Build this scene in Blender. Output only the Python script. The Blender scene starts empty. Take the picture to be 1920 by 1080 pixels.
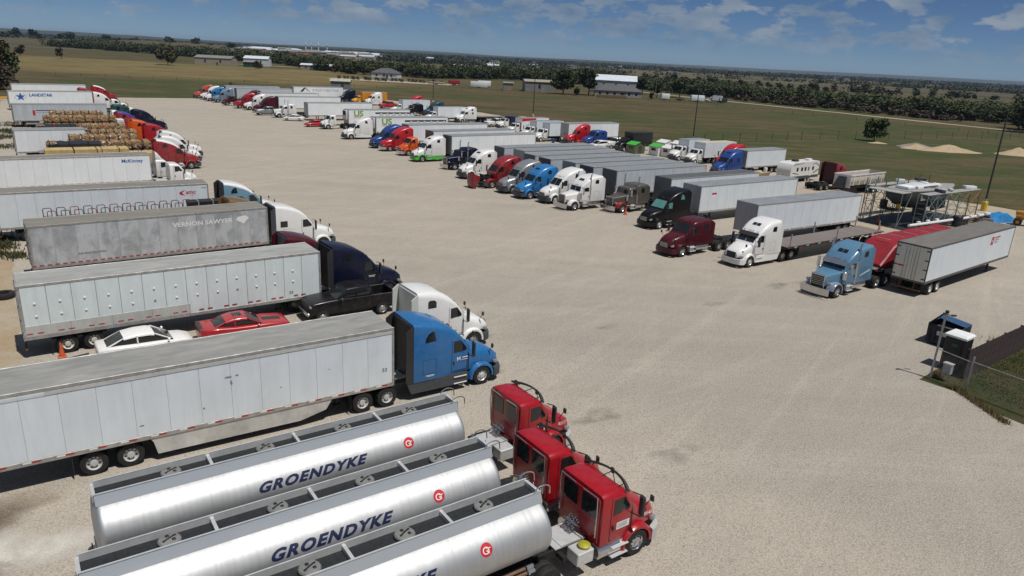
import bpy, bmesh, math, random
import numpy as np
from math import sin, cos, pi, radians
from mathutils import Vector, Matrix, Euler

random.seed(7); rng = np.random.default_rng(7)
scene = bpy.context.scene
col = scene.collection

# ------------------------------------------------------------------ camera
FPX, CAM_H, PITCH, ROLL = 1340.2, 16.54, 0.3125, 0.0522
cd = bpy.data.cameras.new('camera'); cam = bpy.data.objects.new('camera', cd); col.objects.link(cam)
cd.sensor_fit = 'HORIZONTAL'; cd.sensor_width = 36.0; cd.lens = 36.0 * FPX / 1920
cd.clip_start = 0.3; cd.clip_end = 60000
cam.location = (0, 0, CAM_H)
_f = Vector((0, cos(PITCH), -sin(PITCH))); _r = Vector((1, 0, 0)); _u = _r.cross(_f)
_r2 = cos(ROLL) * _r + sin(ROLL) * _u; _u2 = -sin(ROLL) * _r + cos(ROLL) * _u
cam.rotation_euler = Matrix((_r2, _u2, -_f)).transposed().to_euler()
scene.camera = cam

# ------------------------------------------------------------------ sun and sky
SUN_ELEV = radians(67); SUN_AZ = math.atan2(-0.644, 0.767)      # towards the sun, from +X
sd = bpy.data.lights.new('sun', 'SUN'); sd.energy = 4.1; sd.angle = radians(0.53); sd.color = (1.0, 0.955, 0.89)
sun = bpy.data.objects.new('sun', sd); col.objects.link(sun)
sv = Vector((cos(SUN_ELEV) * cos(SUN_AZ), cos(SUN_ELEV) * sin(SUN_AZ), sin(SUN_ELEV)))
sun.rotation_euler = sv.to_track_quat('Z', 'Y').to_euler(); sun.location = (60, -50, 150)

world = bpy.data.worlds.new('World'); scene.world = world; world.use_nodes = True
wt = world.node_tree; wn = wt.nodes; wl = wt.links; wn.clear()
sky = wn.new('ShaderNodeTexSky'); sky.sky_type = 'NISHITA'; sky.sun_disc = False
sky.sun_elevation = SUN_ELEV; sky.sun_rotation = math.atan2(sv.x, sv.y)
sky.altitude = 200; sky.air_density = 0.5; sky.dust_density = 0.0; sky.ozone_density = 10.0
# fair-weather clouds laid on a plane far above: direction / height gives true perspective
tc = wn.new('ShaderNodeTexCoord'); sep = wn.new('ShaderNodeSeparateXYZ'); wl.new(tc.outputs['Generated'], sep.inputs[0])
def wmath(op, a, b=None, clamp=False):
    n = wn.new('ShaderNodeMath'); n.operation = op; n.use_clamp = clamp
    for i, v in enumerate((a, b)):
        if v is None: continue
        if isinstance(v, (int, float)): n.inputs[i].default_value = v
        else: wl.new(v, n.inputs[i])
    return n.outputs[0]
cx = wmath('MULTIPLY', sep.outputs[0], 4.4); cy = wmath('MULTIPLY', sep.outputs[1], 4.4); cz_ = wmath('MULTIPLY', sep.outputs[2], 10.5)
cmb = wn.new('ShaderNodeCombineXYZ'); wl.new(cx, cmb.inputs[0]); wl.new(cy, cmb.inputs[1]); wl.new(cz_, cmb.inputs[2])
def wnoise(scale, detail, rough, dist=0.0, off=0.0):
    m = wn.new('ShaderNodeMapping'); m.inputs['Location'].default_value = (off, off * .7, off * .3)
    wl.new(cmb.outputs[0], m.inputs[0])
    n = wn.new('ShaderNodeTexNoise'); n.inputs['Scale'].default_value = scale; n.inputs['Detail'].default_value = detail
    n.inputs['Roughness'].default_value = rough; n.inputs['Distortion'].default_value = dist
    wl.new(m.outputs[0], n.inputs['Vector']); return n.outputs['Fac']
n1 = wnoise(4.6, 9, 0.58, 0.1, 3.1); n2 = wnoise(0.9, 3, 0.5, 0.0, 11.0)
den = wmath('ADD', wmath('MULTIPLY', n1, 0.88), wmath('MULTIPLY', n2, 0.22))
mr = wn.new('ShaderNodeMapRange'); mr.interpolation_type = 'SMOOTHSTEP'
mr.inputs['From Min'].default_value = 0.50; mr.inputs['From Max'].default_value = 0.585; wl.new(den, mr.inputs['Value'])
fade = wn.new('ShaderNodeMapRange'); fade.inputs['From Min'].default_value = 0.004; fade.inputs['From Max'].default_value = 0.05
fade.interpolation_type = 'SMOOTHSTEP'; wl.new(sep.outputs[2], fade.inputs['Value'])
cl = wmath('MULTIPLY', wmath('MULTIPLY', mr.outputs[0], fade.outputs[0]), 0.7)
shade = wnoise(3.0, 6, 0.6, 0.0, 3.2)
cr = wn.new('ShaderNodeValToRGB'); cr.color_ramp.elements[0].position = 0.35; cr.color_ramp.elements[0].color = (2.4, 3.8, 5.6, 1)
cr.color_ramp.elements[1].position = 0.68; cr.color_ramp.elements[1].color = (6.6, 7.3, 8.0, 1); wl.new(shade, cr.inputs[0])
mx = wn.new('ShaderNodeMix'); mx.data_type = 'RGBA'; wl.new(cl, mx.inputs[0]); wl.new(sky.outputs[0], mx.inputs[6]); wl.new(cr.outputs[0], mx.inputs[7])
bg = wn.new('ShaderNodeBackground'); bg.inputs['Strength'].default_value = 0.05
wl.new(mx.outputs[2], bg.inputs[0]); wo = wn.new('ShaderNodeOutputWorld'); wl.new(bg.outputs[0], wo.inputs[0])

vs = scene.view_settings
vs.view_transform = 'Standard'; vs.look = 'None'; vs.gamma = 1.0; vs.use_curve_mapping = False; vs.exposure = 0.0
scene.cycles.max_bounces = 6; scene.cycles.diffuse_bounces = 3; scene.cycles.glossy_bounces = 3; scene.cycles.volume_bounces = 0
scene.render.resolution_x = 1024; scene.render.resolution_y = 576

# ------------------------------------------------------------------ materials
MATS = {}
def new_mat(name):
    m = bpy.data.materials.new(name); m.use_nodes = True
    nt = m.node_tree; b = nt.nodes['Principled BSDF']; MATS[name] = m
    return m, nt, b
def noise(nt, scale, detail=4, rough=.55, coord='Object', vscale=None, dist=0, rnd=False):
    t = nt.nodes.new('ShaderNodeTexCoord'); n = nt.nodes.new('ShaderNodeTexNoise')
    src = t.outputs[coord]
    if coord == 'World':
        pass
    if vscale:
        mp = nt.nodes.new('ShaderNodeMapping'); mp.inputs['Scale'].default_value = vscale; nt.links.new(src, mp.inputs[0]); src = mp.outputs[0]
    if rnd:
        oi = nt.nodes.new('ShaderNodeObjectInfo'); sc = nt.nodes.new('ShaderNodeMath'); sc.operation = 'MULTIPLY'; sc.inputs[1].default_value = 60; nt.links.new(oi.outputs['Random'], sc.inputs[0])
        va = nt.nodes.new('ShaderNodeVectorMath'); va.operation = 'ADD'; nt.links.new(src, va.inputs[0]); nt.links.new(sc.outputs[0], va.inputs[1]); src = va.outputs[0]
    nt.links.new(src, n.inputs['Vector']); n.inputs['Scale'].default_value = scale
    n.inputs['Detail'].default_value = detail; n.inputs['Roughness'].default_value = rough; n.inputs['Distortion'].default_value = dist
    return n.outputs['Fac']
def ramp(nt, fac, stops, interp='LINEAR'):
    r = nt.nodes.new('ShaderNodeValToRGB'); r.color_ramp.interpolation = interp
    els = r.color_ramp.elements
    while len(els) < len(stops): els.new(0.5)
    for e, (p, c) in zip(els, stops):
        e.position = p; e.color = (c, c, c, 1) if isinstance(c, (int, float)) else (*c, 1)
    nt.links.new(fac, r.inputs[0]); return r.outputs[0]
def mixc(nt, fac, a, b, mode='MIX'):
    m = nt.nodes.new('ShaderNodeMix'); m.data_type = 'RGBA'; m.blend_type = mode
    for i, v in ((0, fac), (6, a), (7, b)):
        if isinstance(v, (int, float)): m.inputs[i].default_value = v
        elif isinstance(v, tuple): m.inputs[i].default_value = (*v, 1)
        else: nt.links.new(v, m.inputs[i])
    return m.outputs[2]
def mathn(nt, op, a, b=0.0, clamp=False):
    n = nt.nodes.new('ShaderNodeMath'); n.operation = op; n.use_clamp = clamp
    for i, v in enumerate((a, b)):
        if isinstance(v, (int, float)): n.inputs[i].default_value = v
        else: nt.links.new(v, n.inputs[i])
    return n.outputs[0]
def bump(nt, b, fac, strength=.3, dist=.02):
    n = nt.nodes.new('ShaderNodeBump'); n.inputs['Strength'].default_value = strength; n.inputs['Distance'].default_value = dist
    nt.links.new(fac, n.inputs['Height']); nt.links.new(n.outputs[0], b.inputs['Normal'])
DUST = (.40, .35, .28)
def paint(name, c, rough=.32, metal=0.0, dust=.05, coat=.3, var=.05):
    """vehicle paint: slightly uneven colour, a thin film of dust, a soft clear coat"""
    if name in MATS: return MATS[name]
    m, nt, b = new_mat(name)
    n1 = noise(nt, 1.3, 5, .6); base = mixc(nt, ramp(nt, n1, [(.3, 0.), (.75, 1.)]), c, tuple(x * (1 - var) for x in c))
    n2 = noise(nt, 3.0, 6, .65); f = mathn(nt, 'MULTIPLY', ramp(nt, n2, [(.42, 0.), (.8, 1.)]), dust * 2)
    nt.links.new(mixc(nt, f, base, DUST), b.inputs['Base Color'])
    nt.links.new(mathn(nt, 'ADD', mathn(nt, 'MULTIPLY', n2, .18), rough - .09), b.inputs['Roughness'])
    b.inputs['Metallic'].default_value = metal; b.inputs['Coat Weight'].default_value = coat; b.inputs['Coat Roughness'].default_value = .12
    if max(c) < .1: b.inputs['Coat Weight'].default_value = .08; b.inputs['Specular IOR Level'].default_value = .3
    return m
def plain(name, c, rough=.6, metal=0.0, var=.25, scale=4.0, bmp=0.0):
    if name in MATS: return MATS[name]
    m, nt, b = new_mat(name)
    n = noise(nt, scale, 5, .6)
    nt.links.new(mixc(nt, ramp(nt, n, [(.3, 0.), (.7, 1.)]), tuple(min(1, x * (1 + var * .5)) for x in c), tuple(x * (1 - var) for x in c)), b.inputs['Base Color'])
    nt.links.new(mathn(nt, 'ADD', mathn(nt, 'MULTIPLY', n, .2), rough - .1), b.inputs['Roughness']); b.inputs['Metallic'].default_value = metal
    if bmp: bump(nt, b, noise(nt, scale * 6, 4, .6), bmp, .02)
    return m
def glass(name='glass_dark', c=(.012, .016, .018), rough=.06):
    if name in MATS: return MATS[name]
    m, nt, b = new_mat(name); b.inputs['Base Color'].default_value = (*c, 1)
    n = noise(nt, 2.0, 4); nt.links.new(mathn(nt, 'ADD', mathn(nt, 'MULTIPLY', n, .1), rough - .03), b.inputs['Roughness'])
    b.inputs['Specular IOR Level'].default_value = .6
    return m
def siding(name, c, dirt=.25, dirtc=(.20, .19, .17), rough=.42, blotch=0.0, metal=0.0, streak=1.0):
    """trailer wall skin: vertical streaks, dust and road dirt"""
    if name in MATS: return MATS[name]
    m, nt, b = new_mat(name)
    st = noise(nt, 1.0, 6, .62, 'Object', (2.6, 2.6, .22), rnd=True); bl = noise(nt, .55, 5, .6, rnd=True); fine = noise(nt, 7, 4, .6, 'Object', (1.5, 1.5, .25), rnd=True)
    base = mixc(nt, ramp(nt, bl, [(.3, 0.), (.7, 1.)]), c, tuple(x * .90 for x in c))
    f = mathn(nt, 'MULTIPLY', ramp(nt, st, [(.45, 0.), (.78, 1.)]), dirt * streak)
    base = mixc(nt, f, base, dirtc)
    base = mixc(nt, mathn(nt, 'MULTIPLY', ramp(nt, fine, [(.5, 0.), (.8, 1.)]), dirt * .7), base, dirtc)
    if blotch:
        b2 = noise(nt, .75, 7, .68, 'Object', (1, 1, .8), .6, True)
        base = mixc(nt, mathn(nt, 'MULTIPLY', ramp(nt, b2, [(.46, 0.), (.62, 1.)]), blotch), base, (.085, .09, .10))
    nt.links.new(base, b.inputs['Base Color']); b.inputs['Metallic'].default_value = metal
    nt.links.new(mathn(nt, 'ADD', mathn(nt, 'MULTIPLY', st, .25), rough - .1), b.inputs['Roughness'])
    bump(nt, b, noise(nt, 1.6, 3, .5, rnd=True), .12, .03)
    return m
def roofing(name, c, c2, rough=.55, metal=.15):
    if name in MATS: return MATS[name]
    m, nt, b = new_mat(name)
    a = noise(nt, .8, 7, .65, 'Object', (.6, 2.2, 1), .8, True); f2 = noise(nt, 5, 5, .6, 'Object', (.5, 1.6, 1), 0, True)
    x = mixc(nt, ramp(nt, a, [(.34, 0.), (.64, 1.)]), c, c2)
    x = mixc(nt, mathn(nt, 'MULTIPLY', ramp(nt, f2, [(.48, 0.), (.72, 1.)]), .35), x, tuple(v * .6 for v in c))
    nt.links.new(x, b.inputs['Base Color']); b.inputs['Roughness'].default_value = rough; b.inputs['Metallic'].default_value = metal
    bump(nt, b, a, .15, .03)
    return m

M_DARK = plain('chassis_black', (.013, .013, .014), .62, .1)
M_RUBBER = plain('tyre_rubber', (.015, .0145, .014), .8, 0, .5, 5)
M_STEEL = plain('wheel_steel', (.42, .42, .41), .4, .55)
M_CHROME = plain('polished_metal', (.62, .62, .63), .2, .9, .1)
M_ALU = plain('aluminium', (.60, .61, .61), .42, .35, .15)
M_WHITEW = plain('white_wheel', (.62, .60, .55), .5)
M_BLACKP = plain('black_plastic', (.03, .03, .032), .5)
M_GREYP = plain('grey_plastic', (.055, .06, .066), .55)
M_GLASS = glass()
M_GLASSG = glass('glass_green', (.010, .016, .016), .08)
M_RED = plain('lamp_red', (.45, .02, .015), .35, 0, .1)
M_AMBER = plain('lamp_amber', (.25, .08, .015), .35, 0, .1)
M_LAMP = plain('lamp_clear', (.30, .31, .32), .12, .3, .1)
M_WHITE = plain('white_print', (.75, .75, .73), .5, 0, .1)
M_NAVY = plain('navy_print', (.006, .012, .055), .45, 0, .1)
M_BLUEP = plain('blue_print', (.02, .10, .33), .45, 0, .1)
M_REDP = plain('red_print', (.50, .02, .03), .45, 0, .1)
M_GREENP = plain('green_print', (.16, .33, .03), .45, 0, .1)
M_BLACKPR = plain('black_print', (.03, .03, .03), .5, 0, .1)
M_FADE = plain('faded_print', (.55, .57, .59), .55, 0, .25, 3)
M_GREYPR = plain('grey_print', (.30, .32, .34), .55, 0, .2)
M_TAPE_R = plain('tape_red', (.42, .02, .02), .35, 0, .1)
M_RAIL = plain('rail_grey', (.40, .39, .37), .5, .35, .35, 3)
M_SEAM = plain('seam_grey', (.34, .35, .35), .6, .1)
M_WOOD = plain('deck_wood', (.19, .165, .15), .8, 0, .5, 3, .3)
R_GREY = roofing('roof_grey', (.36, .355, .335), (.24, .24, .23))
R_SILV = roofing('roof_silver', (.40, .42, .43), (.30, .315, .325), .4, .4)
R_TAN = roofing('roof_tan', (.27, .25, .215), (.20, .185, .16))
R_BROWN = roofing('roof_brown', (.205, .185, .165), (.155, .142, .13))
R_DARK = roofing('roof_dark', (.12, .125, .13), (.09, .092, .096))
S_WHITE = siding('skin_white', (.70, .75, .79), .12)
S_CLEAN = siding('skin_clean', (.78, .81, .83), .07)
S_AGED = siding('skin_aged', (.68, .75, .76), .20, (.26, .27, .22))
S_GREY = siding('skin_grey', (.50, .54, .58), .3)
S_DIRTY = siding('skin_dirty', (.47, .49, .51), .4, (.24, .23, .22), .5, .42)
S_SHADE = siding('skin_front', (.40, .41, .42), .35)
S_ORANGE = siding('skin_orange', (.62, .24, .01), .15)

# ------------------------------------------------------------------ mesh building
class MB:
    def __init__(s): s.v = []; s.f = []; s.m = []; s.mi = 0
    def add(s, vs, fs):
        o = len(s.v); s.v += [tuple(v) for v in vs]
        for f in fs: s.f.append(tuple(i + o for i in f)); s.m.append(s.mi)
        return s
    def mat(s, i): s.mi = i; return s
    def box(s, c, d, bev=0.0, rot=None):
        a, b, e = d[0] / 2, d[1] / 2, d[2] / 2
        if bev <= 0:
            vs = [(x, y, z) for x in (-a, a) for y in (-b, b) for z in (-e, e)]
            fs = [(0, 1, 3, 2), (4, 6, 7, 5), (0, 4, 5, 1), (2, 3, 7, 6), (0, 2, 6, 4), (1, 5, 7, 3)]
        else:
            bev = min(bev, a * .95, b * .95, e * .95)
            bm = bmesh.new(); bmesh.ops.create_cube(bm, size=1.0)
            for v in bm.verts: v.co = Vector((v.co.x * d[0], v.co.y * d[1], v.co.z * d[2]))
            bmesh.ops.bevel(bm, geom=bm.edges[:], offset=bev, segments=1 if bev < .06 else 2, profile=.5, affect='EDGES')
            bm.verts.index_update(); vs = [v.co.copy() for v in bm.verts]; fs = [[v.index for v in f.verts] for f in bm.faces]; bm.free()
        if rot is not None:
            R = Euler(rot).to_matrix(); vs = [R @ Vector(v) for v in vs]
        return s.add([(v[0] + c[0], v[1] + c[1], v[2] + c[2]) for v in vs], fs)
    def b2(s, x0, x1, y0, y1, z0, z1, bev=0.0):
        return s.box(((x0 + x1) / 2, (y0 + y1) / 2, (z0 + z1) / 2), (abs(x1 - x0), abs(y1 - y0), abs(z1 - z0)), bev)
    def prism_y(s, pts, y0, y1):          # pts in x,z
        n = len(pts); vs = [(x, y0, z) for x, z in pts] + [(x, y1, z) for x, z in pts]
        fs = [tuple(range(n)), tuple(range(2 * n - 1, n - 1, -1))] + [(i, i + n, (i + 1) % n + n, (i + 1) % n) for i in range(n)]
        return s.add(vs, fs)
    def prism_z(s, pts, z0, z1):
        n = len(pts); vs = [(x, y, z0) for x, y in pts] + [(x, y, z1) for x, y in pts]
        fs = [tuple(range(n - 1, -1, -1)), tuple(range(n, 2 * n))] + [(i, (i + 1) % n, (i + 1) % n + n, i + n) for i in range(n)]
        return s.add(vs, fs)
    def loft(s, rings, cap0=True, cap1=True, closed=True):
        n = len(rings[0]); vs = [p for r in rings for p in r]; fs = []
        for k in range(len(rings) - 1):
            for i in range(n if closed else n - 1):
                j = (i + 1) % n; fs.append((k * n + i, k * n + j, (k + 1) * n + j, (k + 1) * n + i))
        if cap0: fs.append(tuple(range(n - 1, -1, -1)))
        if cap1: fs.append(tuple((len(rings) - 1) * n + i for i in range(n)))
        return s.add(vs, fs)
    def tube(s, path, r, n=6, r1=None):
        P = [Vector(p) for p in path]; rings = []
        for i, p in enumerate(P):
            t = (P[min(i + 1, len(P) - 1)] - P[max(i - 1, 0)]).normalized()
            a = t.orthogonal().normalized() if i == 0 else (rings_a - t * rings_a.dot(t)).normalized()
            rings_a = a; b = t.cross(a); rr = r if r1 is None else r + (r1 - r) * i / (len(P) - 1)
            rings.append([tuple(p + a * (rr * cos(2 * pi * k / n)) + b * (rr * sin(2 * pi * k / n))) for k in range(n)])
        return s.loft(rings)
    def lathe_y(s, prof, n=20, c=(0, 0, 0)):   # prof: (r, y)
        rings = [[(c[0] + r * cos(2 * pi * k / n), c[1] + y, c[2] + r * sin(2 * pi * k / n)) for k in range(n)] for r, y in prof]
        return s.loft(rings)
    def lathe_x(s, prof, n=24, c=(0, 0, 0), sy=1.0, sz=1.0):   # prof: (r, x)
        rings = [[(c[0] + x, c[1] + r * sy * cos(2 * pi * k / n), c[2] + r * sz * sin(2 * pi * k / n)) for k in range(n)] for r, x in prof]
        return s.loft(rings)
    def lathe_z(s, prof, n=16, c=(0, 0, 0)):   # prof: (r, z)
        rings = [[(c[0] + r * cos(2 * pi * k / n), c[1] + r * sin(2 * pi * k / n), c[2] + z) for k in range(n)] for r, z in prof]
        return s.loft(rings)
    def mesh(s, name, mats, smooth=35):
        me = bpy.data.meshes.new(name); me.from_pydata(s.v, [], s.f)
        for m in (mats if isinstance(mats, (list, tuple)) else [mats]): me.materials.append(m)
        if any(s.m): me.polygons.foreach_set('material_index', s.m)
        bm = bmesh.new(); bm.from_mesh(me); bmesh.ops.recalc_face_normals(bm, faces=bm.faces); bm.to_mesh(me); bm.free()
        if smooth:
            me.polygons.foreach_set('use_smooth', [True] * len(me.polygons)); me.set_sharp_from_angle(angle=radians(smooth))
        return me
def link(name, data, parent=None, loc=(0, 0, 0), rz=0.0):
    o = bpy.data.objects.new(name, data); col.objects.link(o); o.parent = parent
    o.location = loc
    if rz: o.rotation_euler = (0, 0, rz)
    return o
def part(name, mb, mats, parent, loc=(0, 0, 0), smooth=35):
    return link(name, mb.mesh(name, mats, smooth), parent, loc)
def tag(o, label, cat, group=None):
    o['label'] = label; o['category'] = cat
    if group: o['group'] = group
    return o
def thing(name, label, cat, loc=(0, 0, 0), rz=0.0, group=None):
    return tag(link(name, None, None, loc, rz), label, cat, group)
def structure(name, data, loc=(0, 0, 0)):
    o = link(name, data, None, loc); o['kind'] = 'structure'; return o
def stuff(o): o['kind'] = 'stuff'; return o
CACHE = {}
def cached(key, fn):
    if key not in CACHE: CACHE[key] = fn()
    return CACHE[key]
def ring(x, hw, zb, zt, r, rb=.04, k=3, crown=0.0):
    """rounded-rectangle section in the y-z plane"""
    r = min(r, hw * .98, (zt - zb) * .6); P = []
    for cy_, cz_, a0, rr in ((-(hw - rb), zb + rb, pi, rb), ((hw - rb), zb + rb, 1.5 * pi, rb), ((hw - r), zt - r, 0, r), (-(hw - r), zt - r, .5 * pi, r)):
        for i in range(k + 1):
            a = a0 + .5 * pi * i / k; P.append((x, cy_ + rr * cos(a), cz_ + rr * sin(a)))
    if crown: P = [(x, y, z + (crown * (1 - (y / hw) ** 2) if z > zt - r * 1.01 else 0)) for x, y, z in P]
    return P
def loft_part(name, st, mat, parent, **kw):
    mb = MB(); mb.loft([ring(*q, **kw) for q in st]); return part(name, mb, mat, parent, smooth=62)

def text_mesh(body, size, shear=0.0, bold=0.0, spacing=1.0):
    cu = bpy.data.curves.new('t', 'FONT'); cu.body = body; cu.size = size; cu.shear = shear; cu.offset = bold * .6; cu.space_character = spacing
    cu.resolution_u = 3; o = bpy.data.objects.new('t', cu); col.objects.link(o)
    dg = bpy.context.evaluated_depsgraph_get(); dg.update()
    me = bpy.data.meshes.new_from_object(o.evaluated_get(dg)); bpy.data.objects.remove(o); bpy.data.curves.remove(cu)
    return me
def print_side(parent, body, mat, x, z, size, y, side, width=None, shear=0.0, bold=0.0, spacing=1.0, name='lettering', fn=None):
    """flat lettering on a vehicle wall. side -1: right wall (reads towards +x); +1: left wall (reads towards -x). x: start of text"""
    me = text_mesh(body, size, shear, bold, spacing)
    n = len(me.vertices); co = np.empty(n * 3, 'f'); me.vertices.foreach_get('co', co); co = co.reshape(-1, 3)
    if width: co[:, 0] *= width / max(1e-6, co[:, 0].max())
    if fn:                                   # cut into thin slices first so that the print can follow a curved wall
        me.vertices.foreach_set('co', co.ravel()); bm = bmesh.new(); bm.from_mesh(me)
        for k in range(1, 14): bmesh.ops.bisect_plane(bm, geom=bm.verts[:] + bm.edges[:] + bm.faces[:], plane_co=(0, size * (k / 14 * 1.1 - .15), 0), plane_no=(0, 1, 0))
        bm.to_mesh(me); bm.free(); n = len(me.vertices); co = np.empty(n * 3, 'f'); me.vertices.foreach_get('co', co); co = co.reshape(-1, 3)
    d = 1 if side < 0 else -1; out = np.zeros_like(co)
    if fn: out = np.array([fn(x + d * p[0], z + p[1]) for p in co], 'f')
    else:
        out[:, 0] = x + d * co[:, 0]; out[:, 1] = y; out[:, 2] = z + co[:, 1]
    me.vertices.foreach_set('co', out.ravel()); me.materials.append(mat); me.update()
    o = link(name, me, parent); return o
def flat_side(parent, pts, mat, y, name='emblem'):
    me = bpy.data.meshes.new(name); me.from_pydata([(x, y, z) for x, z in pts], [], [tuple(range(len(pts)))]); me.materials.append(mat)
    return link(name, me, parent)
# ------------------------------------------------------------------ vehicle parts
def _tyre(mb, R, w, y0, ri, n=22):
    h = w / 2
    pr = [(ri, -h * .93), (R * .86, -h), (R * .965, -h * .9), (R, -h * .6), (R, h * .6), (R * .965, h * .9), (R * .86, h), (ri, h * .93), (ri, -h * .93)]
    rings = [[(r * cos(2 * pi * k / n), y0 + y, r * sin(2 * pi * k / n)) for k in range(n)] for r, y in pr]
    mb.loft(rings, False, False)
def tyre_mesh(R, w, ri, dual=False):
    def f():
        mb = MB(); _tyre(mb, R, w, 0, ri)
        if dual: _tyre(mb, R, w, w * 1.17, ri)
        return mb.mesh('tyre', M_RUBBER)
    return cached(('tyre', R, w, ri, dual), f)
def rim_mesh(ri, w, kind, mat):
    def f():
        mb = MB(); h = w / 2; n = 20
        if kind == 'dish': pr = [(ri, -h * .95), (ri * .93, -h * .4), (ri * .8, h * .1), (ri * .5, h * .15), (ri * .46, -h * .75), (ri * .3, -h * .8), (.001, -h * .8)]
        else: pr = [(ri, -h * .95), (ri * .95, -h * .8), (ri * .82, -h * .5), (ri * .62, -h * .85), (ri * .4, -h * .9), (ri * .36, -h * 1.2), (.001, -h * 1.22)]
        rings = [[(r * cos(2 * pi * k / n), y, r * sin(2 * pi * k / n)) for k in range(n)] for r, y in pr]
        mb.loft(rings, False, True); mb.mat(1)
        for k in range(8):
            a = 2 * pi * (k + .5) / 8; q = ri * .72; yy = (-h * .68 - .004) if kind != 'dish' else h * .10
            mb.box((q * cos(a), yy, q * sin(a)), (ri * .2, .02, ri * .2), 0, (0, -a, 0))
        return mb.mesh('rim', [mat, M_DARK])
    return cached(('rim', ri, w, kind, mat.name), f)
def wheel(parent, x, y, side, R=.51, w=.28, ri=.29, dual=False, rim='flat', mat=None):
    mat = mat or M_STEEL
    o = link('wheel', tyre_mesh(R, w, ri, dual), parent, (x, y, R), 0 if side < 0 else pi)
    link('rim', rim_mesh(ri, w, 'dish' if dual else rim, mat), o)
    return o
def axle_pair(parent, x, track=1.06, dual=True, mat=None, R=.51):
    for s in (-1, 1): wheel(parent, x, s * track, s, R=R, dual=dual, mat=mat)

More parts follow.
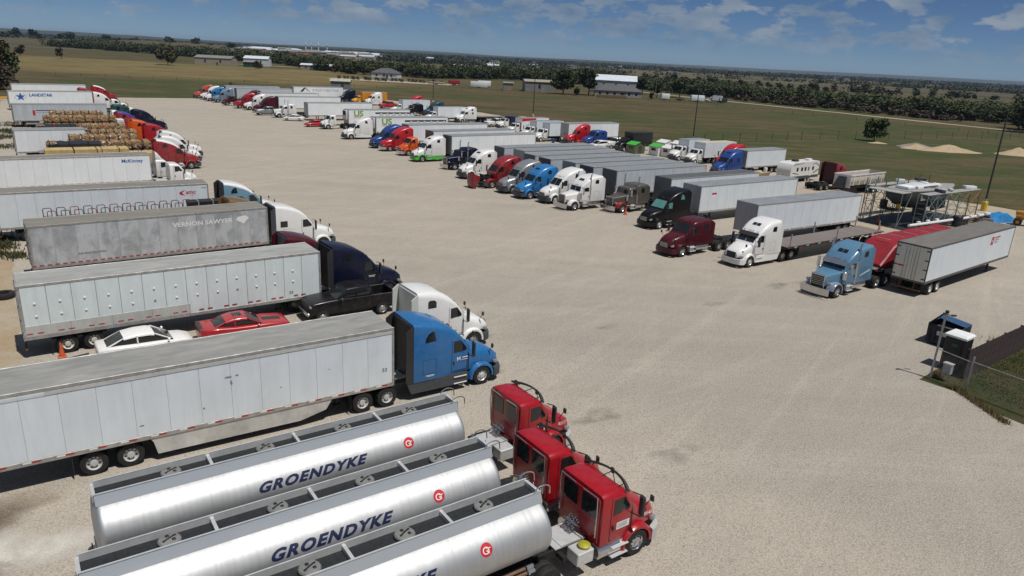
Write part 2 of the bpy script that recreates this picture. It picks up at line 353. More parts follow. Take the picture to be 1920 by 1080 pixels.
CABS = {
 # (x, half width, bottom, top, corner radius)
 'aero': dict(cab=[(-.46, .98, .98, 1.98, .10), (-.60, 1.02, .95, 2.10, .13), (-1.22, 1.05, .93, 2.86, .22), (-1.42, 1.08, .93, 3.10, .27), (-1.8, 1.13, .93, 3.42, .30), (-2.3, 1.19, .93, 3.67, .30), (-2.9, 1.22, .93, 3.85, .27), (-3.5, 1.22, .93, 3.96, .22), (-4.0, 1.22, .93, 4.0, .18)],
   hood=[(-.5, .97, 1.0, 1.98, .28), (0, .95, 1.0, 1.91, .34), (.5, .90, 1.0, 1.78, .36), (.9, .80, .95, 1.62, .36), (1.14, .70, .92, 1.42, .3), (1.22, .62, .92, 1.28, .22)],
   ws=((-.60, 2.115, .90), (-1.20, 2.85, .80)), grille=(1.235, .50, .80, 1.30), rear=-4.0, top=4.0, kind='aero'),
 'mid': dict(cab=[(-.46, .98, .98, 1.98, .10), (-.60, 1.02, .95, 2.10, .13), (-1.22, 1.05, .93, 2.86, .2), (-1.36, 1.08, .93, 3.02, .22), (-1.7, 1.13, .93, 3.12, .22), (-2.3, 1.18, .93, 3.17, .2), (-3.3, 1.2, .93, 3.18, .2), (-3.6, 1.2, .93, 3.16, .18)],
   hood='aero', ws='aero', grille=(1.235, .50, .80, 1.30), rear=-3.6, top=3.16, kind='aero'),
 'columbia': dict(cab=[(-.30, .96, .98, 1.98, .10), (-.45, 1.0, .95, 2.12, .13), (-.98, 1.04, .93, 2.80, .22), (-1.15, 1.08, .93, 2.98, .26), (-1.6, 1.14, .93, 3.38, .34), (-2.05, 1.19, .93, 3.66, .38), (-2.5, 1.21, .93, 3.82, .38), (-3.1, 1.22, .93, 3.9, .32), (-3.7, 1.22, .93, 3.92, .26)],
   hood=[(-.34, .98, 1.0, 1.98, .3), (.1, .98, 1.0, 1.88, .42), (.5, .95, 1.0, 1.74, .45), (.85, .86, .95, 1.58, .42), (1.1, .74, .92, 1.40, .35), (1.2, .66, .92, 1.25, .25)],
   ws=((-.45, 2.135, .9), (-.97, 2.80, .80)), grille=(1.215, .48, .82, 1.36), rear=-3.7, top=3.92, kind='aero', sky=True),
 'classic': dict(cab=[(-.75, 1.0, .95, 2.0, .05), (-.85, 1.02, .93, 2.1, .08), (-1.02, 1.03, .93, 2.66, .1), (-1.12, 1.05, .93, 2.80, .14), (-1.6, 1.12, .93, 3.2, .25), (-2.0, 1.18, .93, 3.52, .3), (-2.4, 1.2, .93, 3.68, .3), (-3.0, 1.22, .93, 3.78, .25), (-4.0, 1.22, .93, 3.82, .2)],
   hood=[(-.8, .94, 1.05, 2.0, .16), (0, .80, 1.05, 1.9, .16), (.7, .66, 1.0, 1.80, .14), (1.0, .60, .9, 1.75, .1)],
   ws=((-.865, 2.13, .92), (-1.03, 2.66, .86)), grille=(1.02, .56, .80, 1.78), rear=-4.0, top=3.8, kind='classic', sky=True),
 'flat': dict(cab=[(-.75, 1.0, .95, 2.0, .05), (-.85, 1.02, .93, 2.1, .08), (-1.02, 1.03, .93, 2.66, .1), (-1.15, 1.04, .93, 2.76, .14), (-1.9, 1.05, .93, 2.82, .14), (-2.0, 1.12, .93, 2.95, .16), (-2.4, 1.2, .93, 3.12, .16), (-3.7, 1.2, .93, 3.15, .16)],
   hood='classic', ws='classic', grille=(1.02, .56, .80, 1.78), rear=-3.7, top=3.15, kind='classic'),
 'day': dict(cab=[(.02, .99, .98, 1.90, .10), (-.12, 1.05, .95, 2.03, .13), (-.62, 1.10, .93, 2.73, .2), (-.75, 1.11, .93, 2.83, .22), (-1.05, 1.12, .93, 2.90, .22), (-1.62, 1.12, .93, 2.92, .2), (-1.75, 1.11, .93, 2.89, .16)],
   hood=[(-.04, .98, 1.0, 1.91, .3), (.2, .97, 1.0, 1.85, .38), (.5, .93, 1.0, 1.74, .42), (.88, .84, .95, 1.56, .40), (1.12, .74, .92, 1.38, .32), (1.22, .64, .92, 1.22, .22)],
   ws=((-.12, 2.045, .94), (-.61, 2.725, .88)), grille=(1.235, .50, .80, 1.28), rear=-1.75, top=2.92, kind='aero'),
 'medium': dict(cab=[(-.3, .95, .9, 1.75, .1), (-.45, .98, .88, 1.88, .13), (-.85, 1.0, .88, 2.46, .16), (-1.0, 1.0, .88, 2.56, .18), (-1.6, 1.0, .88, 2.6, .16), (-1.8, .99, .88, 2.56, .12)],
   hood=[(-.32, .93, .95, 1.75, .25), (.2, .90, .95, 1.66, .3), (.6, .84, .92, 1.5, .3), (.9, .74, .9, 1.32, .25), (.98, .66, .9, 1.2, .2)],
   ws=((-.45, 1.90, .86), (-.85, 2.46, .80)), grille=(.995, .48, .72, 1.22), rear=-1.8, top=2.58, kind='aero'),
}
def tractor(name, label, loc, yaw, kind='aero', body=None, low=None, roof=None, hoodm=None, tandem=(-5.4, -6.65), group='semi trucks',
            wheelm=None, tank='fairing', glassm=None, visor=False, stacks=False, ext=True, window='tri', bumper=None, fender=None, raised=False,
            rearm=None, grillem=None, deck=True, hoodup=False, mirrors=True, cat='truck', frame_end=None):
    P = CABS[kind]; hood = CABS[P['hood']]['hood'] if isinstance(P['hood'], str) else P['hood']
    ws = CABS[P['ws']]['ws'] if isinstance(P['ws'], str) else P['ws']
    low = low or body; hoodm = hoodm or body; fender = fender or hoodm; G = glassm or M_GLASS
    t = thing(name, label, cat, (loc[0], loc[1], 0), yaw, group); classic = P['kind'] == 'classic'
    med = kind == 'medium'; wheelm = wheelm or (M_CHROME if classic else M_STEEL)
    wr = .46 if med else .51
    # cab shell; when a roof colour is given the stations above the door line are painted with it
    mb = MB(); mb.loft([ring(*q) for q in P['cab']])
    if roof:
        for i, f in enumerate(mb.f):
            zs = sum(mb.v[j][2] for j in f) / len(f); xs = sum(mb.v[j][0] for j in f) / len(f)
            if zs > 2.88 + (0 if len(f) < 6 else 9): mb.m[i] = 1
    cab = part('cab', mb, [body, roof] if roof else body, t)
    # windshield: a curved pane lying on the raked front of the cab, split by a thin post
    (x0, z0, w0), (x1, z1, w1) = ws; nrm = Vector((z1 - z0, 0, x0 - x1)).normalized()
    gl = MB()
    for sgn in (-1, 1):
        g = []
        for iv in range(3):
            v = iv / 2
            for iu in range(4):
                u = sgn * (.02 + .98 * iu / 3); w = w0 + (w1 - w0) * v
                p = Vector((x0 + (x1 - x0) * v, u * w, z0 + (z1 - z0) * v)) + nrm * .014; g.append(tuple(p))
        gl.add(g, [(r * 4 + c_, r * 4 + c_ + 1, r * 4 + c_ + 5, r * 4 + c_ + 4) for r in range(2) for c_ in range(3)])
    part('windshield', gl, G, cab)
    xw0, xw1 = x0 - .30, max(x0 - 1.12, P['rear'] + .2) if kind in ('day', 'medium') else x0 - 1.12
    zt_ = min(z1 - .08, 2.72); zb_ = z0 - .02
    hwd = 1.0 + (.045 if not med else .0)
    def hw_at(x):
        c = P['cab']
        for a, b in zip(c, c[1:]):
            if b[0] <= x <= a[0]: k = (a[0] - x) / (a[0] - b[0]); return a[1] + (b[1] - a[1]) * k
        return c[-1][1]
    for s in (-1, 1):
        # door glass follows the side of the shell
        pts = [(xw0 - .02, zb_ + .04), (xw0 - .04, zb_ + .16), (min(xw0 - .36, x1 - .1), zt_), (xw1, zt_), (xw1, zb_)]
        vs = [(x, s * (hw_at(x) + .012), z) for x, z in pts]; w = MB(); w.add(vs, [tuple(range(len(vs)))])
        part('side_window', w, G, cab, smooth=0)
        d = MB(); yy = [s * (hw_at(x) + .006) for x in (xw0 + .12, xw1 - .1)]
        for (xa, xb, za, zb) in ((xw0 + .10, xw0 + .125, 1.05, 1.95), (xw1 - .12, xw1 - .095, 1.05, min(2.8, P['top'] - .2)), (xw1 - .1, xw0 + .1, 1.05, 1.075)):
            d.add([(xa, s * (hw_at(xa) + .007), za), (xb, s * (hw_at(xb) + .007), za), (xb, s * (hw_at(xb) + .007), zb), (xa, s * (hw_at(xa) + .007), zb)], [(0, 1, 2, 3)])
        part('door_seam', d, M_DARK, cab, smooth=0)
        h = MB(); h.box((xw1 + .02, s * (hw_at(xw1) + .03), 1.55), (.07, .05, .16), .01); part('door_handle', h, M_BLACKP, cab)
        if kind in ('aero', 'columbia', 'classic', 'mid', 'flat'):
            xr = P['rear']
            if window == 'tri': q = [(xr + 1.22, 3.0), (xr + .62, 2.98), (xr + .66, 3.22), (xr + .80, 3.42), (xr + 1.02, 3.54), (xr + 1.12, 3.5)] if kind == 'aero' else None
            elif window == 'round': q = [(xr + 1.15, 2.98), (xr + .62, 2.98), (xr + .62, 3.36), (xr + .74, 3.44), (xr + 1.02, 3.42), (xr + 1.15, 3.3)]
            else: q = None
            if window in ('tri', 'round') and not q: q = [(xr + 1.0, 2.2), (xr + .45, 2.2), (xr + .45, 2.75), (xr + 1.0, 2.75)]
            if window == 'low': q = [(xr + .95, 2.25), (xr + .35, 2.25), (xr + .35, 2.75), (xr + .95, 2.75)]
            if q:
                vs = [(x, s * (hw_at(x) + .012), z) for x, z in q]; w = MB(); w.add(vs, [tuple(range(len(vs)))]); part('sleeper_window', w, G, cab, smooth=0)
            # locker door outlines on the sleeper side
            k = MB(); xa, xb = xr + .5, xr + 1.25
            for (xa_, xb_, za, zb) in ((xa, xb, 1.28, 1.30), (xa, xb, 2.05, 2.07), (xa, xa + .02, 1.28, 2.07), (xb - .02, xb, 1.28, 2.07)):
                k.add([(xa_, s * (hw_at(xa_) + .006), za), (xb_, s * (hw_at(xb_) + .006), za), (xb_, s * (hw_at(xb_) + .006), zb), (xa_, s * (hw_at(xa_) + .006), zb)], [(0, 1, 2, 3)])
            part('locker_seam', k, plain(body.name + '_seam', tuple(c * .45 for c in body.get('rgb', (.3, .3, .3)))), cab, smooth=0)
            if ext:
                e = MB(); e.prism_y([(xr + .02, .95), (xr - .42, .98), (xr - .40, P['top'] - .35), (xr - .1, P['top'] - .12), (xr + .02, P['top'] - .1)], s * 1.14, s * 1.215)
                part('side_extender', e, [rearm or body], cab)
        # mirrors on arms
        if mirrors:
            m = MB(); ym = s * 1.42; xm = x0 - .12
            m.tube([(xm - .1, s * 1.03, 2.62), (xm, ym, 2.66)], .022, 5); m.tube([(xm - .1, s * 1.03, 1.82), (xm, ym, 1.82)], .022, 5)
            m.box((xm, ym, 2.26), (.13, .24, .78), .04); part('mirror', m, M_CHROME if classic else M_BLACKP, t)
            if not classic and not med:
                m = MB(); xh = .62; yh = s * (hood[3][1] + .05); m.tube([(xh, s * .8, 1.62), (xh + .05, yh + s * .12, 2.0)], .018, 5); m.box((xh + .05, yh + s * .14, 2.02), (.1, .2, .26), .05)
                part('hood_mirror', m, M_BLACKP, t)
    if P.get('sky'):
        # skylight panes in the raised roof
        c = P['cab']; a, b = c[4], c[5]
        k = MB(); sl = Vector((-(b[3] - a[3]), 0, b[0] - a[0])).normalized(); sl = -sl if sl.z < 0 else sl
        for y0, y1 in ((-.42, -.02), (.02, .42)):
            q = []
            for (uu, y) in ((.1, y0), (.1, y1), (.8, y1 * .95), (.8, y0 * .95)):
                p = Vector((a[0] + (b[0] - a[0]) * uu, y, a[3] + (b[3] - a[3]) * uu)) + sl * .015; q.append(tuple(p))
            k.add(q, [(0, 1, 2, 3)])
        part('skylight', k, M_GLASS, cab, smooth=0)
    if P['rear'] < -2.5 or kind == 'day':
        rw = MB(); rr = P['cab'][-1]; rw.loft([ring(P['rear'] - .012, rr[1] - .1, rr[2] + .12, rr[3] - .12, .1), ring(P['rear'] - .05, rr[1] - .13, rr[2] + .15, rr[3] - .15, .1)])
        part('rear_wall', rw, rearm or (M_GREYP if kind != 'day' else body), cab)
    # marker lamps along the brow
    k = MB(); zr = P['cab'][3][3] + .01; xr_ = P['cab'][3][0]
    for y in (-.7, -.2, 0, .2, .7): k.box((xr_ + .02, y, zr + .02), (.1, .07, .05), .015)
    if kind != 'day': part('marker_lamp', k, M_AMBER, cab)
    # hood
    hm = MB(); hm.loft([ring(*q) for q in hood]); hd = part('hood', hm, hoodm, t)
    gx, gw, g0, g1 = P['grille']; g = MB()
    g.box((gx, 0, (g0 + g1) / 2), (.05, gw * 2, g1 - g0), .02); g.mat(1)
    for i in range(7): g.box((gx + .03, 0, g0 + .07 + (g1 - g0 - .14) * i / 6), (.02, gw * 1.86, .022))
    if classic:
        for y in (-gw, gw): g.box((gx + .02, y, (g0 + g1) / 2), (.08, .07, g1 - g0 + .04), .01)
        g.box((gx + .02, 0, g1), (.08, gw * 2 + .06, .07), .01)
    grl = part('grille', g, [M_BLACKP, grillem or (M_CHROME if classic else M_STEEL)], hd)
    if hoodup:
        hd.location = (.95, 0, .75); hd.rotation_euler = (0, radians(68), 0)
        e = MB(); e.box((.35, 0, 1.25), (1.3, .8, .8), .1); e.box((.95, 0, 1.35), (.12, .9, .8), .03); e.tube([(-.2, .3, 1.6), (.5, .45, 1.75), (.8, .2, 1.6)], .07); part('engine', e, M_DARK, t)
    # fenders, bumper, lamps, front wheels
    for s in (-1, 1):
        f = MB(); n = 9; rings = []
        a0, a1 = (-8, 188) if not classic else (10, 200)
        for i in range(n + 1):
            a = radians(a0 + (a1 - a0) * i / n); cr_, sr_ = cos(a), sin(a)
            yo = 1.19 if not med else 1.1
            sec = [(wr + .07, yo), (wr + .17, yo), (wr + .24, yo - .10), (wr + .26, .62), (wr + .07, .62)]
            rings.append([(r * cr_ * 1.02, s * y, wr + r * sr_ * .97) for r, y in sec])
        f.loft(rings); part('fender', f, fender, t)
        l = MB()
        if classic: l.box((.86, s * .88, 1.18), (.22, .34, .24), .05)
        else: l.box((gx - .24, s * (hood[4][1] + .12), 1.02), (.34, .20, .20), .07, (0, .25, s * -.55))
        part('headlight', l, M_LAMP, t)
        wheel(t, 0, s * 1.03 if not med else s * .96, s, R=wr, mat=wheelm)
        st = MB(); xs = x0 - .75
        for z in (.42, .78): st.box((xs, s * 1.12, z), (.75, .26, .05), .01)
        st.b2(xs - .3, xs + .3, s * .9, s * 1.08, .4, .9)
        part('step', st, [M_ALU], t)
    b = MB()
    if classic:
        b.prism_z([(1.42, -.5), (1.42, .5), (1.30, 1.2), (1.24, 1.2), (1.36, 0), (1.24, -1.2), (1.30, -1.2)], .32, .84)
    else:
        xb = gx + .14
        b.prism_z([(xb, -.6), (xb, .6), (xb - .18, 1.0), (xb - .5, 1.18), (xb - .64, 1.18), (xb - .62, 1.0), (xb - .3, .8), (xb - .2, 0), (xb - .3, -.8), (xb - .62, -1.0), (xb - .64, -1.18), (xb - .5, -1.18), (xb - .18, -1.0)], .34, .80)
    part('bumper', b, bumper or (M_CHROME if classic else low if low is not body else M_GREYP), t)
    # chassis
    end = frame_end or ((tandem[-1] - .6) if tandem else P['rear'] - .3)
    fr = MB()
    for y in (-.43, .43): fr.b2(.9, end, y - .05, y + .05, .74, 1.0)
    for x in [0, -1.5, -3.0, end + .1] + list(tandem): fr.b2(x - .08, x + .08, -.85, .85, .46 if x in tandem or x == 0 else .74, .62 if x in tandem or x == 0 else .9)
    part('chassis', fr, M_DARK, t)
    if deck and tandem and not med:
        fw = MB(); xc = sum(tandem) / len(tandem); fw.prism_z([(xc - .55, -.2), (xc - .1, -.5), (xc + .45, -.5), (xc + .45, .5), (xc - .1, .5), (xc - .55, .2), (xc, .12), (xc, -.12)], 1.02, 1.12); part('fifth_wheel', fw, M_DARK, t)
        for s in (-1, 1):
            q = MB(); q.b2(tandem[-1] - .62, tandem[-1] - .6, s * .75, s * 1.25, .25, .95); part('mud_flap', q, M_DARK, t)
        dk = MB(); dk.b2(P['rear'] - .1, tandem[0] + .75, -.5, .5, 1.0, 1.03); part('deck_plate', dk, M_ALU, t)
    for i, x in enumerate(tandem): axle_pair(t, x, mat=wheelm, R=wr)
    xa, xb = x0 - 1.25, P['rear'] + .05
    for s in (-1, 1):
        if kind in ('day', 'medium'): continue
        if tank == 'fairing':
            q = MB(); q.prism_y([(x0 - .3, .95), (x0 - .3, .36), (P['rear'] - .1, .36), (P['rear'] - .35, .95)], s * 1.10, s * 1.19); part('side_fairing', q, low if low is not body else (body if P['kind'] != 'classic' else M_GREYP), t)
        else:
            q = MB(); q.lathe_x([(.26, xb), (.31, xb + .05), (.31, xa - .05), (.26, xa)], 16, (0, s * .86, .68)); part('fuel_tank', q, M_CHROME, t)
    if visor:
        q = MB(); q.prism_y([(x1 + .02, z1 + .02), (x1 + .3, z1 - .22), (x1 + .32, z1 - .16), (x1 + .02, z1 + .12)], -.98, .98); part('sun_visor', q, visor if not isinstance(visor, bool) else body, t)
    if stacks:
        for s in (-1, 1):
            q = MB(); xs = x0 - 1.32; q.tube([(xs, s * 1.16, .9), (xs, s * 1.16, 3.9), (xs - .12, s * 1.16, 4.1)], .075, 10); q.tube([(xs, s * 1.16, 1.4), (xs, s * 1.16, 2.7)], .11, 10); part('exhaust_stack', q, M_CHROME, t)
            q = MB(); q.lathe_z([(.12, 0), (.19, .05), (.19, .62), (.12, .68)], 12, (x0 + .15, s * 1.08, 1.35)); part('air_cleaner', q, M_CHROME, t)
    return t
def P_(name, c, **kw):
    m = paint(name, c, **kw); m['rgb'] = c; return m

PW = P_('paint_white', (.74, .74, .73), dust=.08)
PB = P_('paint_blue', (.008, .125, .34)); PRED = P_('paint_red', (.33, .003, .010), dust=.03); PMAR = P_('paint_maroon', (.065, .005, .011), dust=.02)
PNAVY = P_('paint_navy', (.004, .006, .024), dust=.012); PBLACK = P_('paint_black', (.005, .005, .006), dust=.01)
PSILV = P_('paint_silver', (.36, .37, .38), metal=.5); PSTEELB = P_('paint_steel_blue', (.085, .20, .32)); PBRI = P_('paint_bright_blue', (.015, .17, .44))
PORG = P_('paint_orange', (.62, .09, .006)); PBRN = P_('paint_brown_grey', (.13, .115, .10), metal=.4); PLB = P_('paint_pale_blue', (.14, .27, .36))
PROY = P_('paint_royal_blue', (.008, .05, .24)); PRED2 = P_('paint_red_bright', (.45, .008, .016), dust=.03); PGRN = P_('paint_green', (.06, .42, .05)); PYEL = P_('paint_yellow', (.70, .33, .01))
PDKR = P_('paint_dark_red', (.26, .010, .016), dust=.08); PGB = P_('paint_grey_blue', (.16, .22, .30)); PUPS = P_('paint_brown_gold', (.15, .085, .022)); PDG = P_('paint_dark_green', (.01, .06, .05))

# ------------------------------------------------------------------ trailers
def wheel_group(t, xs, mat=None):
    for x in xs: axle_pair(t, x, mat=mat)
def van(label, loc, yaw, L=16.15, skin=S_WHITE, roofm=R_SILV, n=12, side=-1, group='box trailers', zt=4.1, zb=1.12, W=2.6, railm=None,
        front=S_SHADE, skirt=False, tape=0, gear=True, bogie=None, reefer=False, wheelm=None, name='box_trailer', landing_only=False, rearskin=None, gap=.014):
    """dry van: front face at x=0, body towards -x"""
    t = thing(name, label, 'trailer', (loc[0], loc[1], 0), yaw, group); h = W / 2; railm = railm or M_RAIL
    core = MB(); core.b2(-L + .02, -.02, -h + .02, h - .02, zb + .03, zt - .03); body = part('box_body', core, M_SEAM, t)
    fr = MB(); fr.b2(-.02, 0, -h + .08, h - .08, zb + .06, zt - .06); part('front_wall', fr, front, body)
    rf = MB(); rf.b2(-L + .03, -.03, -h + .05, h - .05, zt - .03, zt); part('roof', rf, roofm, t)
    for s in (-1, 1):
        tr = MB(); tr.b2(-L, 0, s * (h - .05), s * (h + .012), zt - .13, zt + .012, .01); part('top_rail', tr, railm, t)
        br = MB(); br.b2(-L, 0, s * (h - .05), s * (h + .014), zb - .04, zb + .16, .01); part('bottom_rail', br, railm, t)
        for x in (-.05, -L + .05):
            cp = MB(); cp.b2(x - .05, x + .05, s * (h - .06), s * (h + .016), zb + .16, zt - .13); part('corner_post', cp, railm, t)
        z0, z1 = zb + .165, zt - .135
        xs = [-.105 - (L - .21) * i / (n if s == side else 1) for i in range((n if s == side else 1) + 1)]
        wdt = (xs[0] - xs[1]) - (gap if s == side else 0)
        pm = cached(('panel', round(wdt, 3), round(z1 - z0, 3), skin.name), lambda: MB().b2(-wdt / 2, wdt / 2, -.012, .012, 0, z1 - z0, .006).mesh('panel', skin, 0))
        for a, b in zip(xs, xs[1:]): link('panel', pm, body, ((a + b) / 2, s * (h - .012), z0))
    for s in (-1, 1):                                        # rear doors with lock rods and hinges
        d = MB(); d.b2(-L - .035, -L, s * .01, s * (h - .07), zb + .1, zt - .12, .008); dr = part('rear_door', d, rearskin or skin, t)
        k = MB()
        for y in (.25, .5): k.tube([(-L - .06, s * y, zb + .15), (-L - .06, s * y, zt - .15)], .018, 5)
        part('lock_rod', k, M_STEEL, dr)
        k = MB()
        for i in range(4): k.b2(-L - .055, -L - .03, s * (h - .3), s * (h - .02), zb + .3 + i * .75, zb + .38 + i * .75)
        part('hinge', k, M_DARK, dr)
    rfm = MB(); rfm.b2(-L - .03, -L + .02, -h, h, zt - .13, zt + .005); rfm.b2(-L - .03, -L + .02, -h, h, zb - .06, zb + .1); part('rear_frame', rfm, railm, t)
    cf = MB()
    for y in (-.5, .5): cf.b2(-L + .3, -.6, y - .06, y + .06, zb - .16, zb - .04)
    for i in range(9): x = -1 - (L - 1.5) * i / 8; cf.b2(x - .04, x + .04, -h + .1, h - .1, zb - .12, zb - .045)
    part('floor_frame', cf, M_DARK, t)
    bg_ = MB()
    for y in (-.55, .55): bg_.tube([(-L + .1, y, zb - .05), (-L + .02, y, .52)], .04, 6)
    bg_.b2(-L - .02, -L + .08, -1.1, 1.1, .46, .58); part('rear_guard', bg_, plain('rust', (.16, .07, .04), .8), t)
    if gear:
        for s in (-1, 1):
            lg = MB(); lg.b2(-2.75, -2.6, s * .6, s * .75, .18 if landing_only else .45, zb); lg.b2(-2.85, -2.5, s * .52, s * .83, .0 if landing_only else .4, .06 if landing_only else .46)
            part('landing_gear', lg, M_DARK, t)
    bx = bogie or (-L + 1.9, -L + 3.15)
    sb = MB()
    for y in (-.45, .45): sb.b2(bx[0] - .7, bx[-1] + .7, y - .06, y + .06, .66, zb - .1)
    for x in bx: sb.b2(x - .07, x + .07, -.8, .8, .44, .58)
    part('bogie', sb, M_DARK, t); wheel_group(t, bx, wheelm)
    for s in (-1, 1):
        q = MB(); q.b2(bx[0] - .72, bx[0] - .70, s * .72, s * 1.25, .22, zb - .05); part('mud_flap', q, M_BLACKP, t)
    if skirt:
        for s in (-1, 1):
            q = MB(); x0 = bx[1] + .75; q.prism_y([(x0, zb - .05), (x0 + .10, zb - .22), (x0 + .22, .34), (-4.6, .34), (-3.4, .62), (-3.1, zb - .05)], s * (h - .05), s * (h - .02)); part('side_skirt', q, plain('skirt_plastic', (.50, .49, .46), .55, 0, .3, 1.2), t)
    if tape:
        rm = cached(('tape',), lambda: MB().b2(-.14, .14, -.003, .003, -.03, .03).mesh('reflector', M_TAPE_R, 0)); wm = cached(('tapew',), lambda: MB().b2(-.14, .14, -.003, .003, -.03, .03).mesh('reflector', M_WHITE, 0))
        for i in range(tape):
            x = -.5 - (L - 1) * i / (tape - 1); link('reflector', rm, t, (x, side * (h + .018), zb + .09)); link('reflector', wm, t, (x - .3, side * (h + .018), zb + .09))
    if reefer:
        q = MB(); q.b2(.01, .42, -1.0, 1.0, zt - 2.1, zt - .15, .08); u = part('reefer_unit', q, plain('reefer_white', (.6, .61, .62), .4), t)
        q = MB(); q.b2(.40, .44, -.75, .75, zt - 1.2, zt - .35); part('reefer_grille', q, M_DARK, u)
    return t
def flatbed(label, loc, yaw, L=14.6, group='flatbed trailers', zd=1.5, W=2.6, deckm=None, wheelm=None, tape=True, side=-1, stakes=0):
    t = thing('flatbed_trailer', label, 'trailer', (loc[0], loc[1], 0), yaw, group); h = W / 2
    nb = 9; pm = cached(('plank', L, W), lambda: MB().b2(-L + .02, -.02, -(W / nb) / 2 + .008, (W / nb) / 2 - .008, -.04, 0, .004).mesh('plank', deckm or M_WOOD, 0))
    for i in range(nb): link('plank', pm, t, (0, -h + W / nb * (i + .5), zd))
    fr = MB()
    for y in (-.5, .5): fr.b2(-L + .1, -.3, y - .08, y + .08, zd - .5, zd - .045)
    for i in range(12): x = -.4 - (L - .8) * i / 11; fr.b2(x - .05, x + .05, -h + .06, h - .06, zd - .16, zd - .048)
    part('frame', fr, M_DARK, t)
    for s in (-1, 1):
        r = MB(); r.b2(-L, 0, s * (h), s * (h + .05), zd - .16, zd + .005); rr = part('side_rail', r, M_DARK, t)
        if tape:
            k = MB()
            for i in range(18): x = -.3 - (L - .6) * i / 17; k.mat(i % 2); k.b2(x - .22, x + .22, s * (h + .052), s * (h + .056), zd - .11, zd - .05)
            part('reflector', k, [M_TAPE_R, M_WHITE], rr)
        for i in range(stakes):
            x = -.5 - (L - 1.5) * i / max(1, stakes - 1); q = MB(); q.b2(x - .05, x + .05, s * (h - .02), s * (h - .1), zd, zd + 1.15); part('stake', q, M_RAIL, t)
    bx = (-L + 1.2, -L + 2.5); wheel_group(t, bx, wheelm)
    for s in (-1, 1):
        lg = MB(); lg.b2(-2.75, -2.6, s * .6, s * .75, .3, zd - .4); part('landing_gear', lg, M_DARK, t)
    return t

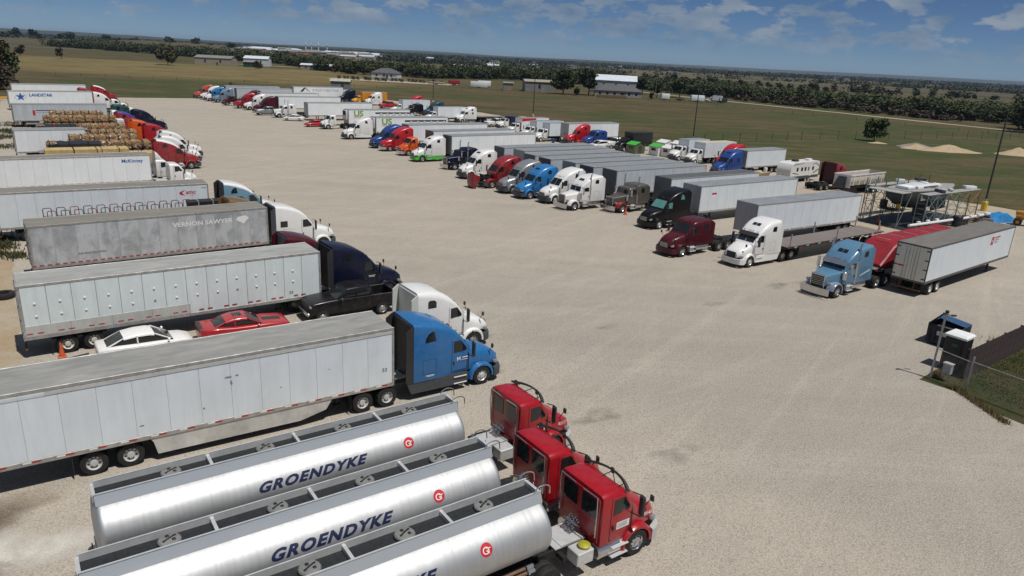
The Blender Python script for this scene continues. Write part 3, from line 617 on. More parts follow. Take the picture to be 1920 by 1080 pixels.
def tanker(label, loc, yaw, L=12.6, group='silver tank trailers', nsz=''):
    t = thing('tank_trailer', label, 'trailer', (loc[0], loc[1], 0), yaw, group)
    cz, rz, ry = 2.16, 1.0, 1.2
    mb = MB(); mb.lathe_x([(.35, -L - .12), (.72, -L - .08), (.93, -L - .02), (1.0, -L + .08), (1.0, -L + .16), (1.0, -L + .24), (1.0, -.26), (1.0, -.18), (1.0, -.1), (.97, -.03), (.88, .03), (.6, .09), (.2, .11)], 44, (0, 0, cz), ry, rz)
    tk = part('tank', mb, M_TANK, t, smooth=40)
    for i, x in enumerate((-1.4, -3.0, -5.2, -8.4, -10.3)):
        q = MB(); n = 44; rg = [[(x + dx, (ry + e) * cos(2 * pi * k / n), cz + (rz + e) * sin(2 * pi * k / n)) for k in range(n)] for dx, e in ((-.05, -.004), (-.045, .0022), (.045, .0022), (.05, -.004))]
        q.loft(rg, False, False); part('weld_band', q, M_TANK, tk, smooth=40)
    zr = cz + .965 * rz
    for s in (-1, 1):
        q = MB(); q.prism_y([(-L - .02, zr - .07), (.0, zr - .07), (.0, zr + .30), (-L - .02, zr + .30)], s * .375, s * .40); q.b2(-L - .02, 0, s * .375, s * .43, zr + .285, zr + .305); part('spill_rail', q, M_ALU, t)
        q = MB(); q.add([(-L, s * .405, zr + .29), (0, s * .405, zr + .29), (0, s * .535, zr - .06), (-L, s * .535, zr - .06)], [(0, 1, 2, 3)]); part('rail_flank', q, M_FLANK, t, smooth=0)
    q = MB(); q.b2(-L, 0, -.375, .375, zr + .0, zr + .075); part('catwalk', q, plain('grip_tread', (.014, .016, .02), .85, 0, .5, 9), t)
    for x in (-.01, -3.2, -6.3, -9.2, -L):
        q = MB(); q.b2(x - .05, x + .05, -.375, .375, zr + .03, zr + .24); part('cross_plate', q, M_ALU, t)
    for x in (-1.9, -4.6, -7.4, -10.4):
        q = MB(); q.lathe_z([(.30, 0), (.31, .10), (.28, .14), (.12, .17), (.001, .17)], 18, (x, 0, zr + .075)); mh = part('manhole', q, plain('manhole_grey', (.28, .28, .27), .5, .4), t)
        k = MB(); k.box((x, 0, zr + .23), (.42, .07, .04), .01, (0, 0, .5)); k.box((x - .04, .1, zr + .23), (.1, .12, .08), .02); k.box((x + .1, -.1, zr + .23), (.1, .1, .07), .02); part('latch', k, M_DARK, mh)
    for s in (-1, 1):                                        # curved grab hoops at the ladder end
        q = MB(); q.tube([(-.28, s * .42, zr + .28)] + [(-.28 + .32 * (1 - cos(a)) , s * (.42 + .02 * sin(a)), zr + .28 + .22 * sin(a)) for a in [pi * k / 8 for k in range(1, 8)]] + [(.36, s * .42, zr + .1)], .022, 6); part('grab_hoop', q, M_CHROME, t)
    q = MB()
    for s in (-.2, .2): q.tube([(.16, s, zr + .2), (.2, s, 1.4)], .02, 5)
    for i in range(6): q.tube([(.18, -.2, 1.5 + i * .28), (.18, .2, 1.5 + i * .28)], .015, 5)
    part('ladder', q, M_ALU, t)
    fr = MB()
    for y in (-.45, .45): fr.b2(-L + .2, -.4, y - .07, y + .07, .95, 1.22)
    fr.b2(-L + 1.0, -L + 3.4, -.95, .95, .9, 1.3, .05); fr.b2(-2.6, -.5, -1.0, 1.0, 1.02, 1.2); part('subframe', fr, M_DARK, t)
    for s in (-1, 1):
        lg = MB(); lg.b2(-3.05, -2.9, s * .6, s * .75, .4, 1.2); part('landing_gear', lg, M_DARK, t)
        q = MB()
        for k in range(3): q.tube([(-8.2, s * (1.0 + .1 * (k % 2)), 1.22 - .1 * k), (-.9, s * (1.0 + .1 * (k % 2)), 1.22 - .1 * k)], .055, 8)
        part('hose', q, plain('hose_brown', (.16, .085, .05), .6), t)
        q = MB(); q.b2(-8.3, -.7, s * 1.02, s * 1.2, .86, .92); part('hose_tray', q, M_ALU, t)
        q = MB()
        for k in range(2): q.tube([(-.85, s * (1.0 + .1 * k), 1.22 - .1 * k), (-.6, s * (1.0 + .1 * k), 1.22 - .1 * k)], .075, 8)
        part('hose_coupling', q, M_CHROME, t)
        q = MB(); x = -L + 2.2; q.prism_y([(x - 1.4, .75), (x - 1.25, 1.12), (x + 1.25, 1.12), (x + 1.4, .75), (x + 1.36, .75), (x + 1.22, 1.09), (x - 1.22, 1.09), (x - 1.36, .75)], s * .75, s * 1.25); part('fender', q, M_ALU, t)
    wheel_group(t, (-L + 1.55, -L + 2.85), M_CHROME)
    q = MB(); q.b2(-L - .2, -L + .1, -1.15, 1.15, .5, .66, .02); q.b2(-L - .12, -L, -1.1, 1.1, .66, 1.05); part('rear_bumper', q, M_ALU, t)
    for s in (-1, 1):
        k = MB()
        for y in (.5, .7, .9): k.lathe_x([(.07, -L - .22), (.07, -L - .18)], 10, (0, s * y, .85))
        part('tail_lamp', k, M_RED, t)
    # lettering and round emblem wrapped on the side
    def wrap(x, zz, e=.006):
        a = zz / rz; return (x, -(ry + e) * cos(a), cz + (rz + e) * sin(a))
    print_side(t, 'GROENDYKE', M_NAVY, -8.05, .20, .43, 0, -1, width=3.95, shear=.42, bold=.036, spacing=1.2, fn=wrap)
    def disc(r, x, z, m, e, nm):
        me = bpy.data.meshes.new(nm); pts = [wrap(x, z, e)] + [wrap(x + q * r * cos(2 * pi * k / 28), z + q * r * sin(2 * pi * k / 28), e) for q in (.25, .5, .75, 1) for k in range(28)]
        me.from_pydata(pts, [], [(0, 1 + k, 1 + (k + 1) % 28) for k in range(28)] + [(1 + j * 28 + k, 1 + (j + 1) * 28 + k, 1 + (j + 1) * 28 + (k + 1) % 28, 1 + j * 28 + (k + 1) % 28) for j in range(3) for k in range(28)]); me.materials.append(m); return link(nm, me, t)
    disc(.205, -2.45, .46, M_REDP, .005, 'emblem')
    print_side(t, 'G', M_WHITE, -2.60, .345, .30, 0, -1, bold=.002, fn=lambda x, z: wrap(x, z, .010)); print_side(t, 'T', M_WHITE, -2.45, .345, .24, 0, -1, bold=.002, fn=lambda x, z: wrap(x, z, .010))
    return t
def _tankmat():
    m, nt, b = new_mat('brushed_tank')
    n = noise(nt, 1.0, 6, .6, 'Object', (9, .4, .4)); n2 = noise(nt, .6, 5, .6)
    c = mixc(nt, ramp(nt, n2, [(.35, 0.), (.7, 1.)]), (.55, .56, .57), (.46, .47, .48)); c = mixc(nt, mathn(nt, 'MULTIPLY', ramp(nt, n, [(.4, 0.), (.7, 1.)]), .25), c, (.30, .30, .30))
    nt.links.new(c, b.inputs['Base Color']); b.inputs['Metallic'].default_value = .86
    nt.links.new(mathn(nt, 'ADD', mathn(nt, 'MULTIPLY', n, .10), .52), b.inputs['Roughness'])
    return m
M_TANK = _tankmat(); M_FLANK = plain('flank_metal', (.46, .49, .52), .42, .45, .06, .6); M_TANK2 = plain('tank_band', (.66, .67, .68), .4, .5, .1)

def box_truck(label, loc, yaw, body=PW, boxm=S_WHITE, L=7.6, zt=3.75, group='box trucks', name='box_truck', roofm=R_SILV, side=1, low=None, n=4):
    t = tractor(name, label, loc, yaw, 'medium', body, low=M_GREYP, tandem=(-4.9,), group=group, wheelm=M_WHITEW, ext=False, frame_end=-2.0 - L, cat='truck')
    W = 2.5; h = W / 2; zb = 1.12; x0 = -2.0
    core = MB(); core.b2(x0 - L + .02, x0 - .02, -h + .02, h - .02, zb + .02, zt - .02); b = part('cargo_box', core, M_SEAM, t)
    f = MB(); f.b2(x0 - .02, x0, -h + .05, h - .05, zb + .05, zt - .05); part('front_wall', f, boxm, b)
    r = MB(); r.b2(x0 - L, x0, -h, h, zt - .03, zt, .02); part('roof', r, roofm, b)
    for s in (-1, 1):
        k = n if s == side else 1; w = L / k
        pm = cached(('bpanel', round(w, 3), round(zt, 3), boxm.name), lambda: MB().b2(-w / 2 + .01, w / 2 - .01, -.012, .012, 0, zt - zb - .06, .005).mesh('panel', boxm, 0))
        for i in range(k): link('panel', pm, b, (x0 - w * (i + .5), s * (h - .012), zb + .02))
    d = MB(); d.b2(x0 - L - .03, x0 - L, -h + .08, h - .08, zb + .1, zt - .1); part('rear_door', d, boxm, b)
    return t
# ------------------------------------------------------------------ cars, pickups, small machines
def car(label, loc, yaw, body, kind='sedan', group=None, name='car', cat='car', roofm=None):
    t = thing(name, label, cat, (loc[0], loc[1], 0), yaw, group)
    if kind == 'muscle':
        b = [(-2.5, .86, .40, .96, .06), (-2.42, .94, .28, 1.06, .08), (-1.5, .98, .25, 1.08, .14), (-.6, .97, .25, 1.00, .14), (.6, .97, .25, .98, .14), (1.2, .98, .25, .99, .12), (2.1, .96, .28, .92, .12), (2.42, .92, .34, .84, .08), (2.5, .86, .40, .78, .05)]
        g = [(-1.7, .68, .95, 1.07, .04), (-1.1, .70, .92, 1.34, .12), (-.7, .70, .92, 1.44, .14), (-.15, .70, .92, 1.46, .14), (.1, .71, .92, 1.43, .14), (.9, .78, .9, 1.01, .05)]; wx = (1.5, -1.45); R = .36
    elif kind == 'suv':
        b = [(-2.3, .80, .45, 1.0, .1), (-2.2, .90, .32, 1.08, .12), (-1.2, .94, .28, 1.08, .14), (0, .94, .28, 1.02, .14), (1.0, .93, .28, 1.0, .16), (1.9, .88, .32, .92, .18), (2.25, .78, .40, .78, .14)]
        g = [(-2.18, .70, 1.0, 1.10, .05), (-1.95, .74, 1.0, 1.50, .12), (-1.3, .75, 1.0, 1.62, .16), (-.2, .74, .98, 1.63, .16), (.25, .74, .97, 1.56, .15), (1.05, .80, .95, 1.02, .05)]; wx = (1.4, -1.35); R = .36
    else:
        b = [(-2.4, .78, .42, .86, .1), (-2.3, .86, .30, .96, .12), (-1.4, .91, .24, .98, .16), (-.4, .91, .24, .93, .16), (.8, .91, .24, .90, .16), (1.8, .88, .28, .80, .18), (2.25, .78, .36, .66, .14), (2.32, .66, .42, .58, .08)]
        g = [(-1.95, .64, .88, .98, .04), (-1.15, .68, .86, 1.36, .12), (-.5, .68, .86, 1.45, .15), (.1, .68, .86, 1.44, .15), (.35, .68, .84, 1.38, .14), (1.25, .74, .82, .90, .05)]; wx = (1.4, -1.4); R = .33
    bd = loft_part('body', b, body, t); loft_part('cabin_glass', g, M_GLASS, bd)
    m = MB(); pk = max(range(len(g)), key=lambda i: g[i][3]); idx = [i for i in range(len(g)) if g[i][3] > g[pk][3] - .18]
    rings = []
    for i in idx:
        x, hw, zb, zt, r = g[i]; pr = [p for p in ring(x, hw + .012, zb, zt + .015, r + .01) if p[2] > zt - r - .02]; rings.append(pr)
    m.loft(rings, False, False, closed=False); part('roof', m, roofm or body, bd)
    for s in (-1, 1):
        k = MB()
        for (i, j) in ((0, idx[0]), (idx[-1], len(g) - 1)):
            a, c = g[i], g[j]; k.tube([(a[0], s * (a[1]), a[3] - .03), (c[0], s * (c[1] - .06), c[3] - .05)], .045, 6)
        x = (g[idx[0]][0] + g[idx[-1]][0]) / 2 - .1; k.tube([(x, s * .75, .95), (x, s * .66, g[pk][3] - .05)], .04, 5)
        part('pillar', k, body, bd)
        l = MB(); l.box((b[-2][0] - .06, s * .62, b[-2][3] - .08), (.16, .30, .10), .03); part('headlight', l, M_LAMP, t)
        l = MB(); l.box((b[0][0] + .03, s * .60, b[0][3] - .06), (.1, .34, .10), .03); part('tail_lamp', l, M_RED, t)
        q = MB(); q.box((g[-1][0] - .25, s * (b[3][1] + .08), 1.02), (.12, .18, .13), .04); part('mirror', q, body, t)
        for x in wx: wheel(t, x, s * (b[3][1] - .10), s, R=R, w=.24, ri=R * .66, mat=M_STEEL if kind != 'muscle' else M_GREYP)
    if kind == 'muscle':
        h = MB(); h.add([(1.05, -.28, 1.0), (2.1, -.26, .932), (2.1, .26, .932), (1.05, .28, 1.0)], [(0, 1, 2, 3)]); part('hood_stripe', h, M_BLACKP, bd, smooth=0)
        h = MB(); h.b2(-.6, -.1, -.32, .32, 1.46, 1.485, .01); part('sunroof', h, M_GLASS, bd)
        h = MB(); h.b2(-2.52, -2.3, -.80, .80, 1.05, 1.11, .02); part('spoiler', h, M_BLACKP, bd)
    return t
def pickup(label, loc, yaw, body, group=None, lift=0.0):
    t = thing('pickup_truck', label, 'pickup', (loc[0], loc[1], 0), yaw, group); z = .18 + lift
    f = [(.9, 1.0, .42 + z, 1.26 + z, .10), (1.5, 1.0, .42 + z, 1.25 + z, .13), (2.4, .99, .42 + z, 1.18 + z, .14), (2.72, .96, .40 + z, 1.10 + z, .12), (2.80, .90, .42 + z, 1.02 + z, .08)]
    bd = loft_part('front_body', f, body, t)
    c = [(-1.35, 1.0, .42 + z, 1.24 + z, .05), (.95, 1.0, .42 + z, 1.26 + z, .05)]; cb = loft_part('cab', c, body, t)
    g = [(-1.34, .82, 1.15 + z, 1.72 + z, .1), (-1.25, .84, 1.15 + z, 1.84 + z, .12), (-.3, .84, 1.15 + z, 1.87 + z, .12), (.3, .84, 1.15 + z, 1.83 + z, .12), (1.02, .90, 1.15 + z, 1.28 + z, .05)]
    loft_part('cabin_glass', g, M_GLASS, cb)
    m = MB(); rings = [[p for p in ring(x, hw + .012, zb, zt + .015, r + .01) if p[2] > zt - r - .02] for x, hw, zb, zt, r in g[:4]]; m.loft(rings, False, False, closed=False); part('roof', m, body, cb)
    for s in (-1, 1):
        k = MB(); k.tube([(1.0, s * .85, 1.18 + z), (.2, s * .74, 1.74 + z)], .05); k.tube([(-.3, s * .9, 1.16 + z), (-.3, s * .74, 1.76 + z)], .05); k.tube([(-1.3, s * .9, 1.16 + z), (-1.3, s * .72, 1.74 + z)], .06); part('pillar', k, body, cb)
        w = MB(); w.b2(-3.0, -1.38, s * .90, s * 1.0, .45 + z, 1.26 + z, .03); part('bed_side', w, body, t)
        q = MB(); q.box((.75, s * 1.14, 1.28 + z), (.16, .24, .22), .05); part('mirror', q, M_BLACKP, t)
        l = MB(); l.box((2.70, s * .80, .96 + z), (.2, .34, .2), .05); part('headlight', l, M_LAMP, t)
        l = MB(); l.box((-3.0, s * .86, 1.0 + z), (.06, .14, .34), .02); part('tail_lamp', l, M_RED, t)
        for x in (1.95, -2.05): wheel(t, x, s * .88, s, R=.42, w=.28, ri=.27, mat=M_STEEL)
    w = MB(); w.b2(-3.03, -2.95, -.9, .9, .45 + z, 1.26 + z, .02); part('tailgate', w, body, t)
    w = MB(); w.b2(-2.95, -1.38, -.88, .88, .56 + z, .62 + z); part('bed_floor', w, M_BLACKP, t)
    w = MB(); w.box((2.84, 0, .46 + z), (.16, 1.8, .22), .05); w.box((-3.08, 0, .52 + z), (.16, 1.7, .2), .04); part('bumper', w, M_CHROME, t)
    w = MB(); w.box((2.80, 0, .80 + z), (.06, 1.1, .3), .03); part('grille', w, M_BLACKP, t)
    w = MB(); w.b2(-2.9, 2.6, -.6, .6, .34, .5 + z); part('chassis', w, M_DARK, t)
    return t
def cone(label, loc, group='traffic cones', s=1.0):
    t = thing('traffic_cone', label, 'cone', (loc[0], loc[1], 0), random.uniform(0, 1.5), group)
    m = cached('conem', lambda: plain('cone_orange', (.55, .10, .03), .6)); q = MB(); q.box((0, 0, .03), (.42 * s, .42 * s, .06), .02); part('base', q, m, t)
    q = MB(); q.lathe_z([(.15 * s, .06), (.035 * s, .82 * s), (.0, .83 * s)], 12); part('cone_body', q, m, t)
    return t
def bale_mesh(k, m):
    def f():
        n = 6; mb = MB(); r = random.Random(k)
        bm = bmesh.new(); bmesh.ops.create_cube(bm, size=1.0); bmesh.ops.subdivide_edges(bm, edges=bm.edges[:], cuts=4, use_grid_fill=True)
        for v in bm.verts:
            c = v.co.copy(); v.co = Vector((c.x * 1.12, c.y * 1.2, c.z * 1.05)); e = 1 - .12 * (abs(c.x * 2) ** 4 * abs(c.z * 2) ** 4 + abs(c.y * 2) ** 4 * abs(c.z * 2) ** 4)
            v.co *= e; v.co += Vector((r.uniform(-1, 1), r.uniform(-1, 1), r.uniform(-1, 1))) * .055
        me = bpy.data.meshes.new('paper_bale'); bm.to_mesh(me); bm.free(); me.materials.append(m)
        return me
    return cached(('bale', k, m.name), f)
def _balemat():
    m, nt, b = new_mat('bale_cardboard'); t = nt.nodes.new('ShaderNodeTexVoronoi'); t.inputs['Scale'].default_value = 4.5
    tc_ = nt.nodes.new('ShaderNodeTexCoord'); oi = nt.nodes.new('ShaderNodeObjectInfo'); va = nt.nodes.new('ShaderNodeVectorMath'); va.operation = 'ADD'
    nt.links.new(tc_.outputs['Object'], va.inputs[0]); nt.links.new(oi.outputs['Random'], va.inputs[1]); nt.links.new(va.outputs[0], t.inputs['Vector'])
    c = ramp(nt, t.outputs['Color'], [(.0, (.06, .035, .02)), (.25, (.22, .13, .06)), (.55, (.29, .18, .08)), (.80, (.13, .075, .04)), (.90, (.55, .52, .47))]); nt.links.new(c, b.inputs['Base Color'])
    b.inputs['Roughness'].default_value = .85; bump(nt, b, t.outputs['Distance'], .6, .05); return m
M_BALE = _balemat()

# ------------------------------------------------------------------ ground
HX, HY = cos(.62), sin(.62)
def LP(f, l): return (-12.4 + f * HX - l * HY, 44.0 + f * HY + l * HX)
def RP(f, l): return (-2.1 + f * HX - l * HY, 103.9 + f * HY + l * HX)
YL, YR = .62, .62 + pi
def sheet(name, pts, z, mat, jitter=0.0, step=2.5, kind='structure'):
    out = []
    r = random.Random(len(pts) + int(z * 1e4))
    for (a, b) in zip(pts, pts[1:] + pts[:1]):
        d = math.hypot(b[0] - a[0], b[1] - a[1]); n = max(1, int(d / step)) if jitter else 1
        for i in range(n):
            k = i / n; out.append((a[0] + (b[0] - a[0]) * k + r.uniform(-jitter, jitter), a[1] + (b[1] - a[1]) * k + r.uniform(-jitter, jitter), 0))
    bm = bmesh.new(); vs = [bm.verts.new(p) for p in out]; es = [bm.edges.new((vs[i], vs[(i + 1) % len(vs)])) for i in range(len(vs))]
    bmesh.ops.triangle_fill(bm, edges=es, use_beauty=True, normal=(0, 0, 1))
    for f in bm.faces:
        if f.normal.z < 0: f.normal_flip()
    me = bpy.data.meshes.new(name); bm.to_mesh(me); bm.free(); me.materials.append(mat)
    o = link(name, me, None, (0, 0, z)); o['kind'] = kind; return o
def sepxyz(nt):
    t = nt.nodes.new('ShaderNodeTexCoord'); s = nt.nodes.new('ShaderNodeSeparateXYZ'); nt.links.new(t.outputs['Object'], s.inputs[0]); return s.outputs
def smooth(nt, v, a, b):
    n = nt.nodes.new('ShaderNodeMapRange'); n.interpolation_type = 'SMOOTHSTEP'; n.inputs['From Min'].default_value = a; n.inputs['From Max'].default_value = b; nt.links.new(v, n.inputs['Value']); return n.outputs[0]
def _pasture():
    m, nt, b = new_mat('pasture'); X, Y, Z = sepxyz(nt)
    n_big = noise(nt, .012, 6, .6); n_mid = noise(nt, .05, 7, .65, 'Object', (.6, 1.6, 1)); n_f = noise(nt, .9, 6, .7); n_far = noise(nt, .0022, 6, .6, 'Object', (.35, 1.0, 1))
    olive, green, brown, gold = (.058, .056, .023), (.048, .064, .019), (.112, .078, .042), (.215, .165, .072)
    c = mixc(nt, ramp(nt, n_mid, [(.44, 0.), (.57, 1.)]), olive, brown)
    c = mixc(nt, ramp(nt, n_big, [(.49, 0.), (.58, 1.)]), c, green)
    # dry, straw coloured strip in the middle distance to the left; greener ground near the yard to the right
    g1 = mathn(nt, 'MULTIPLY', smooth(nt, Y, 300, 360), smooth(nt, Y, 560, 520)); wob = mathn(nt, 'ADD', X, mathn(nt, 'MULTIPLY', n_big, 160)); g2 = smooth(nt, wob, 60, -40)
    gm = mathn(nt, 'MULTIPLY', mathn(nt, 'MULTIPLY', g1, g2), ramp(nt, n_mid, [(.30, .15), (.58, 1.)]))
    c = mixc(nt, gm, c, gold)
    gr = mathn(nt, 'MULTIPLY', mathn(nt, 'MULTIPLY', smooth(nt, X, 0, 60), smooth(nt, Y, 340, 160)), ramp(nt, n_mid, [(.35, 1.), (.62, .25)]))
    c = mixc(nt, gr, c, (.046, .066, .018))
    # patchwork of fields far away
    far = smooth(nt, Y, 600, 900)
    fc = ramp(nt, n_far, [(.34, (.03, .038, .018)), (.44, (.06, .062, .032)), (.52, (.14, .11, .065)), (.60, (.05, .054, .028)), (.70, (.11, .09, .055))])
    c = mixc(nt, far, c, fc)
    n_p = noise(nt, .16, 6, .7, 'Object', (.5, 1.5, 1)); c = mixc(nt, mathn(nt, 'MULTIPLY', ramp(nt, n_p, [(.48, 0.), (.60, 1.)]), .55), c, (.135, .10, .054)); c = mixc(nt, mathn(nt, 'MULTIPLY', ramp(nt, n_f, [(.40, 0.), (.70, 1.)]), .5), c, (.03, .03, .014))
    nt.links.new(c, b.inputs['Base Color']); b.inputs['Roughness'].default_value = .95; b.inputs['Specular IOR Level'].default_value = .15
    bump(nt, b, n_f, .5, .25); return m
def _gravel():
    m, nt, b = new_mat('gravel'); X, Y, Z = sepxyz(nt)
    big = noise(nt, .035, 6, .6, 'Object', (1, 1, 1), .5); mid = noise(nt, .22, 7, .68); st = noise(nt, 15, 4, .75); st2 = noise(nt, 38, 3, .7)
    v = nt.nodes.new('ShaderNodeTexVoronoi'); v.inputs['Scale'].default_value = 17; t = nt.nodes.new('ShaderNodeTexCoord'); nt.links.new(t.outputs['Object'], v.inputs['Vector'])
    base = mixc(nt, ramp(nt, big, [(.35, 0.), (.65, 1.)]), (.38, .336, .278), (.328, .293, .248))
    base = mixc(nt, mathn(nt, 'MULTIPLY', ramp(nt, mid, [(.45, 0.), (.75, 1.)]), .35), base, (.47, .41, .32))
    base = mixc(nt, mathn(nt, 'MULTIPLY', ramp(nt, mid, [(.22, 1.), (.40, 0.)]), .35), base, (.25, .23, .205))
    # a spread of coarser, greyer stone lies over the near part of the yard; the lanes by the parked rows are dustier
    fw = mathn(nt, 'ADD', mathn(nt, 'ADD', mathn(nt, 'MULTIPLY', X, .814), mathn(nt, 'MULTIPLY', Y, .581)), mathn(nt, 'MULTIPLY', big, 14)); co = mathn(nt, 'MULTIPLY', smooth(nt, fw, 28.5, 34.5), smooth(nt, mathn(nt, 'ADD', Y, mathn(nt, 'MULTIPLY', mid, 22)), 78, 58))
    base = mixc(nt, mathn(nt, 'MULTIPLY', co, .62), base, (.265, .24, .212))
    # wheel lanes run along the yard
    rot = nt.nodes.new('ShaderNodeMapping'); rot.inputs['Rotation'].default_value = (0, 0, .95); rot.inputs['Scale'].default_value = (.25, 3.2, 1); nt.links.new(t.outputs['Object'], rot.inputs[0])
    ln = nt.nodes.new('ShaderNodeTexNoise'); ln.inputs['Scale'].default_value = .12; ln.inputs['Detail'].default_value = 5; ln.inputs['Roughness'].default_value = .6; nt.links.new(rot.outputs[0], ln.inputs['Vector'])
    base = mixc(nt, mathn(nt, 'MULTIPLY', ramp(nt, ln.outputs['Fac'], [(.5, 0.), (.68, 1.)]), .30), base, (.45, .42, .36))
    base = mixc(nt, mathn(nt, 'MULTIPLY', ramp(nt, ln.outputs['Fac'], [(.30, 1.), (.44, 0.)]), .25), base, (.20, .185, .165))
    for rot_, sc_, off_, amt in ((.98, (.05, 1.5, 1), 3.0, .20), (.62, (.06, 1.3, 1), 9.0, .12), (1.35, (.05, 1.2, 1), 17.0, .10)):
        mp = nt.nodes.new('ShaderNodeMapping'); mp.vector_type = 'TEXTURE'; mp.inputs['Rotation'].default_value = (0, 0, rot_); mp.inputs['Location'].default_value = (off_, off_, 0); nt.links.new(t.outputs['Object'], mp.inputs[0])
        m2 = nt.nodes.new('ShaderNodeMapping'); m2.inputs['Scale'].default_value = sc_; nt.links.new(mp.outputs[0], m2.inputs[0])
        tn = nt.nodes.new('ShaderNodeTexNoise'); tn.inputs['Scale'].default_value = .5; tn.inputs['Detail'].default_value = 4; tn.inputs['Roughness'].default_value = .65; tn.inputs['Distortion'].default_value = .35; nt.links.new(m2.outputs[0], tn.inputs['Vector'])
        base = mixc(nt, mathn(nt, 'MULTIPLY', ramp(nt, tn.outputs['Fac'], [(.54, 0.), (.64, 1.)]), amt), base, (.52, .47, .39)); base = mixc(nt, mathn(nt, 'MULTIPLY', ramp(nt, tn.outputs['Fac'], [(.36, 1.), (.45, 0.)]), amt * .7), base, (.25, .22, .185))
    base = mixc(nt, mathn(nt, 'MULTIPLY', ramp(nt, v.outputs['Color'], [(.15, 1.), (.5, 0.)]), .55), base, (.165, .145, .125))
    base = mixc(nt, mathn(nt, 'MULTIPLY', ramp(nt, st, [(.50, 0.), (.62, 1.)]), .65), base, (.58, .53, .46))
    base = mixc(nt, mathn(nt, 'MULTIPLY', ramp(nt, st2, [(.52, 0.), (.64, 1.)]), .6), base, (.13, .12, .105))
    nt.links.new(base, b.inputs['Base Color']); b.inputs['Roughness'].default_value = .92; b.inputs['Specular IOR Level'].default_value = .2
    bump(nt, b, st, .5, .025); return m
def _dirt(name, a, c2, c3, sc=.25):
    m, nt, b = new_mat(name); n1_ = noise(nt, sc, 7, .65, 'Object', None, .6); n2_ = noise(nt, 5, 5, .7); n3_ = noise(nt, 19, 3, .7)
    c = mixc(nt, ramp(nt, n1_, [(.38, 0.), (.62, 1.)]), a, c2); c = mixc(nt, mathn(nt, 'MULTIPLY', ramp(nt, n2_, [(.5, 0.), (.72, 1.)]), .45), c, c3)
    c = mixc(nt, mathn(nt, 'MULTIPLY', ramp(nt, n3_, [(.48, 0.), (.62, 1.)]), .4), c, tuple(x * .5 for x in a)); nt.links.new(c, b.inputs['Base Color']); b.inputs['Roughness'].default_value = .95; b.inputs['Specular IOR Level'].default_value = .15; bump(nt, b, n2_, .5, .05); return m
M_PAST = _pasture(); M_GRAVEL = _gravel()
M_SAND = _dirt('sand', (.33, .25, .15), (.38, .33, .26), (.17, .13, .085)); M_PILE = _dirt('sand_pile', (.44, .34, .22), (.36, .28, .19), (.30, .23, .16), .6); M_LAWN = _dirt('lawn', (.032, .046, .013), (.060, .050, .024), (.022, .025, .01), .5); M_TRACK = _dirt('dirt_track', (.40, .35, .27), (.32, .28, .21), (.22, .18, .12), .1)
M_STAIN = _dirt('oil_stain', (.20, .185, .165), (.26, .24, .21), (.14, .13, .115), .9)
bm = bmesh.new(); bmesh.ops.create_grid(bm, x_segments=60, y_segments=60, size=12000); me = bpy.data.meshes.new('ground'); bm.to_mesh(me); bm.free(); me.materials.append(M_PAST)
structure('ground', me, (0, 0, -.02))
LOT = [(-22, 20), (-25.2, 33.5), (-31.5, 42.8), (-39.5, 53.5), (-57, 75), (-71, 95), (-84, 112), (-96, 132), (-112, 155), (-128, 180), (-134, 192), (-114, 208), (-95, 221.5), (-72, 243), (-48, 258), (-28, 243), (2, 204), (24, 168), (38, 148), (54, 118), (63, 101), (72, 92), (80, 80), (90, 60), (80, 50), (60, 58), (36, 46.6), (29.6, 43.2), (25.5, 39.6), (24.1, 38.2), (25.2, 36.4), (25.6, 34.2), (26.5, 32.7), (30, 24), (36, 10), (36, -10), (-30, -10)]
sheet('gravel_lot', LOT, -.008, M_GRAVEL, .35, 1.8)
VERGE = [(-19, 14), (-21, 34), (-27, 43), (-35, 54), (-53, 75), (-67, 95), (-80, 112), (-92, 132), (-108, 155), (-124, 180), (-130, 192), (-142, 186), (-128, 156), (-112, 130), (-98, 108), (-88, 92), (-74, 74), (-58, 54), (-44, 36), (-40, 18)]
sheet('sand_verge', VERGE, -.014, M_SAND, .5, 2.0)
sheet('sand_yard', [(36, 84), (40, 78), (52, 82), (66, 92), (72, 93), (66, 100), (58, 106), (50, 112), (40, 104), (38, 94)], -.004, _dirt('yard_sand', (.40, .34, .25), (.36, .32, .26), (.2, .17, .13)), .5, 2)
sheet('lawn', [(24.35, 37.9), (25.4, 36.3), (25.8, 34.1), (26.7, 32.6), (30.4, 24), (36.4, 10), (70, 10), (80, 50), (60, 58), (36, 46.2), (29.8, 42.8), (26.2, 39.4)], -.003, M_LAWN, .12, 1.2)
sheet('dirt_track', [(62, 470), (101, 393), (140, 330), (179, 264), (230, 190), (234, 192), (183, 266.5), (144, 332.5), (105, 395), (67, 471)], -.012, M_TRACK, .4, 8)
sheet('dirt_track', [(-240, 600), (-150, 585), (-150, 592), (-240, 608)], -.012, M_TRACK, .6, 12)
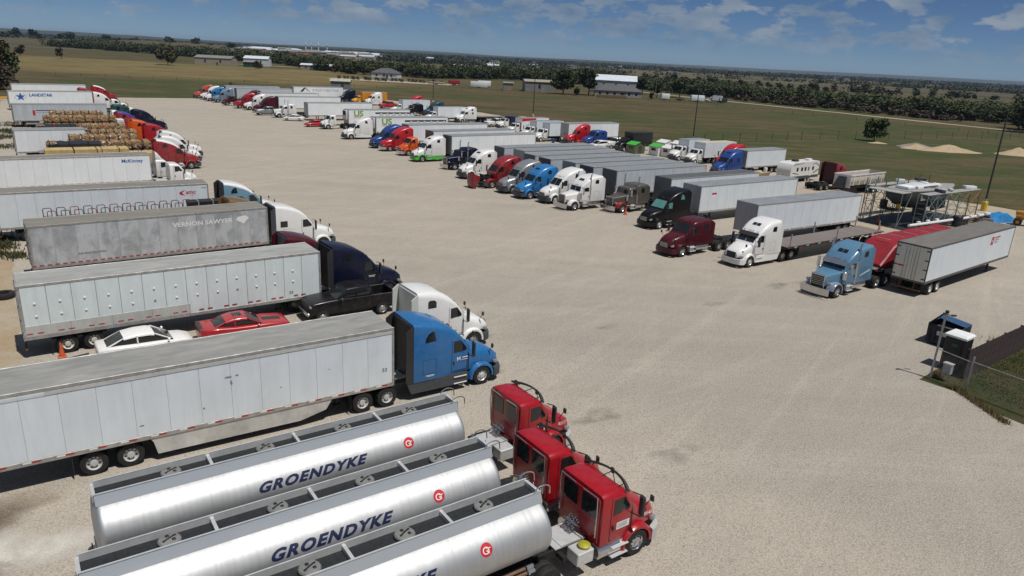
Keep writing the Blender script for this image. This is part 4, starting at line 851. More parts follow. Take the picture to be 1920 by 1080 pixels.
# long low ridges on the horizon
def ridge(name, dist, x0, x1, h, seed, depth=700, mat=None):
    r = np.random.default_rng(seed); n = 90; xs = np.linspace(x0, x1, n); z = np.zeros(n)
    for k in range(1, 9): z += np.sin(xs / (x1 - x0) * 2 * pi * k * 1.3 + r.uniform(0, 6)) / k
    z = h * (.65 + .3 * z / np.abs(z).max()) * np.clip(np.minimum(xs - x0, x1 - xs) / ((x1 - x0) * .12), 0, 1)
    v = [(xs[i], dist, -2) for i in range(n)] + [(xs[i], dist + depth, z[i]) for i in range(n)] + [(xs[i], dist + depth * 2.2, -2) for i in range(n)]
    f = [(k * n + i, k * n + i + 1, (k + 1) * n + i + 1, (k + 1) * n + i) for k in range(2) for i in range(n - 1)]
    me = bpy.data.meshes.new(name); me.from_pydata(v, [], f); me.materials.append(mat or M_HILL); me.polygons.foreach_set('use_smooth', [True] * len(me.polygons)); return structure(name, me)
M_HILL = _dirt('wooded_hill', (.030, .042, .022), (.055, .058, .032), (.09, .08, .05), .004)
ridge('hills', 880, -1600, -420, 15, 21, 420, _dirt('hill_field', (.075, .064, .036), (.11, .088, .05), (.04, .042, .022), .006)); ridge('hills', 5200, -6500, 1800, 34, 4, 900); ridge('hills', 8200, -8000, 9000, 46, 9, 1500); ridge('hills', 4300, -3200, -600, 20, 13, 700)

# ------------------------------------------------------------------ vegetation
def _leafmat(name, a, c2):
    m, nt, b = new_mat(name); n_ = noise(nt, .45, 5, .65); f_ = noise(nt, 2.8, 3, .6)
    w_ = noise(nt, .07, 4, .6); c = mixc(nt, ramp(nt, n_, [(.36, 0.), (.64, 1.)]), a, c2); c = mixc(nt, mathn(nt, 'MULTIPLY', ramp(nt, w_, [(.45, 0.), (.62, 1.)]), .6), c, (c2[0] * 1.5, c2[1] * 1.25, c2[2] * 1.3)); c = mixc(nt, mathn(nt, 'MULTIPLY', f_, .35), c, tuple(x * .55 for x in a))
    nt.links.new(c, b.inputs['Base Color']); b.inputs['Roughness'].default_value = .75; b.inputs['Specular IOR Level'].default_value = .2; return m
M_LEAF = _leafmat('leaf_dark', (.034, .048, .016), (.054, .068, .024)); M_LEAF2 = _leafmat('leaf_olive', (.050, .050, .020), (.075, .066, .030)); M_LEAF3 = _leafmat('leaf_green', (.040, .062, .016), (.062, .085, .026)); M_BARK = plain('bark', (.085, .065, .05), .9, 0, .4, 3)
M_DRYLEAF = _leafmat('leaf_dry', (.085, .065, .042), (.06, .05, .032)); M_LEAFFAR = _leafmat('leaf_far', (.022, .030, .014), (.036, .044, .020))
def quads_mesh(name, C, S, mat, up=.35, aspect=1.0):
    n = len(C); nr = rng.normal(size=(n, 3)); nr[:, 2] = np.abs(nr[:, 2]) + up; nr /= np.linalg.norm(nr, axis=1)[:, None]
    a = np.cross(nr, rng.normal(size=(n, 3))); a /= np.linalg.norm(a, axis=1)[:, None]; b = np.cross(nr, a)
    S = np.asarray(S).reshape(-1, 1) * np.ones((n, 1)); a = a * S; b = b * S * aspect
    V = np.stack([C - a - b * .6, C + a * .7 - b, C + a + b * .7, C - a * .6 + b], 1).reshape(-1, 3)
    me = bpy.data.meshes.new(name); me.vertices.add(4 * n); me.vertices.foreach_set('co', V.astype('f').ravel()); me.loops.add(4 * n); me.loops.foreach_set('vertex_index', np.arange(4 * n, dtype='i'))
    me.polygons.add(n); me.polygons.foreach_set('loop_start', np.arange(0, 4 * n, 4, dtype='i')); me.update(calc_edges=True); me.materials.append(mat); return me
def lobes_pts(lobes, n):
    w = np.array([l[3] * l[4] * l[5] for l in lobes]) ** .67; w /= w.sum(); idx = rng.choice(len(lobes), n, p=w); L = np.array(lobes)[idx]
    d = rng.normal(size=(n, 3)); d /= np.linalg.norm(d, axis=1)[:, None]; r = rng.uniform(.35, 1, (n, 1)) ** .55
    return L[:, :3] + d * r * L[:, 3:6]
def crown_lobes(h, rad, k, base=.35):
    out = []
    for _ in range(k):
        a = rng.uniform(0, 2 * pi); q = rad * .62 * math.sqrt(rng.uniform(0, 1)); z = h * (base + (1 - base) * rng.uniform(.18, .82)); s = rad * rng.uniform(.34, .58)
        out.append((q * cos(a), q * sin(a), z, s, s, s * .75))
    return out
def tree(label, loc, h=9, rad=4, mat=None, leaves=900, size=.35, k=9, name='tree', base=.3, group='trees', cat='tree'):
    t = thing(name, label, cat, (loc[0], loc[1], -.02), 0, group); lb = crown_lobes(h, rad, k, base)
    q = MB(); q.tube([(0, 0, -.1), (rng.uniform(-.1, .1), rng.uniform(-.1, .1), h * .3), (rng.uniform(-.2, .2), 0, h * .62)], h * .028, 7, h * .012)
    for l in lb[:5]: q.tube([(0, 0, h * rng.uniform(.18, .4)), (l[0] * .5, l[1] * .5, l[2] * .72), (l[0], l[1], l[2])], h * .012, 5, h * .004)
    part('trunk', q, M_BARK, t); link('crown', quads_mesh('crown', lobes_pts(lb, leaves), rng.uniform(.6, 1.25, leaves) * size, mat or M_LEAF), t)
    return t
def belt(name, label, line, depth, n, h=(6, 10), mat=None, per=130, size=.75, cat='woodland'):
    pts = []; seg = [math.hypot(b[0] - a[0], b[1] - a[1]) for a, b in zip(line, line[1:])]; tot = sum(seg)
    for _ in range(n):
        u = rng.uniform(0, tot); i = 0
        while u > seg[i]: u -= seg[i]; i += 1
        a, b = line[i], line[i + 1]; k = u / seg[i]; d = depth * rng.uniform(0, 1) ** 1.2; x = a[0] + (b[0] - a[0]) * k; y = a[1] + (b[1] - a[1]) * k + d
        hh = h[1] * (.35 + .75 * rng.beta(1.6, 1.6)) * (1 + .15 * d / depth); r = max(hh, 4) * rng.uniform(.35, .85)
        lb = [(x + rng.uniform(-.5, .5) * r, y + rng.uniform(-.5, .5) * r, hh * rng.uniform(.3, .7), r * .62, r * .62, hh * .30) for _ in range(4)] + [(x, y, hh * .28, r * .9, r * .9, hh * .26)]
        pts.append(lobes_pts(lb, per))
    P = np.concatenate(pts); P[:, 2] = np.maximum(P[:, 2], .2); me = quads_mesh(name, P, rng.uniform(.6, 1.3, len(P)) * size, mat or M_LEAF, 1.5)
    o = stuff(link(name, me)); o['label'] = label; o['category'] = cat; return o
belt('woodland', 'dark wooded belt across the middle behind the pasture houses', [(-205, 640), (-150, 540), (-118, 505), (-62, 492), (-8, 556), (40, 540), (78, 505)], 110, 560, (6, 9.8), M_LEAF, 280, .55)
belt('woodland', 'broad dark wood on the right beyond the pale dirt track', [(78, 505), (112, 425), (150, 372), (190, 325), (225, 285), (260, 250)], 125, 620, (5, 8.8), M_LEAF, 280, .45)
belt('woodland', 'dark tree strip on the left beyond the straw-coloured field', [(-620, 960), (-480, 860), (-380, 790), (-280, 720), (-205, 650)], 90, 460, (7, 11.5), M_LEAF, 170, .75)
belt('scrub', 'grey brown scrub along the front edge of the right wood', [(118, 400), (150, 352), (185, 305)], 14, 60, (2.5, 4.5), M_DRYLEAF, 110, .4, 'scrub')
belt('woodland', 'second tree strip on the far plain behind the green fields', [(-80, 760), (60, 800), (160, 790), (260, 740)], 40, 80, (6, 8.5), M_LEAFFAR, 110, .9)
belt('woodland', 'tree strip on the far right plain under the horizon', [(260, 700), (420, 700), (640, 640)], 40, 70, (6, 9), M_LEAFFAR, 110, .9)
for i, (y0, n, dep, lab) in enumerate(((1150, 100, 200, 'scattered dark groves on the plain a kilometre off'), (1900, 190, 600, 'distant dark groves across the plain towards the horizon'), (3200, 260, 1400, 'farthest dark tree lines just below the horizon'))):
    pts = []
    for _ in range(n // 6):
        cx_ = rng.uniform(-.8, .8) * y0 * 1.05; cy_ = y0 + rng.uniform(0, dep)
        for _ in range(30):
            s = y0 / 1100 * 6; x = cx_ + rng.normal() * y0 * .10; y = cy_ + rng.normal() * y0 * .004
            pts.append(np.array([(x, y, 3)]) + rng.normal(size=(22, 3)) * (s, s, 2.2))
    P = np.concatenate(pts); P[:, 2] = np.abs(P[:, 2]) * .95 + .4
    o = stuff(link('woodland', quads_mesh('woodland', P, rng.uniform(.7, 1.4, len(P)) * (y0 / 1100 * 1.25), M_LEAFFAR, .5))); o['label'] = lab; o['category'] = 'woodland'
T = tree
T('tall olive tree at the left edge of the frame', (-164, 226), 14.5, 6.5, M_LEAF2, 3000, .42, 16, base=.12)
T('dark dense tree behind the leftmost tall tree', (-180, 254), 13.5, 7, M_LEAF, 2400, .45, 14, base=.12)
T('low dry brown thicket at the foot of the leftmost tree', (-152, 214), 7, 5.5, M_DRYLEAF, 1800, .3, 12, 'bush', .05, cat='bush')
for i in range(22): T('dark tree on the low hilltop at the left skyline', (-1200 + i * 33 + rng.uniform(-14, 14), 1290 + rng.uniform(-25, 25)), 16 + rng.uniform(-4, 5), 11, M_LEAFFAR, 160, 2.0, 6, group='hilltop trees on the left skyline', base=.05)
T('round dark tree alone in the straw-coloured field', (-236, 494), 10.5, 8.0, M_LEAF2, 1500, .6, 12, base=.22)
T('small tree on the far left of the straw-coloured field', (-352, 520), 7, 4, M_LEAF2, 500, .55, 7)
T('sparse bare-looking small tree left of the lone dark tree', (-318, 512), 7, 3.5, M_DRYLEAF, 260, .5, 7)
T('small shrub in front of the grey barn', (-182, 512), 5, 3.4, M_LEAF2, 420, .5, 7, 'shrub', .1, cat='shrub')
for i, x in enumerate((-108, -97, -90, -82, -74)):
    T('small round tree in the row right of the grey barn', (x - 20, 505 + i * 2), 5.5, 3.2, M_LEAF2, 380, .5, 7, group='small trees right of the barn', base=.15)
T('large dark tree just right of the grey metal shed', (20.5, 372), 12, 6.5, M_LEAF, 1700, .5, 13, base=.18)
T('tall dark tree left of the tall barn', (33.5, 374), 13.5, 7, M_LEAF, 1900, .5, 14, base=.2)
T('low dark shrub between the shed and the big trees', (26.5, 364), 4, 2.2, M_LEAF, 380, .4, 6, 'shrub', .05, cat='shrub')
T('thin young tree right of the grey-roofed house', (69, 380), 8, 2.6, M_LEAF2, 420, .42, 7)
T('small tree between the house and the parked trailers', (74, 376), 6, 2.4, M_LEAF2, 380, .42, 7)
T('spreading dark tree behind the parked cargo trailers', (84, 396), 10, 5, M_LEAF, 1100, .5, 11)
T('clipped dark bush at the corner of the house', (64, 366), 3.2, 1.4, M_LEAF, 260, .35, 5, 'bush', .05, cat='bush')
T('dark tree behind the right end of the tall barn', (68, 420), 9, 5, M_LEAF, 800, .5, 10)
T('lone round bush left of the sand heaps', (93.7, 193.7), 5.8, 3.4, M_LEAF3, 1700, .24, 10, 'bush', .18, cat='bush')
T('large dark tree at the right edge above the light pole', (182, 262), 11, 8, M_LEAF, 2600, .42, 15, base=.12)
T('second dark tree at the right edge behind the track', (190, 276), 11, 8, M_LEAF, 2000, .45, 14, base=.12)
T('small tree on the house lawn near the two utility poles', (106, 395), 5, 2.5, M_LEAF2, 380, .4, 6)
def blades(name, label, regions, n, h, mat, cat='weeds', w=.02):
    V, F = [], []
    for _ in range(n):
        (x0, y0, rx, ry) = regions[rng.integers(len(regions))]; x = x0 + rng.normal() * rx; y = y0 + rng.normal() * ry; a = rng.uniform(0, 2 * pi); hh = h * rng.uniform(.4, 1.2); l = hh * rng.uniform(.1, .7); ww = w * rng.uniform(.6, 1.6); b = rng.uniform(0, 2 * pi)
        o = len(V); V += [(x - cos(a) * ww, y - sin(a) * ww, -.01), (x + cos(a) * ww, y + sin(a) * ww, -.01), (x + cos(b) * l, y + sin(b) * l, hh)]; F.append((o, o + 1, o + 2))
    me = bpy.data.meshes.new(name); me.from_pydata(V, [], F); me.materials.append(mat); o = stuff(link(name, me)); o['label'] = label; o['category'] = cat; return o
M_GRASS = _leafmat('grass_blade', (.038, .058, .013), (.065, .065, .024)); M_STRAW = _leafmat('grass_straw', (.24, .18, .08), (.15, .12, .055)); M_WEED = _leafmat('weed', (.045, .062, .022), (.085, .085, .04))
reg = []
for _ in range(1500):
    f = rng.uniform(.3, 16); l = rng.uniform(.2, 9); x, y = 24.6 + f * HX + l * HY, 37.9 + f * HY - l * HX
    if x > 26.2 and l > .4: reg.append((x, y, .25, .25))
blades('grass', 'short green lawn grass inside the fence corner', reg, 16000, .10, M_GRASS, 'grass', .018)
blades('grass', 'dry straw tufts along the gravel edge by the fence', [(25 + .35 * k, 38.6 + .27 * k, .15, .15) for k in range(8)] + [(31, 43.2, .5, .3), (33, 45.3, .6, .4)] + [(25.2 + .03 * k, 37 - .35 * k, .12, .2) for k in range(12)], 2600, .28, M_STRAW, 'grass', .014)
blades('weeds', 'green weeds on the sandy verge behind the left row', [(-74 + rng.normal() * 3 - k * .35, 86 + k * 1.05 + rng.normal() * 3, .9, .9) for k in range(55)] + [(-38 - k * .8 + rng.normal(), 51 + k * 1.05 + rng.normal() * 1.5, .4, .4) for k in range(18)], 9000, .42, M_WEED, 'weeds', .05)
blades('weeds', 'sparse tufts on the bare sand behind the nearest trailers', [(-29 + rng.normal() * 1.6 - k * .3, 28 + k * .7 + rng.normal() * .8, .2, .2) for k in range(16)] + [(-15.2, 17.5, .2, .2), (-17, 19.5, .15, .15), (-18.4, 18.5, .2, .2), (-19.5, 21.5, .2, .2)], 900, .16, M_DRYLEAF, 'weeds', .02)
# ------------------------------------------------------------------ the left row
def Lv(f, l): return LP(f, l + 1.3)
def Lt(f, l): return LP(f, l + 1.12)
def Rv(f, l): return RP(f, l + 1.3)
def Rt(f, l): return RP(f, l + 1.12)
GL = 'trucks and trailers parked in the left row'
M_SCUFF = plain('scuff', (.27, .28, .30), .7, 0, .3, 9)
# three red day cabs with silver tankers
for i, (cx_, cy_, tx, ty, num, lab, tl) in enumerate((
    (4.17, 22.2, 1.02, 20.07, '8545', 'red day cab tractor nearest the camera, number 8545 on its hood', 'silver tank trailer nearest the camera, cut off by the bottom edge'),
    (2.49, 24.62, -.68, 22.65, '', 'middle one of the three red day cab tractors', 'middle one of the three silver tank trailers'),
    (1.43, 28.44, -2.19, 25.94, '8217', 'rear one of the three red day cab tractors, beside the blue sleeper truck', 'silver tank trailer next to the long white trailer'))):
    t = tractor('semi_truck', lab, (cx_, cy_), YL, 'day', PRED, tandem=(-3.9, -5.15), group='red day cab tractors', wheelm=M_CHROME, bumper=P_('bumper_silver', (.45, .45, .44)))
    q = MB(); q.loft([[(-.40 - .30 * u * u + dx, u, 2.95 - .05 * u * u + dz) for dx, dz in ((.0, -.05), (.16, -.16), (.20, -.12), (.03, .02))] for u in [-1.1 + 2.2 * k / 12 for k in range(13)]])
    for u in (-.8, 0, .8): q.tube([(-.85, u, 2.86), (-.38 - .30 * u * u, u, 2.90)], .02, 5)
    part('sun_visor', q, M_BLACKP, t)
    for s in (-1, 1):
        w = MB(); y0, y1 = (.12, .86); w.add([(-1.768, s * y0, 1.95), (-1.768, s * y1, 1.95), (-1.768, s * y1, 2.66), (-1.768, s * y0, 2.66)], [(0, 1, 2, 3)]); w.v = [(x - .05, y, z) for x, y, z in w.v]; part('rear_window', w, M_GLASSG, t, smooth=0)
        w = MB(); w.tube([(-1.86, s * .95, 1.3), (-1.9, s * .98, 2.3), (-1.88, s * .95, 2.85), (-1.86, s * .2, 2.8)], .025, 6); part('grab_bar', w, M_CHROME, t)
        q = MB(); q.lathe_x([(.26, -1.75), (.32, -1.70), (.32, -.78), (.26, -.74)], 16, (0, s * .85, .66)); part('fuel_tank', q, M_CHROME, t)
    q = MB()
    for k in range(14): q.tube([(-1.9 - .35 * (k % 2), .3 - .04 * k, 1.5 + .05 * (k % 3)), (-2.25 + .3 * (k % 2), .26 - .04 * k, 1.32)], .02, 5)
    part('air_line', q, plain('hose_grey', (.10, .12, .15), .6), t)
    q = MB(); q.b2(-2.75, -2.05, -1.2, -.62, .62, 1.12, .03); part('tool_box', q, M_ALU, t)
    if i == 0:
        q = MB(); q.lathe_z([(.2, 0), (.22, .1), (.16, .14), (.001, .14)], 16, (-2.3, -.95, 1.12)); part('hose_reel', q, plain('reel_yellow', (.34, .31, .03), .5), t)
    q = MB(); q.b2(-2.9, -1.95, -.5, .5, 1.03, 1.07); part('deck_plate', q, M_ALU, t)
    if num: print_side(t, num, M_WHITE, .40, 1.36, .20, -.985, -1, bold=.004)
    q = MB(); q.b2(-1.05, -.47, -1.126, -1.118, 1.42, 1.68); part('door_placard', q, M_WHITE, t)
    q = MB()
    for zz in (1.49, 1.54, 1.59, 1.64): q.b2(-1.01, -.52 - .1 * random.random(), -1.130, -1.127, zz - .012, zz + .012)
    part('placard_print', q, M_GREYPR, t)
    tanker(tl, (tx, ty), YL)
# blue sleeper with the long white trailer
B = van('long white box trailer with side skirts behind the blue sleeper truck', Lv(-1.6, -14.2), .60, skin=S_WHITE, roofm=R_GREY, n=13, skirt=True, tape=15, gap=.008, bogie=(-12.75, -11.45), group=GL, wheelm=M_ALU)
print_side(B, '53', plain('teal_print', (.01, .10, .10), .5), -.62, 1.92, .26, -1.306, -1, bold=.006)
q = MB(); q.b2(-14, -.1, -1.318, -1.30, 3.80, 3.96); part('ribbed_band', q, M_RAIL, B)
for k in range(4):
    q = MB(); q.b2(-16.1, -.1, -1.324, -1.317, 3.815 + .04 * k, 3.828 + .04 * k); part('rib', q, M_WHITE, B)
for (x, z, w, h_) in ((-7.55, 3.15, .16, .05), (-7.2, 3.17, .07, .05), (-7.45, 2.88, .05, .12), (-8.6, 1.95, .05, .05), (-10.95, 1.75, .10, .035), (-3.2, 2.6, .04, .03), (-5.4, 2.2, .05, .03)):
    flat_side(B, [(x + w * cos(2 * pi * k / 9) * (.8 + .35 * ((k * 7) % 3) / 2), z + h_ * sin(2 * pi * k / 9)) for k in range(9)], M_SCUFF, -1.3035, 'scuff_mark')
t = tractor('semi_truck', 'blue high-roof sleeper truck with dark grey side fairings', Lt(3.45, -14.2), .60, 'aero', PB, low=M_GREYP, rearm=M_BLACKP, group=GL, wheelm=M_ALU)
print_side(t, 'M', M_WHITE, -1.52, 1.62, .30, -1.10, -1, bold=.008)
q = MB(); q.b2(-1.2, -.86, -1.102, -1.098, 1.74, 1.79); q.b2(-1.24, -.85, -1.102, -1.098, 1.63, 1.655); q.b2(-3.35, -2.85, -1.228, -1.224, 1.20, 1.225); q.b2(-3.28, -2.9, -1.228, -1.224, 1.15, 1.17); part('small_print', q, M_WHITE, t)
tractor('semi_truck', 'white sleeper truck without trailer beside the blue sleeper truck', Lt(5.6, -9.8), YL, 'columbia', PW, group=GL, window='round', rearm=P_('pale_back', (.62, .64, .58)), low=PW, bumper=M_GREYP)
car('white saloon between the two nearest long white trailers', LP(-10.7, -2.1), YL + .03, PW, 'sedan')
car('red muscle coupe parked between the two nearest long trailers', LP(-5.5, -2.05), YL - .04, P_('coupe_red', (.36, .006, .014), dust=.03, coat=.6), 'muscle')
p = pickup('black pickup truck facing the red coupe', LP(1.3, -1.15), YL + pi - .02, P_('pickup_black', (.006, .006, .008), dust=.03, coat=.6))
cone('orange traffic cone behind the white saloon', LP(-14.6, -.55))
q = thing('car_ramp', 'dark car ramp lying behind the white saloon', 'ramp', (*LP(-14.4, -2.2), 0), YL)
for s in (-.75, .75):
    m = MB(); m.prism_y([(-1.2, 0), (1.0, .0), (1.0, .28), (-1.2, .03)], s - .2, s + .2); part('ramp_plate', m, M_GREYP, q)
q = thing('loose_tyre', 'worn truck tyre lying on the sand behind the rivet-sided trailer', 'tyre', (*LP(-17.0, 11.6), 0), 0)
m = MB(); _tyre(m, .62, .36, 0, .32); m.v = [(x, z, y + .18) for x, y, z in m.v]; part('tyre', m, M_RUBBER, q)
# rivet-sided trailer with the navy sleeper
A = van('aged white trailer with round plugs along its panels', Lv(0, 0), .635, skin=S_AGED, roofm=roofing('roof_mottled', (.42, .42, .40), (.30, .30, .29)), n=14, tape=0, gap=.03, group=GL, wheelm=M_WHITEW)
pg = cached('plug', lambda: MB().lathe_y([(.065, 0), (.065, -.025), (.04, -.04), (.001, -.045)], 12).mesh('plug', M_WHITE)); pgd = cached('plugd', lambda: MB().lathe_y([(.065, 0), (.065, -.02), (.04, -.03), (.001, -.03)], 12).mesh('plug', M_SEAM))
wA_ = (16.15 - .21) / 14
for i in range(14):
    x = -.105 - wA_ * (i + .5)
    if i < 1: continue
    for z in (3.05, 2.35): link('plug', pgd if (i in (4, 8) and z < 3) else pg, A, (x, -1.305, z))
q = MB(); q.b2(-16.05, -8.0, -1.318, -1.296, 1.28, 1.86, .004); lowp = part('lower_panel', q, siding('skin_low', (.50, .50, .47), .3), A)
for x in (-8.0, -10.0, -12.0, -14.0):
    q = MB(); q.b2(x - .02, x + .02, -1.321, -1.317, 1.28, 1.86); part('seam_strip', q, M_SEAM, lowp)
rm = cached(('tape',), lambda: MB().b2(-.14, .14, -.003, .003, -.03, .03).mesh('reflector', M_TAPE_R, 0))
for i in range(11):
    for d in (0, .48): link('reflector', rm, A, (-1.2 - 1.42 * i - d, -1.323, 1.42))
print_side(A, '53', M_BLACKPR, -2.1, 1.55, .26, -1.308, -1, bold=.004)
t = tractor('semi_truck', 'dark navy high-roof sleeper truck pulling the aged white trailer', Lt(5.15, .9), .635, 'aero', PNAVY, group=GL, tank='tank', rearm=M_BLACKP)
q = MB(); q.b2(-1.45, -.95, -1.10, -1.095, 1.72, 1.75); q.b2(-1.4, -1.0, -1.10, -1.095, 1.64, 1.67); part('small_print', q, M_WHITE, t)
tractor('semi_truck', 'maroon sleeper truck hidden behind the navy truck', Lt(3.4, 4.6), YL, 'aero', PMAR, group=GL)
# grey, stained trailer with the white sleeper
V = van('stained grey trailer with faded white lettering and a diamond', Lv(.9, 14.3), .66, skin=S_DIRTY, roofm=R_TAN, n=12, group=GL, railm=plain('rail_dull', (.30, .285, .27), .6, .2, .3, 3))
print_side(V, 'VERNON SAWYER', M_WHITE, -7.1, 3.16, .46, -1.306, -1, width=4.35, bold=.018)
flat_side(V, [(-2.35, 3.52), (-1.75, 3.62), (-1.5, 3.40), (-1.92, 2.95), (-2.5, 3.30)], M_WHITE, -1.307)
print_side(V, 'AIR-RIDE EQUIPPED', M_BLACKPR, -13.4, 1.82, .20, -1.306, -1, width=1.75, shear=.2)
for i in range(34): link('reflector', rm, V, (-.9 - .46 * i, -1.322, 1.33))
t = tractor('semi_truck', 'white sleeper truck pulling the stained grey trailer', Lt(5.65, 14.9), .66, 'aero', PW, group=GL, window='low', tank='tank', bumper=M_GREYP, rearm=M_GREYP)
q = MB(); q.b2(-3.7, -3.1, -1.226, -1.222, 1.55, 1.60); q.b2(-3.7, -3.05, -1.226, -1.222, 1.45, 1.50); q.b2(-3.7, -3.15, -1.226, -1.222, 1.65, 1.69); part('small_print', q, M_BLUEP, t)
tractor('semi_truck', 'brown and gold sleeper truck half hidden behind the white sleeper truck', Lt(3.1, 18.6), YL, 'aero', PUPS, group=GL, rearm=PUPS)
# flatbed stacked with wire hoops, then the white trailer with the pale blue sleeper
FH = flatbed('flatbed trailer carrying a row of steel hoops behind the stained grey trailer', Lv(.6, 22.2), YL, 15, GL)
t = thing('pallet_row', 'low wooden bearers under the steel hoops on the flatbed', 'pallet', (*LP(-8.6, 23.0), 1.5), YL)
for k in range(12): m = MB(); m.b2(4.9 - k * .93, 5.5 - k * .93, -.55, .55, .01, .64, .02); part('bearer', m, M_WOOD, t)
for i in range(12):
    t = thing('steel_hoop', 'pair of red and black steel hoops standing in the row on the flatbed', 'hoop frame', (*LP(-3.4 - i * .93, 23.0), 2.15), YL, 'steel hoops on the flatbed')
    for k, (dx, hh) in enumerate(((0, 1.25), (.28, 1.0))):
        q = MB(); q.tube([(dx, -.32, 0), (dx, -.32, hh - .08), (dx, -.24, hh), (dx, .24, hh), (dx, .32, hh - .08), (dx, .32, 0)], .035, 6); q.tube([(dx, -.32, hh * .5), (dx, .32, hh * .5)], .025, 5); q.v = [((y * .9 if 1 else x) + dx, x * .6 - dx * .6, z) for x, y, z in q.v]; part('hoop', q, M_BLACKP if (i + k) % 3 else PDKR, t)
t = thing('steel_beam_stack', 'stack of black steel beams strapped to the front of the flatbed', 'beams', (*LP(-.9, 23.3), 1.52), YL)
bmm = cached('beam', lambda: MB().b2(-2.4, 2.4, -.14, .14, 0, .3, .01).mesh('beam', M_DARK, 0))
for k in range(5):
    for j in range(4): link('beam', bmm, t, (.05 * (k % 2), -.48 + j * .32, .02 + k * .34))
for x in (-1.6, -.4, .8, 1.8):
    q = MB(); q.b2(x - .04, x + .04, -.66, .66, 1.72, 1.73); q.b2(x - .04, x + .04, -.66, -.65, 0, 1.73); part('strap', q, M_GREYPR, t)
Mv = van('white trailer with a red logo, behind the stained grey trailer', Lv(-.8, 26.4), .60, skin=S_WHITE, roofm=R_TAN, n=12, group=GL)
print_side(Mv, 'amc', M_REDP, -1.95, 3.22, .52, -1.306, -1, width=.85, bold=.02)
flat_side(Mv, [(-1.95, 3.62), (-2.45, 3.42), (-2.5, 3.30), (-2.35, 3.16), (-1.95, 3.10), (-2.2, 3.24), (-2.25, 3.35), (-2.15, 3.45)], M_REDP, -1.307); print_side(Mv, 'LEASE', M_GREYPR, -1.6, 3.05, .13, -1.306, -1)
print_side(Mv, '91878', M_BLACKPR, -.62, 3.66, .17, -1.306, -1)
tractor('semi_truck', 'pale blue sleeper truck with white roof in front of the red-logo trailer', Lt(4.6, 26.6), .60, 'aero', PLB, roof=PW, hoodm=PW, group=GL, rearm=M_BLACKP)
car('dark red car with only its roof showing behind the red-logo trailer', LP(-4.4, 36.2), YL, PDKR, 'sedan')
K = van('white trailer with blue lettering at its upper front corner', Lv(-2.5, 46.3), .64, skin=S_CLEAN, roofm=R_TAN, n=13, group=GL)
print_side(K, 'McKinney', M_BLUEP, -2.95, 3.30, .52, -1.306, -1, width=2.15, bold=.02)
for i in range(22):
    link('reflector', cached(('tapew',), lambda: None), K, (-.6 - .7 * i, -1.322, 1.25))
def fairing(t, m):
    q = MB(); q.loft([ring(-1.72, .98, 2.9, 3.85, .2), ring(-1.5, .96, 2.9, 3.72, .2), ring(-1.15, .92, 2.88, 3.25, .15), ring(-1.0, .88, 2.86, 2.98, .05)]); part('roof_fairing', q, m, t)
t = tractor('semi_truck', 'white day cab with roof fairing just behind the blue-lettered trailer', Lt(.3, 50.0), .64, 'day', PW, tandem=(-3.9, -5.15), group=GL); fairing(t, PW)
tractor('semi_truck', 'white day cab pulling the blue-lettered trailer', Lt(1.15, 46.5), .64, 'day', PW, tandem=(-3.9, -5.15), group=GL)
# flatbeds loaded with bales and boards
t = flatbed('flatbed trailer stacked with yellow boards beside the blue-lettered trailer', Lv(.2, 57.6), YL, 12.5, GL)
mb_ = plain('sawn_timber', (.46, .34, .15), .7, 0, .25, 2); pk = cached('boards', lambda: MB().b2(-1.45, 1.45, -.58, .58, 0, .6, .02).mesh('timber_pack', mb_, 0))
for i in range(4):
    for j in (0, 1):
        for z in ((0, .62) if i in (0,) else (0, .62, 1.24)):
            o = link('timber_pack', pk, None, (*LP(-1.6 - i * 2.98, 58.3 + j * 1.22), 1.52 + z), YL); tag(o, 'yellow pack of sawn boards on the flatbed', 'timber', 'packs of boards on the flatbed')
for x in (-2, -4.4, -6.8, -9.2):
    q = MB(); q.b2(x - .04, x + .04, -1.28, 1.28, 3.38, 3.40); q.b2(x - .04, x + .04, -1.34, -1.32, 1.5, 3.40); part('strap', q, M_DARK, t)
rows = [(0.4, 62.5, 12.4, 'flatbed with paper bales and a black tarp behind the red sleeper with white roof', 6.2, 0), (-.2, 69.4, 9.2, 'flatbed of golden brown paper bales, second behind the yellow boards', 0, 1),
        (.6, 75.4, 7.0, 'short load of paper bales in line with the small white trailer', 0, 2), (.2, 83.5, 12.6, 'flatbed of paper bales with black tarps pulled by the orange sleeper', 5.6, 3),
        (.6, 97.5, 11.0, 'flatbed of mottled paper bales in the middle of the bale rows', 0, 4), (-.4, 106, 8.2, 'farthest flatbed of paper bales against the grey trailer', 0, 5)]
GB = ['bales in the row with the black tarp behind the red and white sleeper', 'bales in the second row behind the yellow boards', 'bales in the row level with the short white trailer', 'bales in the row behind the orange sleeper', 'bales in the fifth bale row', 'bales in the farthest bale row']
M_TARPB = plain('tarp_black', (.02, .022, .026), .55, 0, .4, 2, .4)
